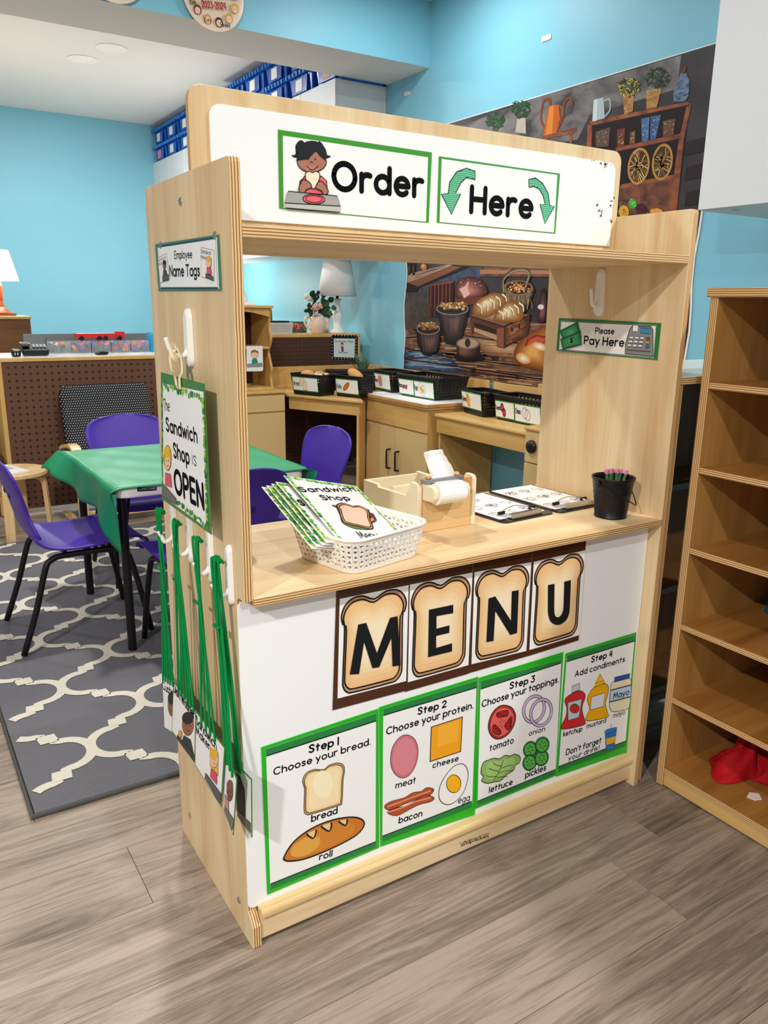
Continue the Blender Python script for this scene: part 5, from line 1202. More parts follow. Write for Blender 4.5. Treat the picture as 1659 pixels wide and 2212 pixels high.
# ------------------------------------------------------------------ wall cabinets
M_CAB = flat('#dfe3e6', .45, .4, name='white_cabinet')
uc = thing('wall_cabinet', 'white wall cabinet hung at the upper right beside the mural', 'cabinet', (2.04, .815, 1.404))
b = MB(); b.box((.001, -1.5, 0), (WX-2.04-.001, 0, 1.0), 0); b.build('cabinet_body', M_CAB, uc, bevel=.002)
for i in range(3):
    b = MB(); b.box((-.018, -.5*(i+1)+.0015, .002), (.0005, -.5*i-(0 if i == 0 else .0015), 1.0)); b.build('door', M_CAB, uc, bevel=.0015)
b = MB(); b.lathe([(.001, -.004), (.012, -.004), (.012, .001), (.001, .001)], 14, c=(.05, -.10, 0)); b.build('cover_cap', flat('#c9ced0', .4), uc)
CX0 = 2.08
rc = thing('wall_cabinet_row', 'row of white wall cabinets under the blue bins behind the stall', 'cabinet', (CX0, 3.49, 1.41))
b = MB(); b.box((.018, 0, 0), (WX-CX0-.001, YB-3.49-.001, .965)); b.build('cabinet_body', M_CAB, rc, bevel=.002)
nd = 8; dw = (YB-3.49)/nd
for i in range(nd):
    b = MB(); b.box((0, dw*i+.0015, .002), (.0175, dw*(i+1)-.0015, .965)); b.build('door', M_CAB, rc, bevel=.0015)
# blue lidded bins
M_BIN = flat('#1257b8', .25, .5, name='blue_plastic'); M_BINL = flat('#1c78d6', .3, .5, name='blue_plastic_lid')
def make_bin():
    t = thing('storage_bin', 'x', 'bin', group='blue lidded bins on the wall cabinets')
    b = MB(); w0, w1 = .145, .163; d = .30; h = .122
    vs = [(0, -w0, 0), (d, -w0, 0), (d, w0, 0), (0, w0, 0), (-.012, -w1, h), (d+.005, -w1, h), (d+.005, w1, h), (-.012, w1, h)]
    b.add(vs, [(0, 3, 2, 1), (4, 5, 6, 7), (0, 1, 5, 4), (2, 3, 7, 6), (1, 2, 6, 5), (3, 0, 4, 7)]); b.build('bin_body', M_BIN, t, bevel=.008)
    b = MB(); b.box((-.035, -.178, h+.001), (d+.012, .178, h+.022)); 
    for k in range(7): b.box((-.045, -.165+k*.05, h-.010), (-.0352, -.140+k*.05, h+.018))
    b.build('lid', M_BINL, t, bevel=.004)
    b = MB(); b.prism([(-.105, .012), (.105, .012), (.115, .108), (-.115, .108)], 0, -.022, -.0125); b.build('front_frame', M_BIN, t, bevel=.003)
    b = MB(); b.box((-.0245, -.045, .026), (-.0222, .045, .094)); b.build('paper_label', M_PAPER, t)
    return t
colsY = [7.13-.165-.3725*i+.01 for i in range(10)]
names = ['by the far wall', 'second from the far wall', 'third from the far wall', 'fourth from the far wall', '', 'sixth from the far wall', 'fourth from the near end', 'third from the near end', 'second from the near end', 'at the near end']
first = None; recolour = []
for i, yy in enumerate(colsY):
    for r in (0, 1):
        if (r == 0 and i in (3, 4, 5, 6)) or (r == 1 and i in (4, 9)): continue
        lab = ('upper' if r else 'lower')+' blue lidded bin '+names[i]+' on the white cabinets'
        loc = (CX0+.035, yy, 2.3756+r*.148)
        if first is None: first = make_bin(); first.location = loc; first['label'] = lab; o = first
        else: o = dup(first, loc, None, lab)
        if r == 0 and i in (0, 9): recolour.append((o, '#f28ab0' if i == 0 else '#e8a98c'))
for o, c in recolour:
    for ch in o.children:
        if ch.name.startswith('paper_label'): ch.data = ch.data.copy(); ch.data.materials[0] = flat(c, .5)

# ------------------------------------------------------------------ painted plates on the beam
for i, (px, py, lab) in enumerate(((460, -8, 'round painted plate with children faces and the years on the beam'), (245, -55, 'round painted plate at the left, cut by the top of the picture'))):
    c = on_y(px, py, 3.02); R = .155
    M = frame_of('front', Vector((c.x, 3.012, c.z if i == 0 else on_y(258, 10, 3.012).z+R)))
    b = MB(); b.lathe([(.001, -.018), (R*.6, -.018), (R*.98, -.004), (R, 0), (R*.97, .002), (R*.62, -.010), (.001, -.0102)], 40)
    o = b.build('painted_plate', [flat('#efd9c4', .25, .5, name='glazed_cream')], None, smooth=True); o.matrix_world = M; tag(o, lab, 'plate', 'painted plates on the beam')
    a = Art(.0035); 
    for k in range(12):
        t = -PI/2+k*PI/6+.2; x, y = R*.72*math.cos(t), R*.72*math.sin(t)
        z = .0035
        a.fill(ell(x, y, .020, .022, 12), rs.choice(['#e8b53a', '#7a3a22', '#e0a040', '#5a2c1c']), False, z); a.fill(ell(x, y-.004, .014, .015, 12), '#f3cdb0', False, z+.0003)
        for s in (-1, 1): a.fill(ell(x+s*.005, y-.003, .0015, .002, 6), INK, False, z+.0006)
    s = a.build('painted_faces', o); s['kind'] = 'stuff'
    if i == 0:
        lettering(o, '2023-2024', (-.062, -.062), (.062, -.050), .032, z=.004, bold=.14, col='#c23a3a')
        for tx, x, y, w in (('Evy', -.050, -.122, .034), ('Finley', .030, -.128, .050), ('Evie', -.118, -.060, .03)): lettering(o, tx, (x, y), (x+w, y+.006), .02, z=.0045, bold=.12)
    else: lettering(o, 'Alice', (.0, -.138), (.06, -.128), .022, z=.0045, bold=.12)
# ------------------------------------------------------------------ rug with trellis pattern
RX0, RX1, RY0, RY1, RZ = -.262, 2.02, .588, 2.75, .009
M_RUG = flat('#757479', .95, .05, name='grey_pile', bump=.9, bscale=420, var=.28)
M_RUGC = flat('#e6dfcf', .95, .05, name='cream_pile', bump=.9, bscale=420, var=.10)
b = MB(); b.box((RX0+.006, RY0+.006, .0005), (RX1-.006, RY1-.006, RZ)); rug = b.build('area_rug', M_RUG); tag(rug, 'grey area rug with cream trellis pattern under the green table', 'rug')
b = MB(); b.tube([(RX0, RY0, .006), (RX1, RY0, .006), (RX1, RY1, .006), (RX0, RY1, .006)], .0058, 8, closed=True); b.build('edge_binding', flat('#5b5b5a', .9, .1, name='rug_binding', bump=.5, bscale=300), rug)
# trellis: each lattice edge leaves a node upright, bends, makes a square step in the middle and mirrors itself
NX, NY, PX, PY = -.093, .802, .1715, .1835
def half(n=7):
    pts = [(.0, .0)]
    for k in range(1, n+1):
        t = k/n*PI/2; pts.append((.062*(1-math.cos(t)), .068*math.sin(t)*1.0))
    return pts
H0 = half()
path = H0+[(.0715, .070), (.0715, .0917-.006), (.0858, .0917)]
path = path[:-1]+[(PX-.0715, PY-.0917+.006-.0)]+[(PX-x, PY-y) for x, y in reversed(H0)]
path = H0+[(.073, .069), (.073, .094), (PX-.073, PY-.094+.0)]+[(PX-.073, PY-.069)]+[(PX-x, PY-y) for x, y in reversed(H0)]
pat = MB(); wdt = .0255
def strip2(pts, w, z):
    P = [Vector(p) for p in pts]; n = len(P); vs = []
    for i in range(n):
        t = (P[min(i+1, n-1)]-P[max(i-1, 0)]); t = t.normalized() if t.length > 1e-9 else Vector((1, 0)); nn = Vector((-t.y, t.x))*w/2
        vs += [(P[i].x+nn.x, P[i].y+nn.y, z), (P[i].x-nn.x, P[i].y-nn.y, z)]
    pat.add(vs, [(2*i, 2*i+1, 2*i+3, 2*i+2) for i in range(n-1)])
m0 = .012; k = 0
for i in range(-3, 16):
    for j in range(-3, 14):
        if (i+j) % 2: continue
        cx, cy = NX+i*PX, NY+j*PY
        for sx, sy in ((1, 1), (1, -1)):
            pts = [(cx+sx*x, cy+sy*y) for x, y in path]
            run = []
            k += 1; zz = RZ+.0016+(k % 9)*.00004
            for p in pts:
                if RX0+m0 < p[0] < RX1-m0 and RY0+m0 < p[1] < RY1-m0: run.append(p)
                else:
                    if len(run) > 1: strip2(run, wdt, zz)
                    run = []
            if len(run) > 1: strip2(run, wdt, zz)
            mx, my = cx+sx*PX/2, cy+sy*PY/2        # square block of the step
            if RX0+.03 < mx < RX1-.03 and RY0+.03 < my < RY1-.03:
                s_ = .020; zb = RZ+.0021+(k % 5)*.00004; pat.add([(mx-s_, my-s_, zb), (mx+s_, my-s_, zb), (mx+s_, my+s_, zb), (mx-s_, my+s_, zb)], [(0, 1, 2, 3)])
o = pat.build('trellis_pattern', M_RUGC, rug, clean=False); o['kind'] = 'stuff'

# ------------------------------------------------------------------ folding table with green cloth
TX0, TX1, TY0, TY1, TZ = .122, .745, 1.278, 1.955, .545
tb = thing('folding_table', 'white plastic folding table with black legs under a green cloth', 'table', ((TX0+TX1)/2, (TY0+TY1)/2, RZ))
cx, cy = (TX0+TX1)/2, (TY0+TY1)/2
b = MB(); b.prism(rrect(TX0-cx, TY0-cy, TX1-cx, TY1-cy, .035), 2, TZ-.034-RZ, TZ-RZ); b.build('table_top', M_WPLAS, tb, bevel=.006)
for (x, y) in ((.150, 1.325), (.150, 1.905), (.715, 1.325), (.715, 1.905)):
    b = MB(); b.tube([(x-cx, y-cy, TZ-.034-RZ), (x-cx, y-cy, .002)], .0135, 12); b.build('leg', M_BLKMET, tb, smooth=False)
for y in (1.325, 1.905):
    b = MB(); b.tube([(.20-cx, y-cy+.10*(1 if y < 1.5 else -1), TZ-.04-RZ), (.152-cx, y-cy, TZ-.17-RZ)], .005, 8); b.build('leg_brace', M_BLKMET, tb)
F = Frame(frame_of('front', Vector((.25, TY0-.0012, .53))), (0, 860, 1659/560))
b = MB(); b.prism([F(p) for p in ((878, 572), (1002, 568), (1002, 590), (880, 598))], 2, -.001, 0); o = b.build('brand_plate', M_BLACK); o.parent = tb
o.matrix_parent_inverse = Matrix(); o.matrix_local = Matrix.Translation((-cx, -cy, -RZ))@F.M
q = ptext(None, F, 'LIFETIME', (892, 588), (995, 583), (892, 576), bold=.13, col='#d8d8d8', z=.0004); q.parent = tb; q.matrix_local = Matrix.Translation((-cx, -cy, -RZ))@F.M
# cloth: flat top, overhanging corners fall as folds
M_CLOTH = flat('#0b8d59', .38, .4, name='green_tablecloth', bump=.12, bscale=14, var=.06)
def cloth_pt(u, v):
    """u, v in metres over the cloth plan; beyond the top edge the cloth hangs"""
    x, y = u, v; dx = max(TX0-.006-x, 0, x-TX1-.006); dy = max(TY0-.006-y, 0, y-TY1-.006)
    z = TZ+.0035
    sx = -1 if x < cx else 1; sy = -1 if y < cy else 1
    if dx <= 0 and dy <= 0: return (x, y, z+.0016*math.sin(x*31)*math.sin(y*27)*(1 if abs(x-cx) < .27 and abs(y-cy) < .29 else .3))
    if dx > 0 and dy > 0:           # corner: swings out diagonally
        d = math.hypot(dx, dy); drop = max(dx, dy)*.93; out = .030+.16*min(dx, dy); 
        return ((TX0 if sx < 0 else TX1)+sx*(out*.9+.03*dx), (TY0 if sy < 0 else TY1)+sy*(out*.9+.03*dy), z-drop)
    d = max(dx, dy); w = .012*math.sin((y if dx > 0 else x)*24)*min(1, d*10)+.010+d*.10
    X = (TX0-w if x < cx else TX1+w) if dx > 0 else x; Y = (TY0-w if y < cy else TY1+w) if dy > 0 else y
    return (X, Y, z-d*.97)
hangL, hangR, hangN, hangF = .12, .10, .010, .10
N = 60; us = [TX0-hangL+(TX1+hangR-TX0+hangL)*i/N for i in range(N+1)]; vs_ = [TY0-hangN+(TY1+hangF-TY0+hangN)*j/N for j in range(N+1)]
b = MB(); vv = []
def shape_cloth(u, v):
    p = Vector(cloth_pt(u, v))
    # long triangular tail at the near left corner and a lifted flap at the far left corner
    if u < TX0 and v < TY0+.17:
        t = max(0, 1-(v-TY0)/.17); dd = TX0-u; p.z -= dd*.85*t*1.0; p.x += .02*t*dd/.12; p.y -= 0.004*t
    if u < TX0 and v > TY1-.30:
        t = min(1, (v-TY1+.30)/.30); dd = (TX0-u)/.12; p.x -= .045*t*dd; p.z += .045*t*dd; 
    if v < TY0: p.z = max(p.z, TZ-.010)
    return p
for j in range(N+1):
    for i in range(N+1): vv.append(shape_cloth(us[i], vs_[j]))
b.add(vv, [(j*(N+1)+i, j*(N+1)+i+1, (j+1)*(N+1)+i+1, (j+1)*(N+1)+i) for j in range(N) for i in range(N)])
tag(b.build('tablecloth', M_CLOTH, None, smooth=True, solid=.0012), 'green plastic tablecloth draped over the folding table', 'tablecloth')

# ------------------------------------------------------------------ purple school chairs
def make_chair(label):
    """faces +X; origin on the floor under the seat centre"""
    t = thing('school_chair', label, 'chair', group='purple school chairs around the green table')
    SH = .318; prof = [(.190, SH-.022), (.178, SH-.004), (.14, SH+.006), (.06, SH-.002), (-.04, SH-.006), (-.11, SH+.004), (-.148, SH+.032), (-.168, SH+.085), (-.184, SH+.15), (-.200, SH+.22), (-.212, SH+.258), (-.219, SH+.278), (-.223, SH+.284)]
    prof = spline(prof[:9], 6, False); zt = SH+.290; x0, z0 = prof[-1]; zq = z0+.010; NB = 16
    prof += [(x0-(zt-z0)*.30*math.sin(PI/2*k/NB)*(1+.1*k/NB), z0+(zt-z0)*math.sin(PI/2*k/NB)) for k in range(1, NB+1)]
    n = len(prof); m_ = 22; b = MB(); vs = []
    for i, (x, z) in enumerate(prof):
        t_ = min(1, i/45)
        w = .172 if z < SH+.06 else .172-.026*min(1, (z-SH-.06)/.05)+.020*max(0, min(1, (z-SH-.12)/.08))
        if z > SH+.215: w *= max(.0005, 1-((z-SH-.215)/(zt-SH-.215))**3.2)**(1/2.6)
        if i < 3: w *= .93
        back = z > SH+.045
        for k in range(m_+1):
            s = -1+2*k/m_; cup = abs(s)**3
            vs.append((x+(.020*(w/.17)*cup if back else 0), w*s, z+(0 if back else .010*cup)))
    b.add(vs, [(i*(m_+1)+k, i*(m_+1)+k+1, (i+1)*(m_+1)+k+1, (i+1)*(m_+1)+k) for i in range(n-1) for k in range(m_)])
    b.build('seat_shell', M_PURPLE, t, smooth=True, solid=.007)
    for s in (-1, 1):
        b = MB(); pts = [(-.215, s*.165, .003), (-.165, s*.158, .14), (-.128, s*.150, .262), (-.108, s*.146, .288), (-.07, s*.144, .297), (.05, s*.144, .297), (.10, s*.146, .290), (.128, s*.150, .265), (.160, s*.160, .12), (.180, s*.166, .003)]
        b.tube(spline(pts, 3, False), .0095, 10); b.build('leg_frame', M_BLKMET, t, smooth=True)
    for x in (-.06, .06):
        b = MB(); b.tube([(x, -.144, .297), (x, .144, .297)], .0075, 8); b.build('cross_bar', M_BLKMET, t)
    for x, y in ((-.05, .06), (-.05, -.06)):
        pass
    # moulded dimples with small bolts in the back
    for s in (-1, 1):
        b = MB(); b.ball((-.1915, s*.045, .485), (.004, .008, .012), 10, 6); b.build('dimple', flat('#2c1670', .4), t, smooth=True)
    return t
ch = make_chair('purple school chair at the left end of the green table')
ch.location = (.060, 1.598, RZ+.006); ch.rotation_euler = (0, 0, math.radians(1))
dup(ch, (.415, 2.065, RZ+.006), (0, 0, math.radians(-90)), 'purple school chair at the far side of the green table')
dup(ch, (.800, 1.575, RZ+.006), (0, 0, math.radians(183)), 'purple school chair at the kitchen end of the green table')
dup(ch, (.385, 1.215, RZ+.006), (0, 0, math.radians(95)), 'purple school chair tucked between the stall and the green table')

# ------------------------------------------------------------------ play kitchen along the mural wall
def ply_box(b, lo, hi, mi=0): b.box(lo, hi, mi); return b
M_OAK = wood('oak_trim', '#a8713c', '#c99558', 1)
sk = thing('play_sink_cabinet', 'play kitchen cabinet with white top and two tan doors', 'cabinet', (2.0, 2.335, 0))
SDp, SW, SZ = .42, .645, .575
b = MB(); b.box((.012, .010, .02), (SDp, SW-.010, SZ-.034)); b.build('cabinet_body', M_KITV, sk, bevel=.001)
b = MB(); b.box((-.012, 0, SZ-.0335), (SDp, SW, SZ-.020)); b.build('lower_top', M_KIT, sk, bevel=.004)
b = MB(); b.box((-.020, -.008, SZ-.0195), (SDp, SW+.006, SZ-.002)); b.build('top_edge', M_OAK, sk, bevel=.002)
b = MB(); b.box((-.016, -.004, SZ-.0018), (SDp, SW+.002, SZ)); b.build('worktop', M_WHITE, sk)
b = MB(); b.box((0, .012, .418), (.0115, SW-.012, .538)); b.build('drawer_front', M_KIT, sk, bevel=.001)
for y0, y1, hy in ((.012, SW/2-.0015, SW/2-.045), (SW/2+.0015, SW-.012, SW/2+.045)):
    b = MB(); b.box((0, y0, .035), (.0115, y1, .408)); d = b.build('door', M_TAN, sk, bevel=.001)
    b = MB(); b.tube(spline([(0, hy, .170), (-.022, hy, .172), (-.026, hy, .180), (-.026, hy, .270), (-.022, hy, .278), (0, hy, .280)], 3, False), .0055, 8); b.build('handle', M_BLACK, d, smooth=True)
b = MB(); b.box((SDp-.014, .004, SZ+.0005), (SDp-.004, SW-.004, SZ+.11)); b.build('backsplash', M_KITV, sk, bevel=.002)
b = MB(); b.lathe([(.0005, 0), (.008, 0), (.007, .003), (.0005, .004)], 12, M=Matrix.Translation((.075, .0098, .335))@Euler((PI/2, 0, 0)).to_matrix().to_4x4()); b.build('bolt', M_CHROME, sk)
# low desk beside the sink
dk = thing('play_kitchen_desk', 'wooden play kitchen desk with open knee space under the mural', 'desk', (2.03, 1.585, 0))
DW, DZ = .728, .530
b = MB(); b.box((-.010, -.003, DZ-.018), (.395, DW, DZ)); b.build('desk_top', M_KIT, dk, bevel=.006)
b = MB(); b.box((.004, 0, DZ-.100), (.018, DW-.004, DZ-.0185)); b.build('apron', M_KIT, dk, bevel=.001)
b = MB(); b.box((.38, 0, DZ+.0005), (.392, DW-.35, DZ+.170)); b.build('backsplash', M_KIT, dk, bevel=.008)
b = MB(); b.box((.384, DW-.349, DZ+.0005), (.394, DW, DZ+.148)); b.build('backsplash', M_KIT, dk, bevel=.002)
b = MB(); b.box((.022, DW-.016, .003), (.38, DW-.002, DZ-.0185)); b.build('side_panel', M_KITV, dk)
# stove
sv = thing('play_stove', 'wooden play stove with black knob beside the kitchen desk', 'play stove', (1.992, 1.02, 0))
VW = .560
b = MB(); b.box((.010, .004, .01), (.43, VW-.004, .545)); b.build('stove_body', M_KITV, sv, bevel=.001)
b = MB(); b.box((-.008, 0, .5455), (.43, VW, .565)); b.build('stove_top', M_KIT, sv, bevel=.007)
b = MB(); b.box((0, .006, .405), (.0095, VW-.006, .5450)); b.build('control_panel', M_TAN, sv, bevel=.001)
b = MB(); b.box((.0, .006, .03), (.0095, VW-.006, .398)); b.build('oven_door', M_TAN, sv, bevel=.001)
for y in (VW-.055, VW-.19, VW-.325):
    Mx = Matrix.Translation((-.0002, y, .478))@Euler((0, -PI/2, 0)).to_matrix().to_4x4()
    b = MB(); b.lathe([(.0005, 0), (.026, 0), (.030, .006), (.028, .016), (.020, .022), (.0005, .024)], 24, M=Mx); b.prism([(-.004, -.04), (.004, -.04), (.004, -.02), (-.004, -.02)], 0, -.018, -.004) if False else None
    b.build('knob', M_BLACK, sv, smooth=True)
# corner desk joining the two runs
cd = thing('corner_desk', 'wooden corner desk of the play kitchen holding bread baskets', 'desk', (0, 0, 0))
CZ = .550
poly = [(1.648, 3.322), (1.878, 2.815), (1.892, 2.826), (1.962, 2.995), (2.42, 2.995), (2.42, 3.655), (1.648, 3.655)]
b = MB(); b.prism(poly, 2, CZ-.018, CZ); b.build('desk_top', M_KIT, cd, bevel=.005)
p0, p1 = Vector((1.668, 3.335)), Vector((1.885, 2.857)); dn = Vector((p1.y-p0.y, -(p1.x-p0.x))).normalized()*-.014
b = MB(); b.prism([tuple(p0), tuple(p1), tuple(p1+dn), tuple(p0+dn)], 2, CZ-.092, CZ-.0185); b.build('apron', M_KIT, cd, bevel=.001)
b = MB(); b.prism([(1.885, 2.862), (1.988, 2.962), (1.980, 2.974), (1.876, 2.874)], 2, .003, CZ-.0185); b.build('leg_panel', M_KITV, cd)
b = MB(); b.box((1.648, 3.640, CZ+.0005), (2.40, 3.654, CZ+.135)); b.build('backsplash', M_KIT, cd, bevel=.003)
b = MB(); b.box((2.404, 2.997, CZ+.0005), (2.418, 3.654, CZ+.135)); b.build('backsplash', M_KIT, cd, bevel=.003)
# hutch cabinet at the left
hc = thing('play_hutch', 'wooden play hutch with scalloped sides and open shelves', 'play cabinet', (1.18, 3.30, 0))
b = MB(); b.box((.004, .012, .02), (.448, .352, .556)); b.build('base_cabinet', M_KITV, hc, bevel=.001)
b = MB(); b.box((-.004, -.006, .5565), (.452, .352, .575)); b.build('worktop', M_KIT, hc, bevel=.005)
b = MB(); b.box((.008, 0, .452), (.444, .0115, .548)); b.build('drawer_front', M_TAN, hc, bevel=.001)
b = MB(); b.box((.008, 0, .035), (.444, .0115, .442)); b.build('door', M_TAN, hc, bevel=.001)
sc = spline([(.06, .592), (.075, .65), (.06, .70), (.085, .76), (.10, .80), (.075, .835), (.06, .88), (.08, .94), (.075, .99), (.062, 1.045)], 4, False)
pr = sc+[(.062, 1.050), (.345, 1.050), (.345, .592)]
for x in (.02, .384):
    b = MB(); b.prism([(y, z) for y, z in pr], 0, x, x+.014); b.build('side_panel', M_KITV, hc)
b = MB(); b.box((.012, .050, 1.0505), (.406, .352, 1.066)); b.build('top_panel', M_KIT, hc, bevel=.003)
b = MB(); b.box((.0345, .075, .815), (.3835, .338, .829)); b.build('shelf_board', M_KIT, hc, bevel=.001)
b = MB(); b.box((.0345, .339, .592), (.3835, .345, 1.05)); b.build('back_panel', flat('#4a2a18', .7, name='brown_hardboard'), hc)
b = MB(); b.box((.016, .055, .5755), (.402, .35, .5915)); b.build('lower_board', M_KIT, hc, bevel=.001)
arch = [(.0345, 1.050), (.0345, 1.00)]+[(.0345+.35*k/12, 1.00+.030*math.sin(PI*k/12)) for k in range(1, 12)]+[(.3835, 1.00), (.3835, 1.050)]
b = MB(); b.prism(arch, 1, .066, .078); b.build('arched_rail', M_KITV, hc, bevel=.001)
# picture card hanging in front of the hutch shelf
K_ = (500, 530, 1659/460)
o, F = card('picture_card', 'white card with a red-haired boy at a counter on the hutch', 'card', 'front', 3.352, [(117, 785), (242, 783), (247, 968), (238, 980), (118, 982)], K_, flat('#eeeeea', .4), .0015)
Q_ = lambda pts: [F(p) for p in pts]; a = Art(.0004)
a.shape(Q_(ell(180, 848, 30, 32)), '#edc09c', INK, .0012); a.fill(Q_([(148, 845), (152, 822), (180, 812), (210, 825), (212, 848), (190, 832), (160, 836)]), '#a5622c'); a.shape(Q_([(160, 890), (175, 880), (195, 882), (205, 905), (200, 925), (158, 925)]), '#1f8f7a', INK, .001); a.shape(Q_([(120, 925), (240, 915), (242, 945), (120, 950)]), '#8f8f8a', INK, .001); a.build('boy_picture', o)

# ------------------------------------------------------------------ black mesh baskets with food labels
bm_b, bm_r = basket_mesh(.150, .215, .178, .245, .098, 64, 6, False, .014, .0045, .46)
M_BB = flat('#141315', .42, .4, name='black_mesh_plastic')
proto_b = bm_b.build('basket_body', M_BB, None, solid=.002, clean=False); proto_r = bm_r.build('rim', M_BB, None, smooth=True)
def black_basket(label, fl, fr, z, wscale=1.0, dscale=1.0, art=None, words=()):
    FL, FRp = on_z(*fl, z), on_z(*fr, z); e = (FRp-FL); e.z = 0; wd = e.length; e.normalize(); n = Vector((-e.y, e.x, 0))
    k = wscale
    t = thing('storage_basket', label, 'basket', tuple(FL+e*wd/2+n*.1075*dscale+Vector((0, 0, .0022))), (0, 0, math.atan2(e.y, e.x)), 'black food baskets in the play kitchen')
    sx = wd/.150
    for src, nm in ((proto_b, 'basket_body'), (proto_r, 'rim')):
        c = bpy.data.objects.new(nm, src.data); COL.objects.link(c); c.parent = t; c.scale = (sx, dscale, 1.22)
        for md in src.modifiers:
            q = c.modifiers.new(md.name, md.type)
            if md.type == 'SOLIDIFY': q.thickness = md.thickness; q.offset = 0
    global t_d; t_d = dscale
    return t, wd
def label_card(t, u0, u1, v0, v1, off):
    """paper label on the sloping front of a basket; returns an Art helper in label space"""
    b = MB(); b.box((u0, v0, -.0008), (u1, v1, 0)); o = b.build('label_card', flat('#2f7d36', .4), t)
    o.location = (0, -off, 0); o.rotation_euler = (math.radians(90+7), 0, 0); o.scale = (1, 1.32, 1)
    m = .0045; a = Art(.0003); a.fill([(u0+m, v0+m), (u1-m, v0+m), (u1-m, v1-m), (u0+m, v1-m)], '#f2f2ee'); a.build('paper', o)
    return o
specs = {}
t, wd = black_basket('black mesh basket labelled Bread on the corner desk', (634, 851), (690, 857), CZ, dscale=.62); h = wd/2
o = label_card(t, -h+.004, h-.004+.004, .016, .082, .1075*t_d+.0035); 
lettering(o, 'Bread', (-h+.014, .040), (-h+.062, .040), .020, bold=.14); a = Art(.0006)
for dx, dy in ((.088, .060), (.106, .042)): a.shape([(-h+dx+x, dy+y) for x, y in rrect(-.017, -.020, .017, .018, .008)], '#f0dcae', '#7a5a32', .0016)
a.build('bread_picture', o); bread_t = t
t, wd = black_basket('black mesh basket labelled Rolls on the corner desk', (727, 855), (777, 861), CZ, dscale=.5); h = wd/2
o = label_card(t, -h+.004, h, .012, .080, .1075*t_d+.0035); lettering(o, 'Rolls', (-h+.012, .034), (-h+.052, .034), .020, bold=.14)
a = Art(.0006); a.shape([(-h+.092+x, .046+y) for x, y in ell(0, 0, .032, .012, 18, .55)], '#c97a2c', INK, .0014); a.build('roll_picture', o); rolls_t = t
t, wd = black_basket('black mesh basket labelled Meat on the white worktop', (812, 842), (846, 849), SZ, dscale=.62); h = wd/2
o = label_card(t, -h+.001, h, .008, .080, .1075*t_d+.0035); lettering(o, 'Meat', (-h+.007, .036), (-h+.044, .036), .022, bold=.14); a = Art(.0006)
for x, c in ((.064, '#d98a92'), (.082, '#d98a52')): a.shape([(-h+x+p, .046+q) for p, q in ell(0, 0, .012, .024, 16, .12)], c, INK, .0012)
a.build('meat_picture', o); meat_t = t
t, wd = black_basket('black mesh basket labelled Bacon and Eggs on the white worktop', (864, 853), (940, 866), SZ, dscale=.95); h = wd/2
o = label_card(t, -h, -.018, .004, .074, .1075*t_d+.0035); lettering(o, 'Bacon', (-h+.006, .034), (-h+.038, .034), .020, bold=.14)
a = Art(.0006); a.shape([(-h+.062+x, .036+y) for x, y in spline([(-.022, -.008), (-.008, -.002), (.008, -.008), (.022, .0), (.02, .014), (.006, .008), (-.008, .012), (-.022, .006)], 3)], '#b5543a', INK, .0012); a.build('bacon_picture', o)
o = label_card(t, -.017, h, .002, .074, .1075*t_d+.0037); lettering(o, 'Eggs', (-.011, .034), (.020, .034), .020, bold=.14)
for dx, dy in ((.046, .044), (.070, .034)):
    a = Art(.0006); a.shape([(dx+x, dy+y) for x, y in ell(0, 0, .017, .022)], '#f5f3ea', INK, .0012); a.fill([(dx+x, dy+y) for x, y in ell(0, -.002, .008, .010)], '#f2b21c'); a.build('egg_picture', o)
t, wd = black_basket('black mesh basket labelled Cheese on the kitchen desk', (1001, 890), (1043, 902), DZ, dscale=.6); h = wd/2
o = label_card(t, -h, h, .020, .088, .1075*t_d+.0035); lettering(o, 'Cheese', (-h+.006, .046), (-h+.052, .046), .022, bold=.14); a = Art(.0006)
for dx, dy in ((.068, .060), (.080, .048)): a.shape([(-h+dx+x, dy+y) for x, y in rrect(-.014, -.018, .014, .018, .001, 1)], '#f0b428', INK, .0012)
a.build('cheese_picture', o); cheese_t = t
t, wd = black_basket('black mesh basket labelled Tomato and Onion on the kitchen desk', (1072, 905), (1170, 925), DZ, dscale=.72); h = wd/2
o = label_card(t, -h, -.020, .006, .074, .1075*t_d+.0035); lettering(o, 'Tomato', (-h+.005, .036), (-h+.045, .036), .018, bold=.14)
for dx, dy in ((.056, .048), (.070, .030)):
    a = Art(.0006); a.shape([(-h+dx+x, dy+y) for x, y in ell(0, 0, .013, .017)], '#8f1f2c', INK, .0012); a.fill([(-h+dx+x, dy+y) for x, y in ell(0, 0, .007, .009)], '#c24a55'); a.build('tomato_picture', o)
o = label_card(t, -.019, h, .004, .074, .1075*t_d+.0037); lettering(o, 'Onion', (-.012, .034), (.028, .034), .022, bold=.14); a = Art(.0006)
for dx in (.058, .076): a.line([(dx+x, .036+(.076-dx)*.3+y) for x, y in ell(0, 0, .018, .020)], .0026, '#7d7580', True)
a.build('onion_picture', o); tom_t = t
t, wd = black_basket('unlabelled black mesh basket beside the rolls on the corner desk', (800, 838), (835, 830), CZ+.0, dscale=.45)
t.location = (2.13, 3.36, CZ+.0022); t.rotation_euler = (0, 0, math.radians(-30))
for ob in (proto_b, proto_r): bpy.data.objects.remove(ob, do_unlink=True)
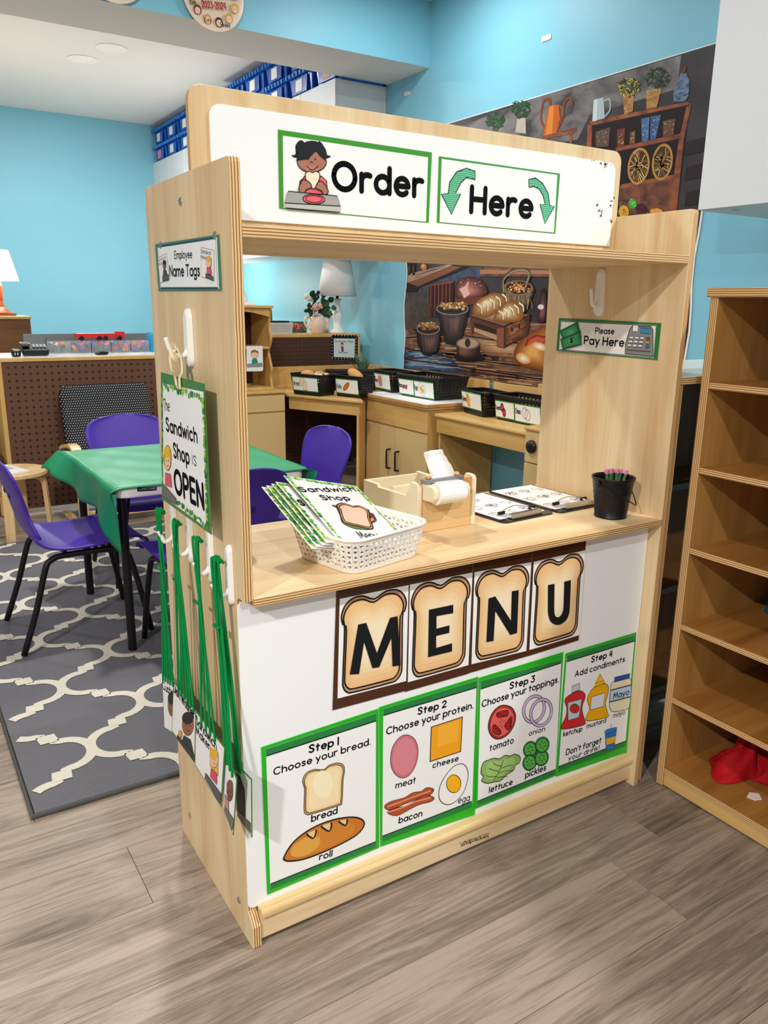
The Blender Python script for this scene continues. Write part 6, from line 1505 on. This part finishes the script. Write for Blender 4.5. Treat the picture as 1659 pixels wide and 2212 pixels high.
# toy food in the baskets
M_BREADW = flat('#ead6b4', .8, .1, name='felt_bread', bump=.3, bscale=90); M_BREADC = flat('#8a5230', .8, .1, name='felt_crust', bump=.3, bscale=90); M_BUN = flat('#d8a06a', .8, .1, name='felt_bun', bump=.4, bscale=120, var=.1)
def toy_slice(label, loc, rot):
    t = thing('toy_bread_slice', label, 'toy bread', loc, rot, 'toy food in the bread basket')
    pts = [((u-.5)*.085, v*.085) for u, v in spline(BR, 2)]
    b = MB(); b.prism(pts, 1, 0, .014); b.build('crust', M_BREADC, t, bevel=.003)
    b = MB(); b.prism([(x*.9, .004+z*.9) for x, z in pts], 1, -.0012, -.0001); b.build('crumb', M_BREADW, t); return t
L0 = Vector(bread_t.location); rz = bread_t.rotation_euler.z
def rel(t, dx, dy, dz): 
    v = Matrix.Rotation(t.rotation_euler.z, 3, 'Z')@Vector((dx, dy, 0)); return (t.location.x+v.x, t.location.y+v.y, t.location.z+dz)
b = MB(); b.ball((0, 0, 0), (.052, .034, .030), 16, 10); o = b.build('toy_bun', M_BUN, None, smooth=True); o.location = rel(bread_t, -.040, -.01, .112); o.rotation_euler = (0, 0, rz); tag(o, 'tan toy bun at the left of the bread basket', 'toy bread', 'toy food in the bread basket')
toy_slice('white toy bread slice in the middle of the bread basket', rel(bread_t, .028, -.025, .058), (math.radians(-28), 0, rz))
toy_slice('toy bread slice leaning behind the white one in the bread basket', rel(bread_t, .045, .005, .058), (math.radians(-25), math.radians(8), rz))
toy_slice('toy bread slice at the back of the bread basket', rel(bread_t, .0, .030, .060), (math.radians(-20), math.radians(-6), rz))
b = MB(); b.ball((0, 0, 0), (.066, .030, .032), 18, 10); o = b.build('toy_roll', M_BUN, None, smooth=True); o.location = rel(rolls_t, .008, .004, .122); o.rotation_euler = (0, math.radians(24), rolls_t.rotation_euler.z); tag(o, 'tan toy roll sticking out of the rolls basket', 'toy bread')
b = MB()
for k in range(3): b.box((-.035+.004*k, -.05+.003*k, .010+.008*k), (.035+.004*k, .045+.003*k, .016+.008*k))
b = MB(); b.box((-.036, -.055, .006), (.036, .045, .045)); o = b.build('toy_cheese', flat('#e0ad24', .6), None, bevel=.003); o.location = rel(cheese_t, 0, 0, .0); o.rotation_euler = (0, 0, cheese_t.rotation_euler.z); tag(o, 'yellow toy cheese block inside the cheese basket', 'toy cheese')
b = MB(); b.ball((0, 0, .0), (.045, .045, .026), 14, 8); o = b.build('toy_onion', flat('#d9a0a8', .7), None, smooth=True); o.location = rel(tom_t, .04, .02, .034); tag(o, 'pale pink toy onion inside the tomato and onion basket', 'toy onion')
b = MB(); b.ball((0, 0, .0), (.035, .045, .03), 14, 8); o = b.build('toy_meat', flat('#c97a62', .7), None, smooth=True); o.location = rel(meat_t, 0, .02, .07); o.rotation_euler = (0, 0, meat_t.rotation_euler.z); tag(o, 'reddish toy meat in the meat basket', 'toy meat')
# broad-leaved plant on the corner desk
PP = (2.285, 3.50, CZ)
pt_ = thing('potted_plant', 'small plant with broad upright grey-green leaves on the corner desk', 'plant', PP)
b = MB(); b.lathe([(.001, .0005), (.036, .0005), (.048, .075), (.050, .08), (.044, .08), (.034, .006), (.001, .006)], 24); b.build('pot', flat('#2a2d2c', .5), pt_, smooth=True)
b = MB(); b.lathe([(.001, .060), (.040, .060), (.040, .066), (.001, .068)], 16); b.build('soil', flat('#2d2019', .9), pt_)
M_LEAF = flat('#5f7d68', .55, .3, name='sage_leaf', var=.15, bscale=20)
rs = random.Random(31)
for k in range(13):
    az = k*2.4; ln = rs.uniform(.10, .17); til = rs.uniform(.12, .62); wl = rs.uniform(.018, .028); b = MB(); vs = []
    for i in range(9):
        t_ = i/8; r = ln*t_; w = wl*math.sin(PI*min(1, t_*.92+.08))**.7; out = r*math.sin(til*(.6+.8*t_)); up = r*math.cos(til*(.6+.6*t_))
        for s in (-1, 0, 1):
            x = out*math.cos(az)-s*w*math.sin(az); y = out*math.sin(az)+s*w*math.cos(az); vs.append((x, y, .066+up-(.004 if s == 0 else 0)))
    b.add(vs, [(i*3+k2, i*3+k2+1, i*3+k2+4, i*3+k2+3) for i in range(8) for k2 in range(2)]); b.build('leaf', M_LEAF, pt_, smooth=True, solid=.0012)

# ------------------------------------------------------------------ bookcase with pegboard back, lamp, teapot
PBX0, PBX1, PBY, PBZ = 1.690, 2.386, 3.702, .886
M_PEG = dots('brown_pegboard', '#4a2c1a', '#160c07', .0254, .0042, (0, 2)); 
pb = thing('pegboard_bookcase', 'bookcase with brown pegboard back behind the corner desk', 'bookcase', (PBX0, PBY, 0))
pw = PBX1-PBX0
b = MB(); b.box((.016, 0, .03), (pw-.018, .006, PBZ-.020)); b.build('pegboard_back', M_PEG, pb)
b = MB(); b.box((0, -.004, PBZ-.0195), (pw, .30, PBZ)); b.build('top_panel', M_KIT, pb, bevel=.002)
for x in (0, pw-.0175):
    b = MB(); b.box((x, -.002, .003), (x+.0155, .30, PBZ-.020)); b.build('side_panel', M_KITV, pb, bevel=.001)
for z in (.03, .32, .6):
    b = MB(); b.box((.016, .008, z), (pw-.018, .298, z+.015)); b.build('shelf_board', M_KITV, pb)
o, F = card('dramatic_play_sign', 'black framed sign reading Dramatic Play on the pegboard', 'sign', 'front', PBY-.004, [(778, 698), (975, 700), (968, 890), (780, 885)], K_, flat('#15191c', .4), .003)
Q_ = lambda pts: [F(p) for p in pts]; a = Art(.0003); a.fill(Q_([(797, 725), (962, 727), (957, 875), (797, 870)]), '#d9dcdb'); a.build('paper', o)
ptext(o, F, 'Dramatic Play', (808, 755), (948, 757), (808, 738), bold=.15); ptext(o, F, 'Play Center', (835, 840), (905, 842), (835, 826), bold=.13)
a = Art(.0007); a.fill(Q_(ell(862, 770, 11, 13)), '#3a2418'); a.fill(Q_(ell(862, 775, 8, 9)), '#d8a884'); a.fill(Q_([(854, 785), (872, 785), (874, 808), (852, 808)]), '#b0464a'); a.fill(Q_([(854, 808), (874, 808), (872, 830), (858, 830)]), '#2f5f9a'); a.build('child_picture', o)
for i in range(26):
    pass
a = Art(.0003)
for i in range(30):
    t_ = i/30; p = bil([(783, 703), (970, 705), (963, 884), (785, 880)], (t_*4) % 1 if t_ < .25 or .5 <= t_ < .75 else (1 if t_ < .5 else 0), 1 if t_ < .25 else (0 if .5 <= t_ < .75 else (t_*4) % 1)); a.fill(Q_(ell(p[0], p[1], 4, 4, 6)), '#c9d2d2', False)
s = a.build('border_dots', o); s['kind'] = 'stuff'
TOPZ2 = PBZ
# white ceramic lamp
M_CER = flat('#eceae6', .15, .6, name='white_ceramic')
lp = thing('table_lamp', 'white ceramic table lamp with tapered white shade by the mural', 'lamp', (2.262, 3.80, TOPZ2))
b = MB(); b.lathe([(.001, .0005), (.058, .0005), (.060, .010), (.052, .018), (.040, .030), (.030, .055), (.026, .075), (.034, .105), (.036, .130), (.026, .160), (.019, .178), (.023, .186), (.018, .195), (.022, .215), (.026, .228), (.001, .230)], 32); b.build('lamp_base', M_CER, lp, smooth=True)
b = MB(); b.tube([(0, 0, .230), (0, 0, .30)], .010, 10); b.build('socket', flat('#1c1a18', .5), lp)
b = MB(); b.lathe([(.131, .246), (.092, .475), (.0905, .475), (.1295, .246)], 40); b.build('lamp_shade', flat('#efeeec', .8, .1, name='white_linen'), lp, smooth=True)
# teapot with flowers
tp = thing('teapot', 'cream teapot vase on the pegboard bookcase', 'teapot', (2.095, 3.775, TOPZ2))
M_POT = flat('#ecd3bd', .3, .5, name='cream_glaze')
b = MB(); b.lathe([(.001, .0005), (.036, .0005), (.040, .006), (.056, .035), (.060, .065), (.054, .095), (.050, .112), (.047, .112), (.050, .09), (.030, .02), (.001, .015)], 32); b.build('pot_body', M_POT, tp, smooth=True)
b = MB(); b.tube(spline([(.050, 0, .030), (.074, 0, .050), (.080, 0, .085), (.092, 0, .112)], 5, False), [.016]*5+[.012]*6+[.010]*5, 12); b.build('spout', M_POT, tp, smooth=True)
b = MB(); b.tube(spline([(-.048, 0, .100), (-.078, 0, .108), (-.094, 0, .080), (-.080, 0, .045), (-.052, 0, .032)], 5, False), .0075, 10); b.build('handle', M_POT, tp, smooth=True)
fl = thing('flower_bouquet', 'bouquet of pale pink rose and dark leaves in the teapot', 'flowers', (2.085, 3.775, TOPZ2+.10)); fl.scale = (.92, .8, 1.12)
M_DLEAF = flat('#24492c', .5, .35, name='dark_leaf', var=.2, bscale=40); rs = random.Random(8)
def leaf(b, p, d, ln, w):
    p, d = Vector(p), Vector(d).normalized(); s = d.cross(Vector((rs.uniform(-.5, .5), -1, rs.uniform(-.2, .6)))); s = s.normalized() if s.length > .01 else Vector((1, 0, 0)); u = s.cross(d)
    vs = []
    for i in range(5):
        t_ = i/4; ww = w*math.sin(PI*(t_*.9+.05)); c = p+d*ln*t_-Vector((0, 0, 1))*ln*.25*t_*t_; vs += [c+s*ww, c-s*ww]
    b.add(vs, [(2*i, 2*i+1, 2*i+3, 2*i+2) for i in range(4)])
for k in range(48):
    th = rs.uniform(-.4, 1.6) if k < 24 else rs.uniform(2, 4.5); el = rs.uniform(.0, 1.2); d = (math.cos(th)*math.cos(el), -.35+math.sin(th)*math.cos(el)*.6, math.sin(el))
    r = rs.uniform(.02, .105); p = (d[0]*r+.015, d[1]*r*.7, .02+max(0, d[2])*r*1.2); b = MB(); leaf(b, p, d, rs.uniform(.040, .065), rs.uniform(.013, .021)); b.build('leaf', M_DLEAF, fl, smooth=True)
for k in range(10):
    b = MB(); a_ = rs.uniform(-.5, .9); p1 = (a_*.09, rs.uniform(-.03, .03), rs.uniform(.08, .14)); b.tube([(a_*.02, 0, -.05), (p1[0]*.6, p1[1]*.6, .04), p1], .0014, 5); b.build('stem', M_DLEAF, fl)
M_PINK = flat('#f0c9bd', .7, .2, name='pale_petal', var=.06, bscale=30); M_WPET = flat('#f3ecd9', .7, .2, name='white_petal')
def bloom(c, r, mat, n, name):
    b = MB()
    for k in range(n):
        az = k*2.399; t_ = (k+1)/n; rr = r*t_; vs = []
        for i in range(4):
            for j in range(4):
                u, v = -1+2*j/3, i/3; w = r*.55*math.sin(PI*(.2+.7*v)); cu = .9-.75*v*t_
                rad = rr*.55*(1-.2*abs(u))+v*rr*.45; x = rad*math.cos(az)-u*w*math.sin(az); y = rad*math.sin(az)+u*w*math.cos(az); z = r*(.1+v*cu*.9-.35*t_); vs.append((c[0]+x, c[1]+y-.2*z, c[2]+z))
        b.add(vs, [(i*4+j, i*4+j+1, i*4+j+5, i*4+j+4) for i in range(3) for j in range(3)])
    b.build(name, mat, fl, smooth=True, solid=.001)
bloom((-.022, -.045, .055), .044, M_PINK, 16, 'rose_bloom'); bloom((.012, -.040, .062), .036, M_PINK, 12, 'rose_bloom'); bloom((-.050, -.010, .105), .034, M_WPET, 10, 'white_bloom'); bloom((-.085, -.012, .118), .028, M_WPET, 8, 'white_bloom'); bloom((-.022, -.055, .020), .030, M_PINK, 9, 'rose_bloom')
b = MB(); b.lathe([(.001, .0005), (.030, .0005), (.034, .09), (.032, .09), (.028, .004), (.001, .004)], 20, c=(2.192, 3.86, TOPZ2)); tag(b.build('glass_tumbler', flat('#c6dbe0', .1, .6, name='pale_glass'), None, smooth=True), 'pale tumbler between teapot and white lamp', 'tumbler')
# white basket with black box, picture books behind
wbk = thing('storage_basket', 'white patterned basket on the pegboard bookcase', 'basket', (1.815, 3.815, TOPZ2+.001))
b1, r1 = basket_mesh(.165, .14, .178, .155, .068, 60, 5, False, .012, .003, .5); b1.build('basket_body', flat('#dcdcda', .45), wbk, solid=.002, clean=False); r1.build('rim', flat('#dcdcda', .45), wbk, smooth=True)
o = tag(MB().box((-.062, -.05, .005), (.065, .045, .082)).build('black_box', M_BLACK, None, bevel=.004), 'black box standing in the white patterned basket', 'box'); o.location = (1.825, 3.82, TOPZ2+.001)
o = tag(MB().box((-.014, -.03, .082), (.016, .03, .125)).build('black_tray', M_BLACK, None, bevel=.003), 'black holder sticking up from the white patterned basket', 'holder'); o.location = (1.762, 3.82, TOPZ2-.001); o.rotation_euler = (0, math.radians(-12), 0)
def picture_book(label, x0, x1, y, h, seed):
    o = tag(MB().box((x0, y, TOPZ2+.0005), (x1, y+.010, TOPZ2+h)).build('picture_book', flat('#2f6a3a', .4), None, bevel=.001), label, 'book', 'picture books on the pegboard bookcase')
    a = Art(.0004); r = random.Random(seed)
    for k in range(30): a.fill(ell(r.uniform(x0+.012, x1-.012)-x0, r.uniform(.012, h-.012), r.uniform(.005, .012), r.uniform(.005, .012), 8), r.choice(['#c9304a', '#2f5fb5', '#e0b030', '#7a2f8a', '#e07a30', '#3f9a4a', '#d94f9a']), False)
    s = a.build('cover_print', o); s.matrix_local = Matrix.Translation((x0, y-.0003, TOPZ2))@Euler(ROT_FRONT).to_matrix().to_4x4(); s['kind'] = 'stuff'
picture_book('colourful picture book behind the hutch', 1.700, 1.84, 3.93, .150, 1)
picture_book('colourful picture book behind the teapot', 1.93, 2.10, 3.94, .075, 2)
# tissue box on the hutch
tbx = thing('tissue_box', 'white tissue box on top of the play hutch', 'tissue box', (1.43, 3.48, 1.067))
b = MB(); b.box((-.06, -.06, 0), (.075, .06, .016)); b.build('box_body', flat('#f2f1ee', .5), tbx, bevel=.002)
b = MB(); vs = []
for i in range(7):
    for k in range(14):
        a_ = 2*PI*k/14; t_ = i/6; r = .040*(1-t_*.35)*(1+.3*math.sin(3*a_+t_*2)); vs.append((r*math.cos(a_)*(1 if i else .8)+.012-.02*t_, r*.55*math.sin(a_), .016+.062*t_+.012*math.sin(2*a_+1)*t_))
b.add(vs, [(i*14+k, i*14+(k+1) % 14, (i+1)*14+(k+1) % 14, (i+1)*14+k) for i in range(6) for k in range(14)]); b.build('tissue', flat('#f4f3f2', .8), tbx, smooth=True, solid=.0008)
sp_ = thing('sprig', 'small green sprig beside the tissue box', 'plant', (1.385, 3.56, 1.067)); rs = random.Random(2)
b = MB(); b.lathe([(.001, .0003), (.016, .0003), (.018, .03), (.001, .03)], 14); b.build('pot', flat('#f0efec', .4), sp_, smooth=True)
for k in range(9):
    b = MB(); th = k*.7; leaf(b, (.0, 0, .03+.007*k), (math.cos(th), math.sin(th), 1.0), .035, .007); b.build('leaf', flat('#5d8a3a', .5), sp_, smooth=True)
# ------------------------------------------------------------------ long pegboard-backed desk at the far left and what stands there
LDY = 3.285; LDX0, LDX1, LDZ = .070, 1.02, .802
ld = thing('toy_shelf', 'low toy shelf with brown pegboard back and white top', 'shelf', (LDX0, LDY, 0))
lw = LDX1-LDX0
M_PEG2 = dots('tan_pegboard', '#62402a', '#1c0f07', .0335, .0062, (0, 2))
b = MB(); b.box((.022, 0, .03), (lw-.022, .006, LDZ-.022)); b.build('pegboard_back', M_PEG2, ld)
b = MB(); b.box((-.002, -.006, LDZ-.0215), (lw, .40, LDZ-.003)); b.build('top_panel', M_KIT, ld, bevel=.002)
b = MB(); b.box((.002, .004, LDZ-.0028), (lw-.004, .396, LDZ)); b.build('worktop', flat('#dfe6e6', .25, .5, name='pale_laminate'), ld)
for x in (0, lw-.022):
    b = MB(); b.box((x, -.004, .004), (x+.021, .40, LDZ-.022)); b.build('side_panel', M_KITV, ld, bevel=.001)
# grey splash panel standing at the back of the top
b = MB(); b.box((.19, .385, LDZ+.0005), (lw-.02, .394, LDZ+.098)); b.build('rear_rail', flat('#77797c', .5), ld)
# clear trays of coloured blocks
M_CLEAR, nt_, bs_ = new_mat('clear_plastic'); bs_.inputs['Alpha'].default_value = .12; bs_.inputs['Roughness'].default_value = .12; bs_.inputs['Base Color'].default_value = (.92, .95, .97, 1)
rs = random.Random(17); BC = ['#d8232a', '#e7b416', '#2458b8', '#27873a', '#e0662a', '#8a3ab0', '#e24a8e', '#151515']
tx = .372; 
TR = ['leftmost clear tray of coloured blocks, beside the telephone', 'second clear tray of coloured blocks from the left', 'middle clear tray of coloured blocks under the red truck', 'second clear tray of coloured blocks from the right', 'rightmost clear tray of coloured blocks by the blue folder']
for i in range(5):
    w = .100; t = thing('block_tray', TR[i], 'tray', (tx+i*.106, LDY+.255, LDZ+.0005), group='clear trays of blocks on the toy shelf')
    b = MB(); b.box((0, 0, 0), (w, .11, .002)); b.box((0, 0, .002), (w, .002, .062)); b.box((0, .108, .002), (w, .11, .062)); b.box((0, .002, .002), (.002, .108, .062)); b.box((w-.002, .002, .002), (w, .108, .062)); b.build('tray_body', M_CLEAR, t)
    for k in range(26):
        r = rs.uniform(.010, .0145); b = MB(); e = Euler((rs.random()*3, rs.random()*3, rs.random()*3)).to_matrix().to_4x4(); c = Vector((rs.uniform(.014, w-.014), rs.uniform(.014, .096), .019+rs.choice((0, .014, .028))))
        b.box((-r, -r*.7, -r*.6), (r, r*.7, r*.6), 0, Matrix.Translation(c)@e); b.build('block', flat(rs.choice(BC), .35, .5), t)
# red toy truck across the trays
tk = thing('toy_truck', 'red toy truck lying across the trays of blocks', 'toy truck', (.505, LDY+.285, LDZ+.0645))
b = MB(); b.box((0, -.02, .014), (.215, .02, .040)); b.box((.215, -.02, .014), (.262, .02, .050)); b.build('truck_body', flat('#d31f26', .35, .5, name='red_plastic'), tk, bevel=.003)
for x in (.03, .125, .158, .235):
    Mx = Matrix.Translation((x, .024, .0135))@Euler((PI/2, 0, 0)).to_matrix().to_4x4(); b = MB(); b.lathe([(.003, 0), (.0125, 0), (.0125, .048), (.003, .048)], 16, M=Mx); b.build('wheel', M_BLACK, tk)
# telephone, charger, handheld
ph = thing('telephone', 'black desk telephone on the toy shelf', 'telephone', (.205, LDY+.085, LDZ+.0005), (0, 0, math.radians(-6)))
M_PH = flat('#17181a', .3, .5, name='black_gloss')
b = MB(); b.prism([(0, 0), (.135, 0), (.135, .028), (.10, .050), (0, .058)], 0, 0, .125) if False else b.prism([(0, .004), (.11, .004), (.11, .052), (0, .034)], 0, 0, .125); b.build('phone_base', M_PH, ph, bevel=.006)
b = MB(); b.box((-.010, .004, .046), (.040, .11, .066)); b.build('handset', flat('#3a3c40', .25, .5), ph, bevel=.008)
b = MB(); b.tube([(.118, .10, .045), (.123, .102, .088)], .0016, 6); b.build('antenna', M_PH, ph)
for r in range(3):
    for c in range(4): b = MB(); b.box((.052+c*.017, .030+r*.022, .0435+r*.0036), (.064+c*.017, .044+r*.022, .0475+r*.0036)); b.build('key', flat('#c9ced2', .4), ph)
b = MB(); b.box((0, 0, 0), (.042, .05, .036)); o = b.build('charger', M_PH, None, bevel=.008); o.location = (.150, LDY+.035, LDZ+.0008); tag(o, 'small black charger block beside the telephone', 'charger')
a = Art(.0003); a.fill(rrect(.012, .010, .016, .020, .0008, 1), '#e8e8e8'); a.fill(rrect(.024, .010, .028, .020, .0008, 1), '#e8e8e8'); s = a.build('contacts', o); s.matrix_local = Euler(ROT_FRONT).to_matrix().to_4x4(); s['kind'] = 'stuff'
b = MB(); b.prism([(0, .004), (.012, .0), (.060, .0), (.068, .006), (.066, .016), (.030, .020), (.004, .010)], 1, 0, .032); o = b.build('barcode_scanner', M_PH, None, bevel=.003); o.location = (.555, LDY+.055, LDZ+.0006); tag(o, 'small black handheld device lying on the toy shelf', 'device')
b = MB(); b.prism(ell(0, 0, .040, .012, 20), 2, 0, .0015); o = b.build('paper_plate', flat('#f2f2f0', .5)); o.location = (.775, LDY+.08, LDZ+.0004); tag(o, 'flat white paper on the toy shelf top', 'paper')
b = MB(); b.box((0, 0, 0), (.006, .16, .105)); o = b.build('blue_folder', flat('#2aa5d8', .4)); o.location = (.900, LDY+.20, LDZ+.0018); o.rotation_euler = (0, math.radians(10), 0); tag(o, 'bright blue folder standing at the right of the toy shelf', 'folder')

# brown side cabinet with lit lamp, farther back at the left
bc = thing('brown_cabinet', 'brown cabinet behind the toy shelf carrying the lit lamp', 'cabinet', (-.45, 5.0, 0))
M_BRN = wood('brown_veneer', '#5b3a22', '#7d5432', 0, rough=.5)
b = MB(); b.box((.01, .002, .01), (.957, .42, .950)); b.build('cabinet_body', M_BRN, bc, bevel=.002)
b = MB(); b.box((-.004, -.008, .9505), (.964, .425, .970)); b.build('top_panel', wood('cabinet_top', '#b08a54', '#cfae78', 0), bc, bevel=.003)
LXc, LYc = .345, 5.14
tl = thing('table_lamp', 'lit table lamp with turned red-brown base at the left edge', 'lamp', (LXc, LYc, .970))
b = MB(); b.lathe([(.001, .0005), (.075, .0005), (.075, .022), (.060, .026), (.045, .045), (.030, .06), (.022, .10), (.026, .20), (.018, .225), (.001, .228)], 28); b.box((-.085, -.085, .0005), (.085, .085, .018)); b.build('lamp_base', flat('#9a4a20', .35, .5, name='red_brown_wood'), tl, smooth=False)
b = MB(); b.lathe([(.135, .235), (.085, .435), (.083, .435), (.133, .235)], 36); b.build('lamp_shade', emit('lit_shade', '#fff0d6', 4.5), tl, smooth=True)
for (x, y, z, par, en) in ((0, 0, .33, tl, 26),):
    la = bpy.data.lights.new('bulb', 'POINT'); la.energy = en; la.color = (1, .86, .68); la.shadow_soft_size = .05; lo = bpy.data.objects.new('bulb', la); COL.objects.link(lo); lo.parent = par; lo.location = (x, y, .45)
# floor lamp in the far corner, hidden behind the stall's side panel
flp = thing('floor_lamp', 'white floor lamp glowing in the far corner behind the stall', 'lamp', (1.88, 5.55, 0))
b = MB(); b.lathe([(.001, .0005), (.13, .0005), (.13, .015), (.015, .03), (.012, .9), (.001, .9)], 24); b.build('stand', M_WHITE, flp, smooth=False)
b = MB(); b.lathe([(.17, .90), (.11, 1.16), (.108, 1.16), (.168, .90)], 32); b.build('lamp_shade', emit('lit_shade_2', '#fff0d6', 3.0), flp, smooth=True)
la = bpy.data.lights.new('bulb', 'POINT'); la.energy = 16; la.color = (1, .9, .76); la.shadow_soft_size = .06; lo = bpy.data.objects.new('bulb', la); COL.objects.link(lo); lo.parent = flp; lo.location = (0, 0, 1.22)

# ------------------------------------------------------------------ bentwood armchair with dotted cushion
ac = thing('armchair', 'bentwood armchair with black white-dotted cushion by the toy shelf', 'armchair', (.56, 3.005, 0))
M_DOT = dots('dotted_fabric', '#111114', '#c9c9cc', .0118, .0023, (0, 2), .85, True); M_BENT = wood('bentwood', '#cfa468', '#e6c793', 2)
def cushion(pts, w, th, name):
    b = MB(); n = len(pts); vs = []; prof = [Vector(p) for p in pts]; seg = rrect(-w/2, -th/2, w/2, th/2, th*.45, 4)
    for i in range(n):
        t_ = (prof[min(i+1, n-1)]-prof[max(i-1, 0)]).normalized(); nn = Vector((-t_.y, t_.x)); e = 1-(.12 if i in (0, n-1) else (.03 if i in (1, n-2) else 0))
        for u, v in seg: q = prof[i]+nn*v*e; vs.append((u*e, q.x, q.y))
    m_ = len(seg); b.add(vs, [(i*m_+k, i*m_+(k+1) % m_, (i+1)*m_+(k+1) % m_, (i+1)*m_+k) for i in range(n-1) for k in range(m_)]+[list(range(m_)), list(range((n-1)*m_, n*m_))]); return b.build(name, M_DOT, ac, smooth=True)
cushion(spline([(.10, .30), (.15, .42), (.20, .55), (.235, .655)], 4, False), .455, .06, 'back_cushion'); cushion(spline([(-.20, .30), (-.05, .275), (.08, .265)], 4, False), .44, .06, 'seat_cushion')
for s in (-1, 1):
    b = MB(); pts = spline([(-.24, .003), (-.24, .20), (-.235, .34), (-.19, .395), (-.10, .405), (.03, .385), (.12, .36)], 4, False); n = len(pts); vs = []
    for i, (y, z) in enumerate(pts):
        tt = Vector((pts[min(i+1, n-1)][0]-pts[max(i-1, 0)][0], pts[min(i+1, n-1)][1]-pts[max(i-1, 0)][1])).normalized(); nn = Vector((-tt.y, tt.x))*.008
        for x, k in ((s*.243-.022, 1), (s*.243+.022, 1), (s*.243+.022, -1), (s*.243-.022, -1)): vs.append((x, y+nn.x*k, z+nn.y*k))
    b.add(vs, [(i*4+k, i*4+(k+1) % 4, (i+1)*4+(k+1) % 4, (i+1)*4+k) for i in range(n-1) for k in range(4)]+[(0, 1, 2, 3), tuple((n-1)*4+k for k in range(4))]); b.build('bent_arm', M_BENT, ac)
    b = MB(); b.box((s*.243-.02, -.24, .004), (s*.243+.02, .20, .020)); b.build('floor_runner', M_BENT, ac, bevel=.003)
    b = MB(); b.prism([(-.18, .235), (.10, .20), (.235, .60), (.215, .605), (.085, .225), (-.18, .25)], 0, s*.205-.008, s*.205+.008); b.build('seat_rail', M_BENT, ac)
b = MB(); b.box((-.222, -.232, .07), (.222, -.218, .105)); b.build('front_rail', M_BENT, ac, bevel=.002)
b = MB(); b.box((-.197, -.17, .2), (.197, -.12, .216)); b.build('cross_rail', M_BENT, ac, bevel=.002)
# round bentwood stool, magazines on it
st = thing('round_stool', 'round bentwood stool beside the toy shelf with papers on it', 'stool', (.045, 2.905, 0))
b = MB(); b.lathe([(.001, .293), (.148, .293), (.152, .297), (.152, .311), (.148, .315), (.001, .315)], 40); b.build('seat', M_BENT, st, smooth=False)
for k in range(4):
    az = math.radians(-20+90*k); b = MB(); prof = spline([(.03, .283), (.09, .283), (.122, .273), (.134, .240), (.138, .16), (.146, .003)], 4, False); n = len(prof); vs = []
    c, s = math.cos(az), math.sin(az)
    for i, (r, z) in enumerate(prof):
        tt = Vector((prof[min(i+1, n-1)][0]-prof[max(i-1, 0)][0], prof[min(i+1, n-1)][1]-prof[max(i-1, 0)][1])).normalized(); nn = Vector((-tt.y, tt.x))*.009
        for w, q in ((-.02, 1), (.02, 1), (.02, -1), (-.02, -1)): rr, zz = r+nn.x*q, z+nn.y*q; vs.append((rr*c-w*s, rr*s+w*c, zz))
    b.add(vs, [(i*4+k2, i*4+(k2+1) % 4, (i+1)*4+(k2+1) % 4, (i+1)*4+k2) for i in range(n-1) for k2 in range(4)]+[(0, 1, 2, 3), tuple((n-1)*4+k2 for k2 in range(4))]); b.build('leg', M_BENT, st)
o = tag(MB().box((-.075, -.10, 0), (.075, .10, .010)).build('booklet', flat('#e6e6e2', .5), None, bevel=.001), 'white printed booklet lying on the round stool', 'booklet'); o.location = (.0, 2.875, .3155); o.rotation_euler = (0, 0, .35)
a = Art(.0103)
for k in range(5): a.line([(-.06, .08-.022*k), (.05, .08-.022*k)], .006, '#33363a')
s = a.build('printed_lines', o); s['kind'] = 'stuff'
# storage under and beside the shelf at the far left
ls = thing('book_rack', 'book rack with framed picture at the far left edge', 'book rack', (-.36, 3.30, 0))
b = MB(); b.box((.38, .0, .004), (.40, .38, .10)); b.build('low_panel', M_KITV, ls, bevel=.001)
b = MB(); b.box((0, .36, .004), (.42, .38, .72)); b.build('back_panel', M_BRN, ls)
b = MB(); b.box((0, 0, .09), (.379, .359, .105)); b.build('shelf_board', M_KITV, ls)
for i, (x, w, h, c, lab) in enumerate(((.345, .014, .30, '#23324a', 'dark blue book leaning in the book rack'), (.325, .016, .28, '#6f6480', 'mauve book standing in the book rack'), (.30, .020, .26, '#e2e2de', 'white book standing in the book rack'))):
    o = tag(MB().box((0, 0, 0), (w, .24, h)).build('book', flat(c, .5), None, bevel=.001), lab, 'book', 'books in the rack at the left edge'); o.location = (-.36+x, 3.31, .1055)
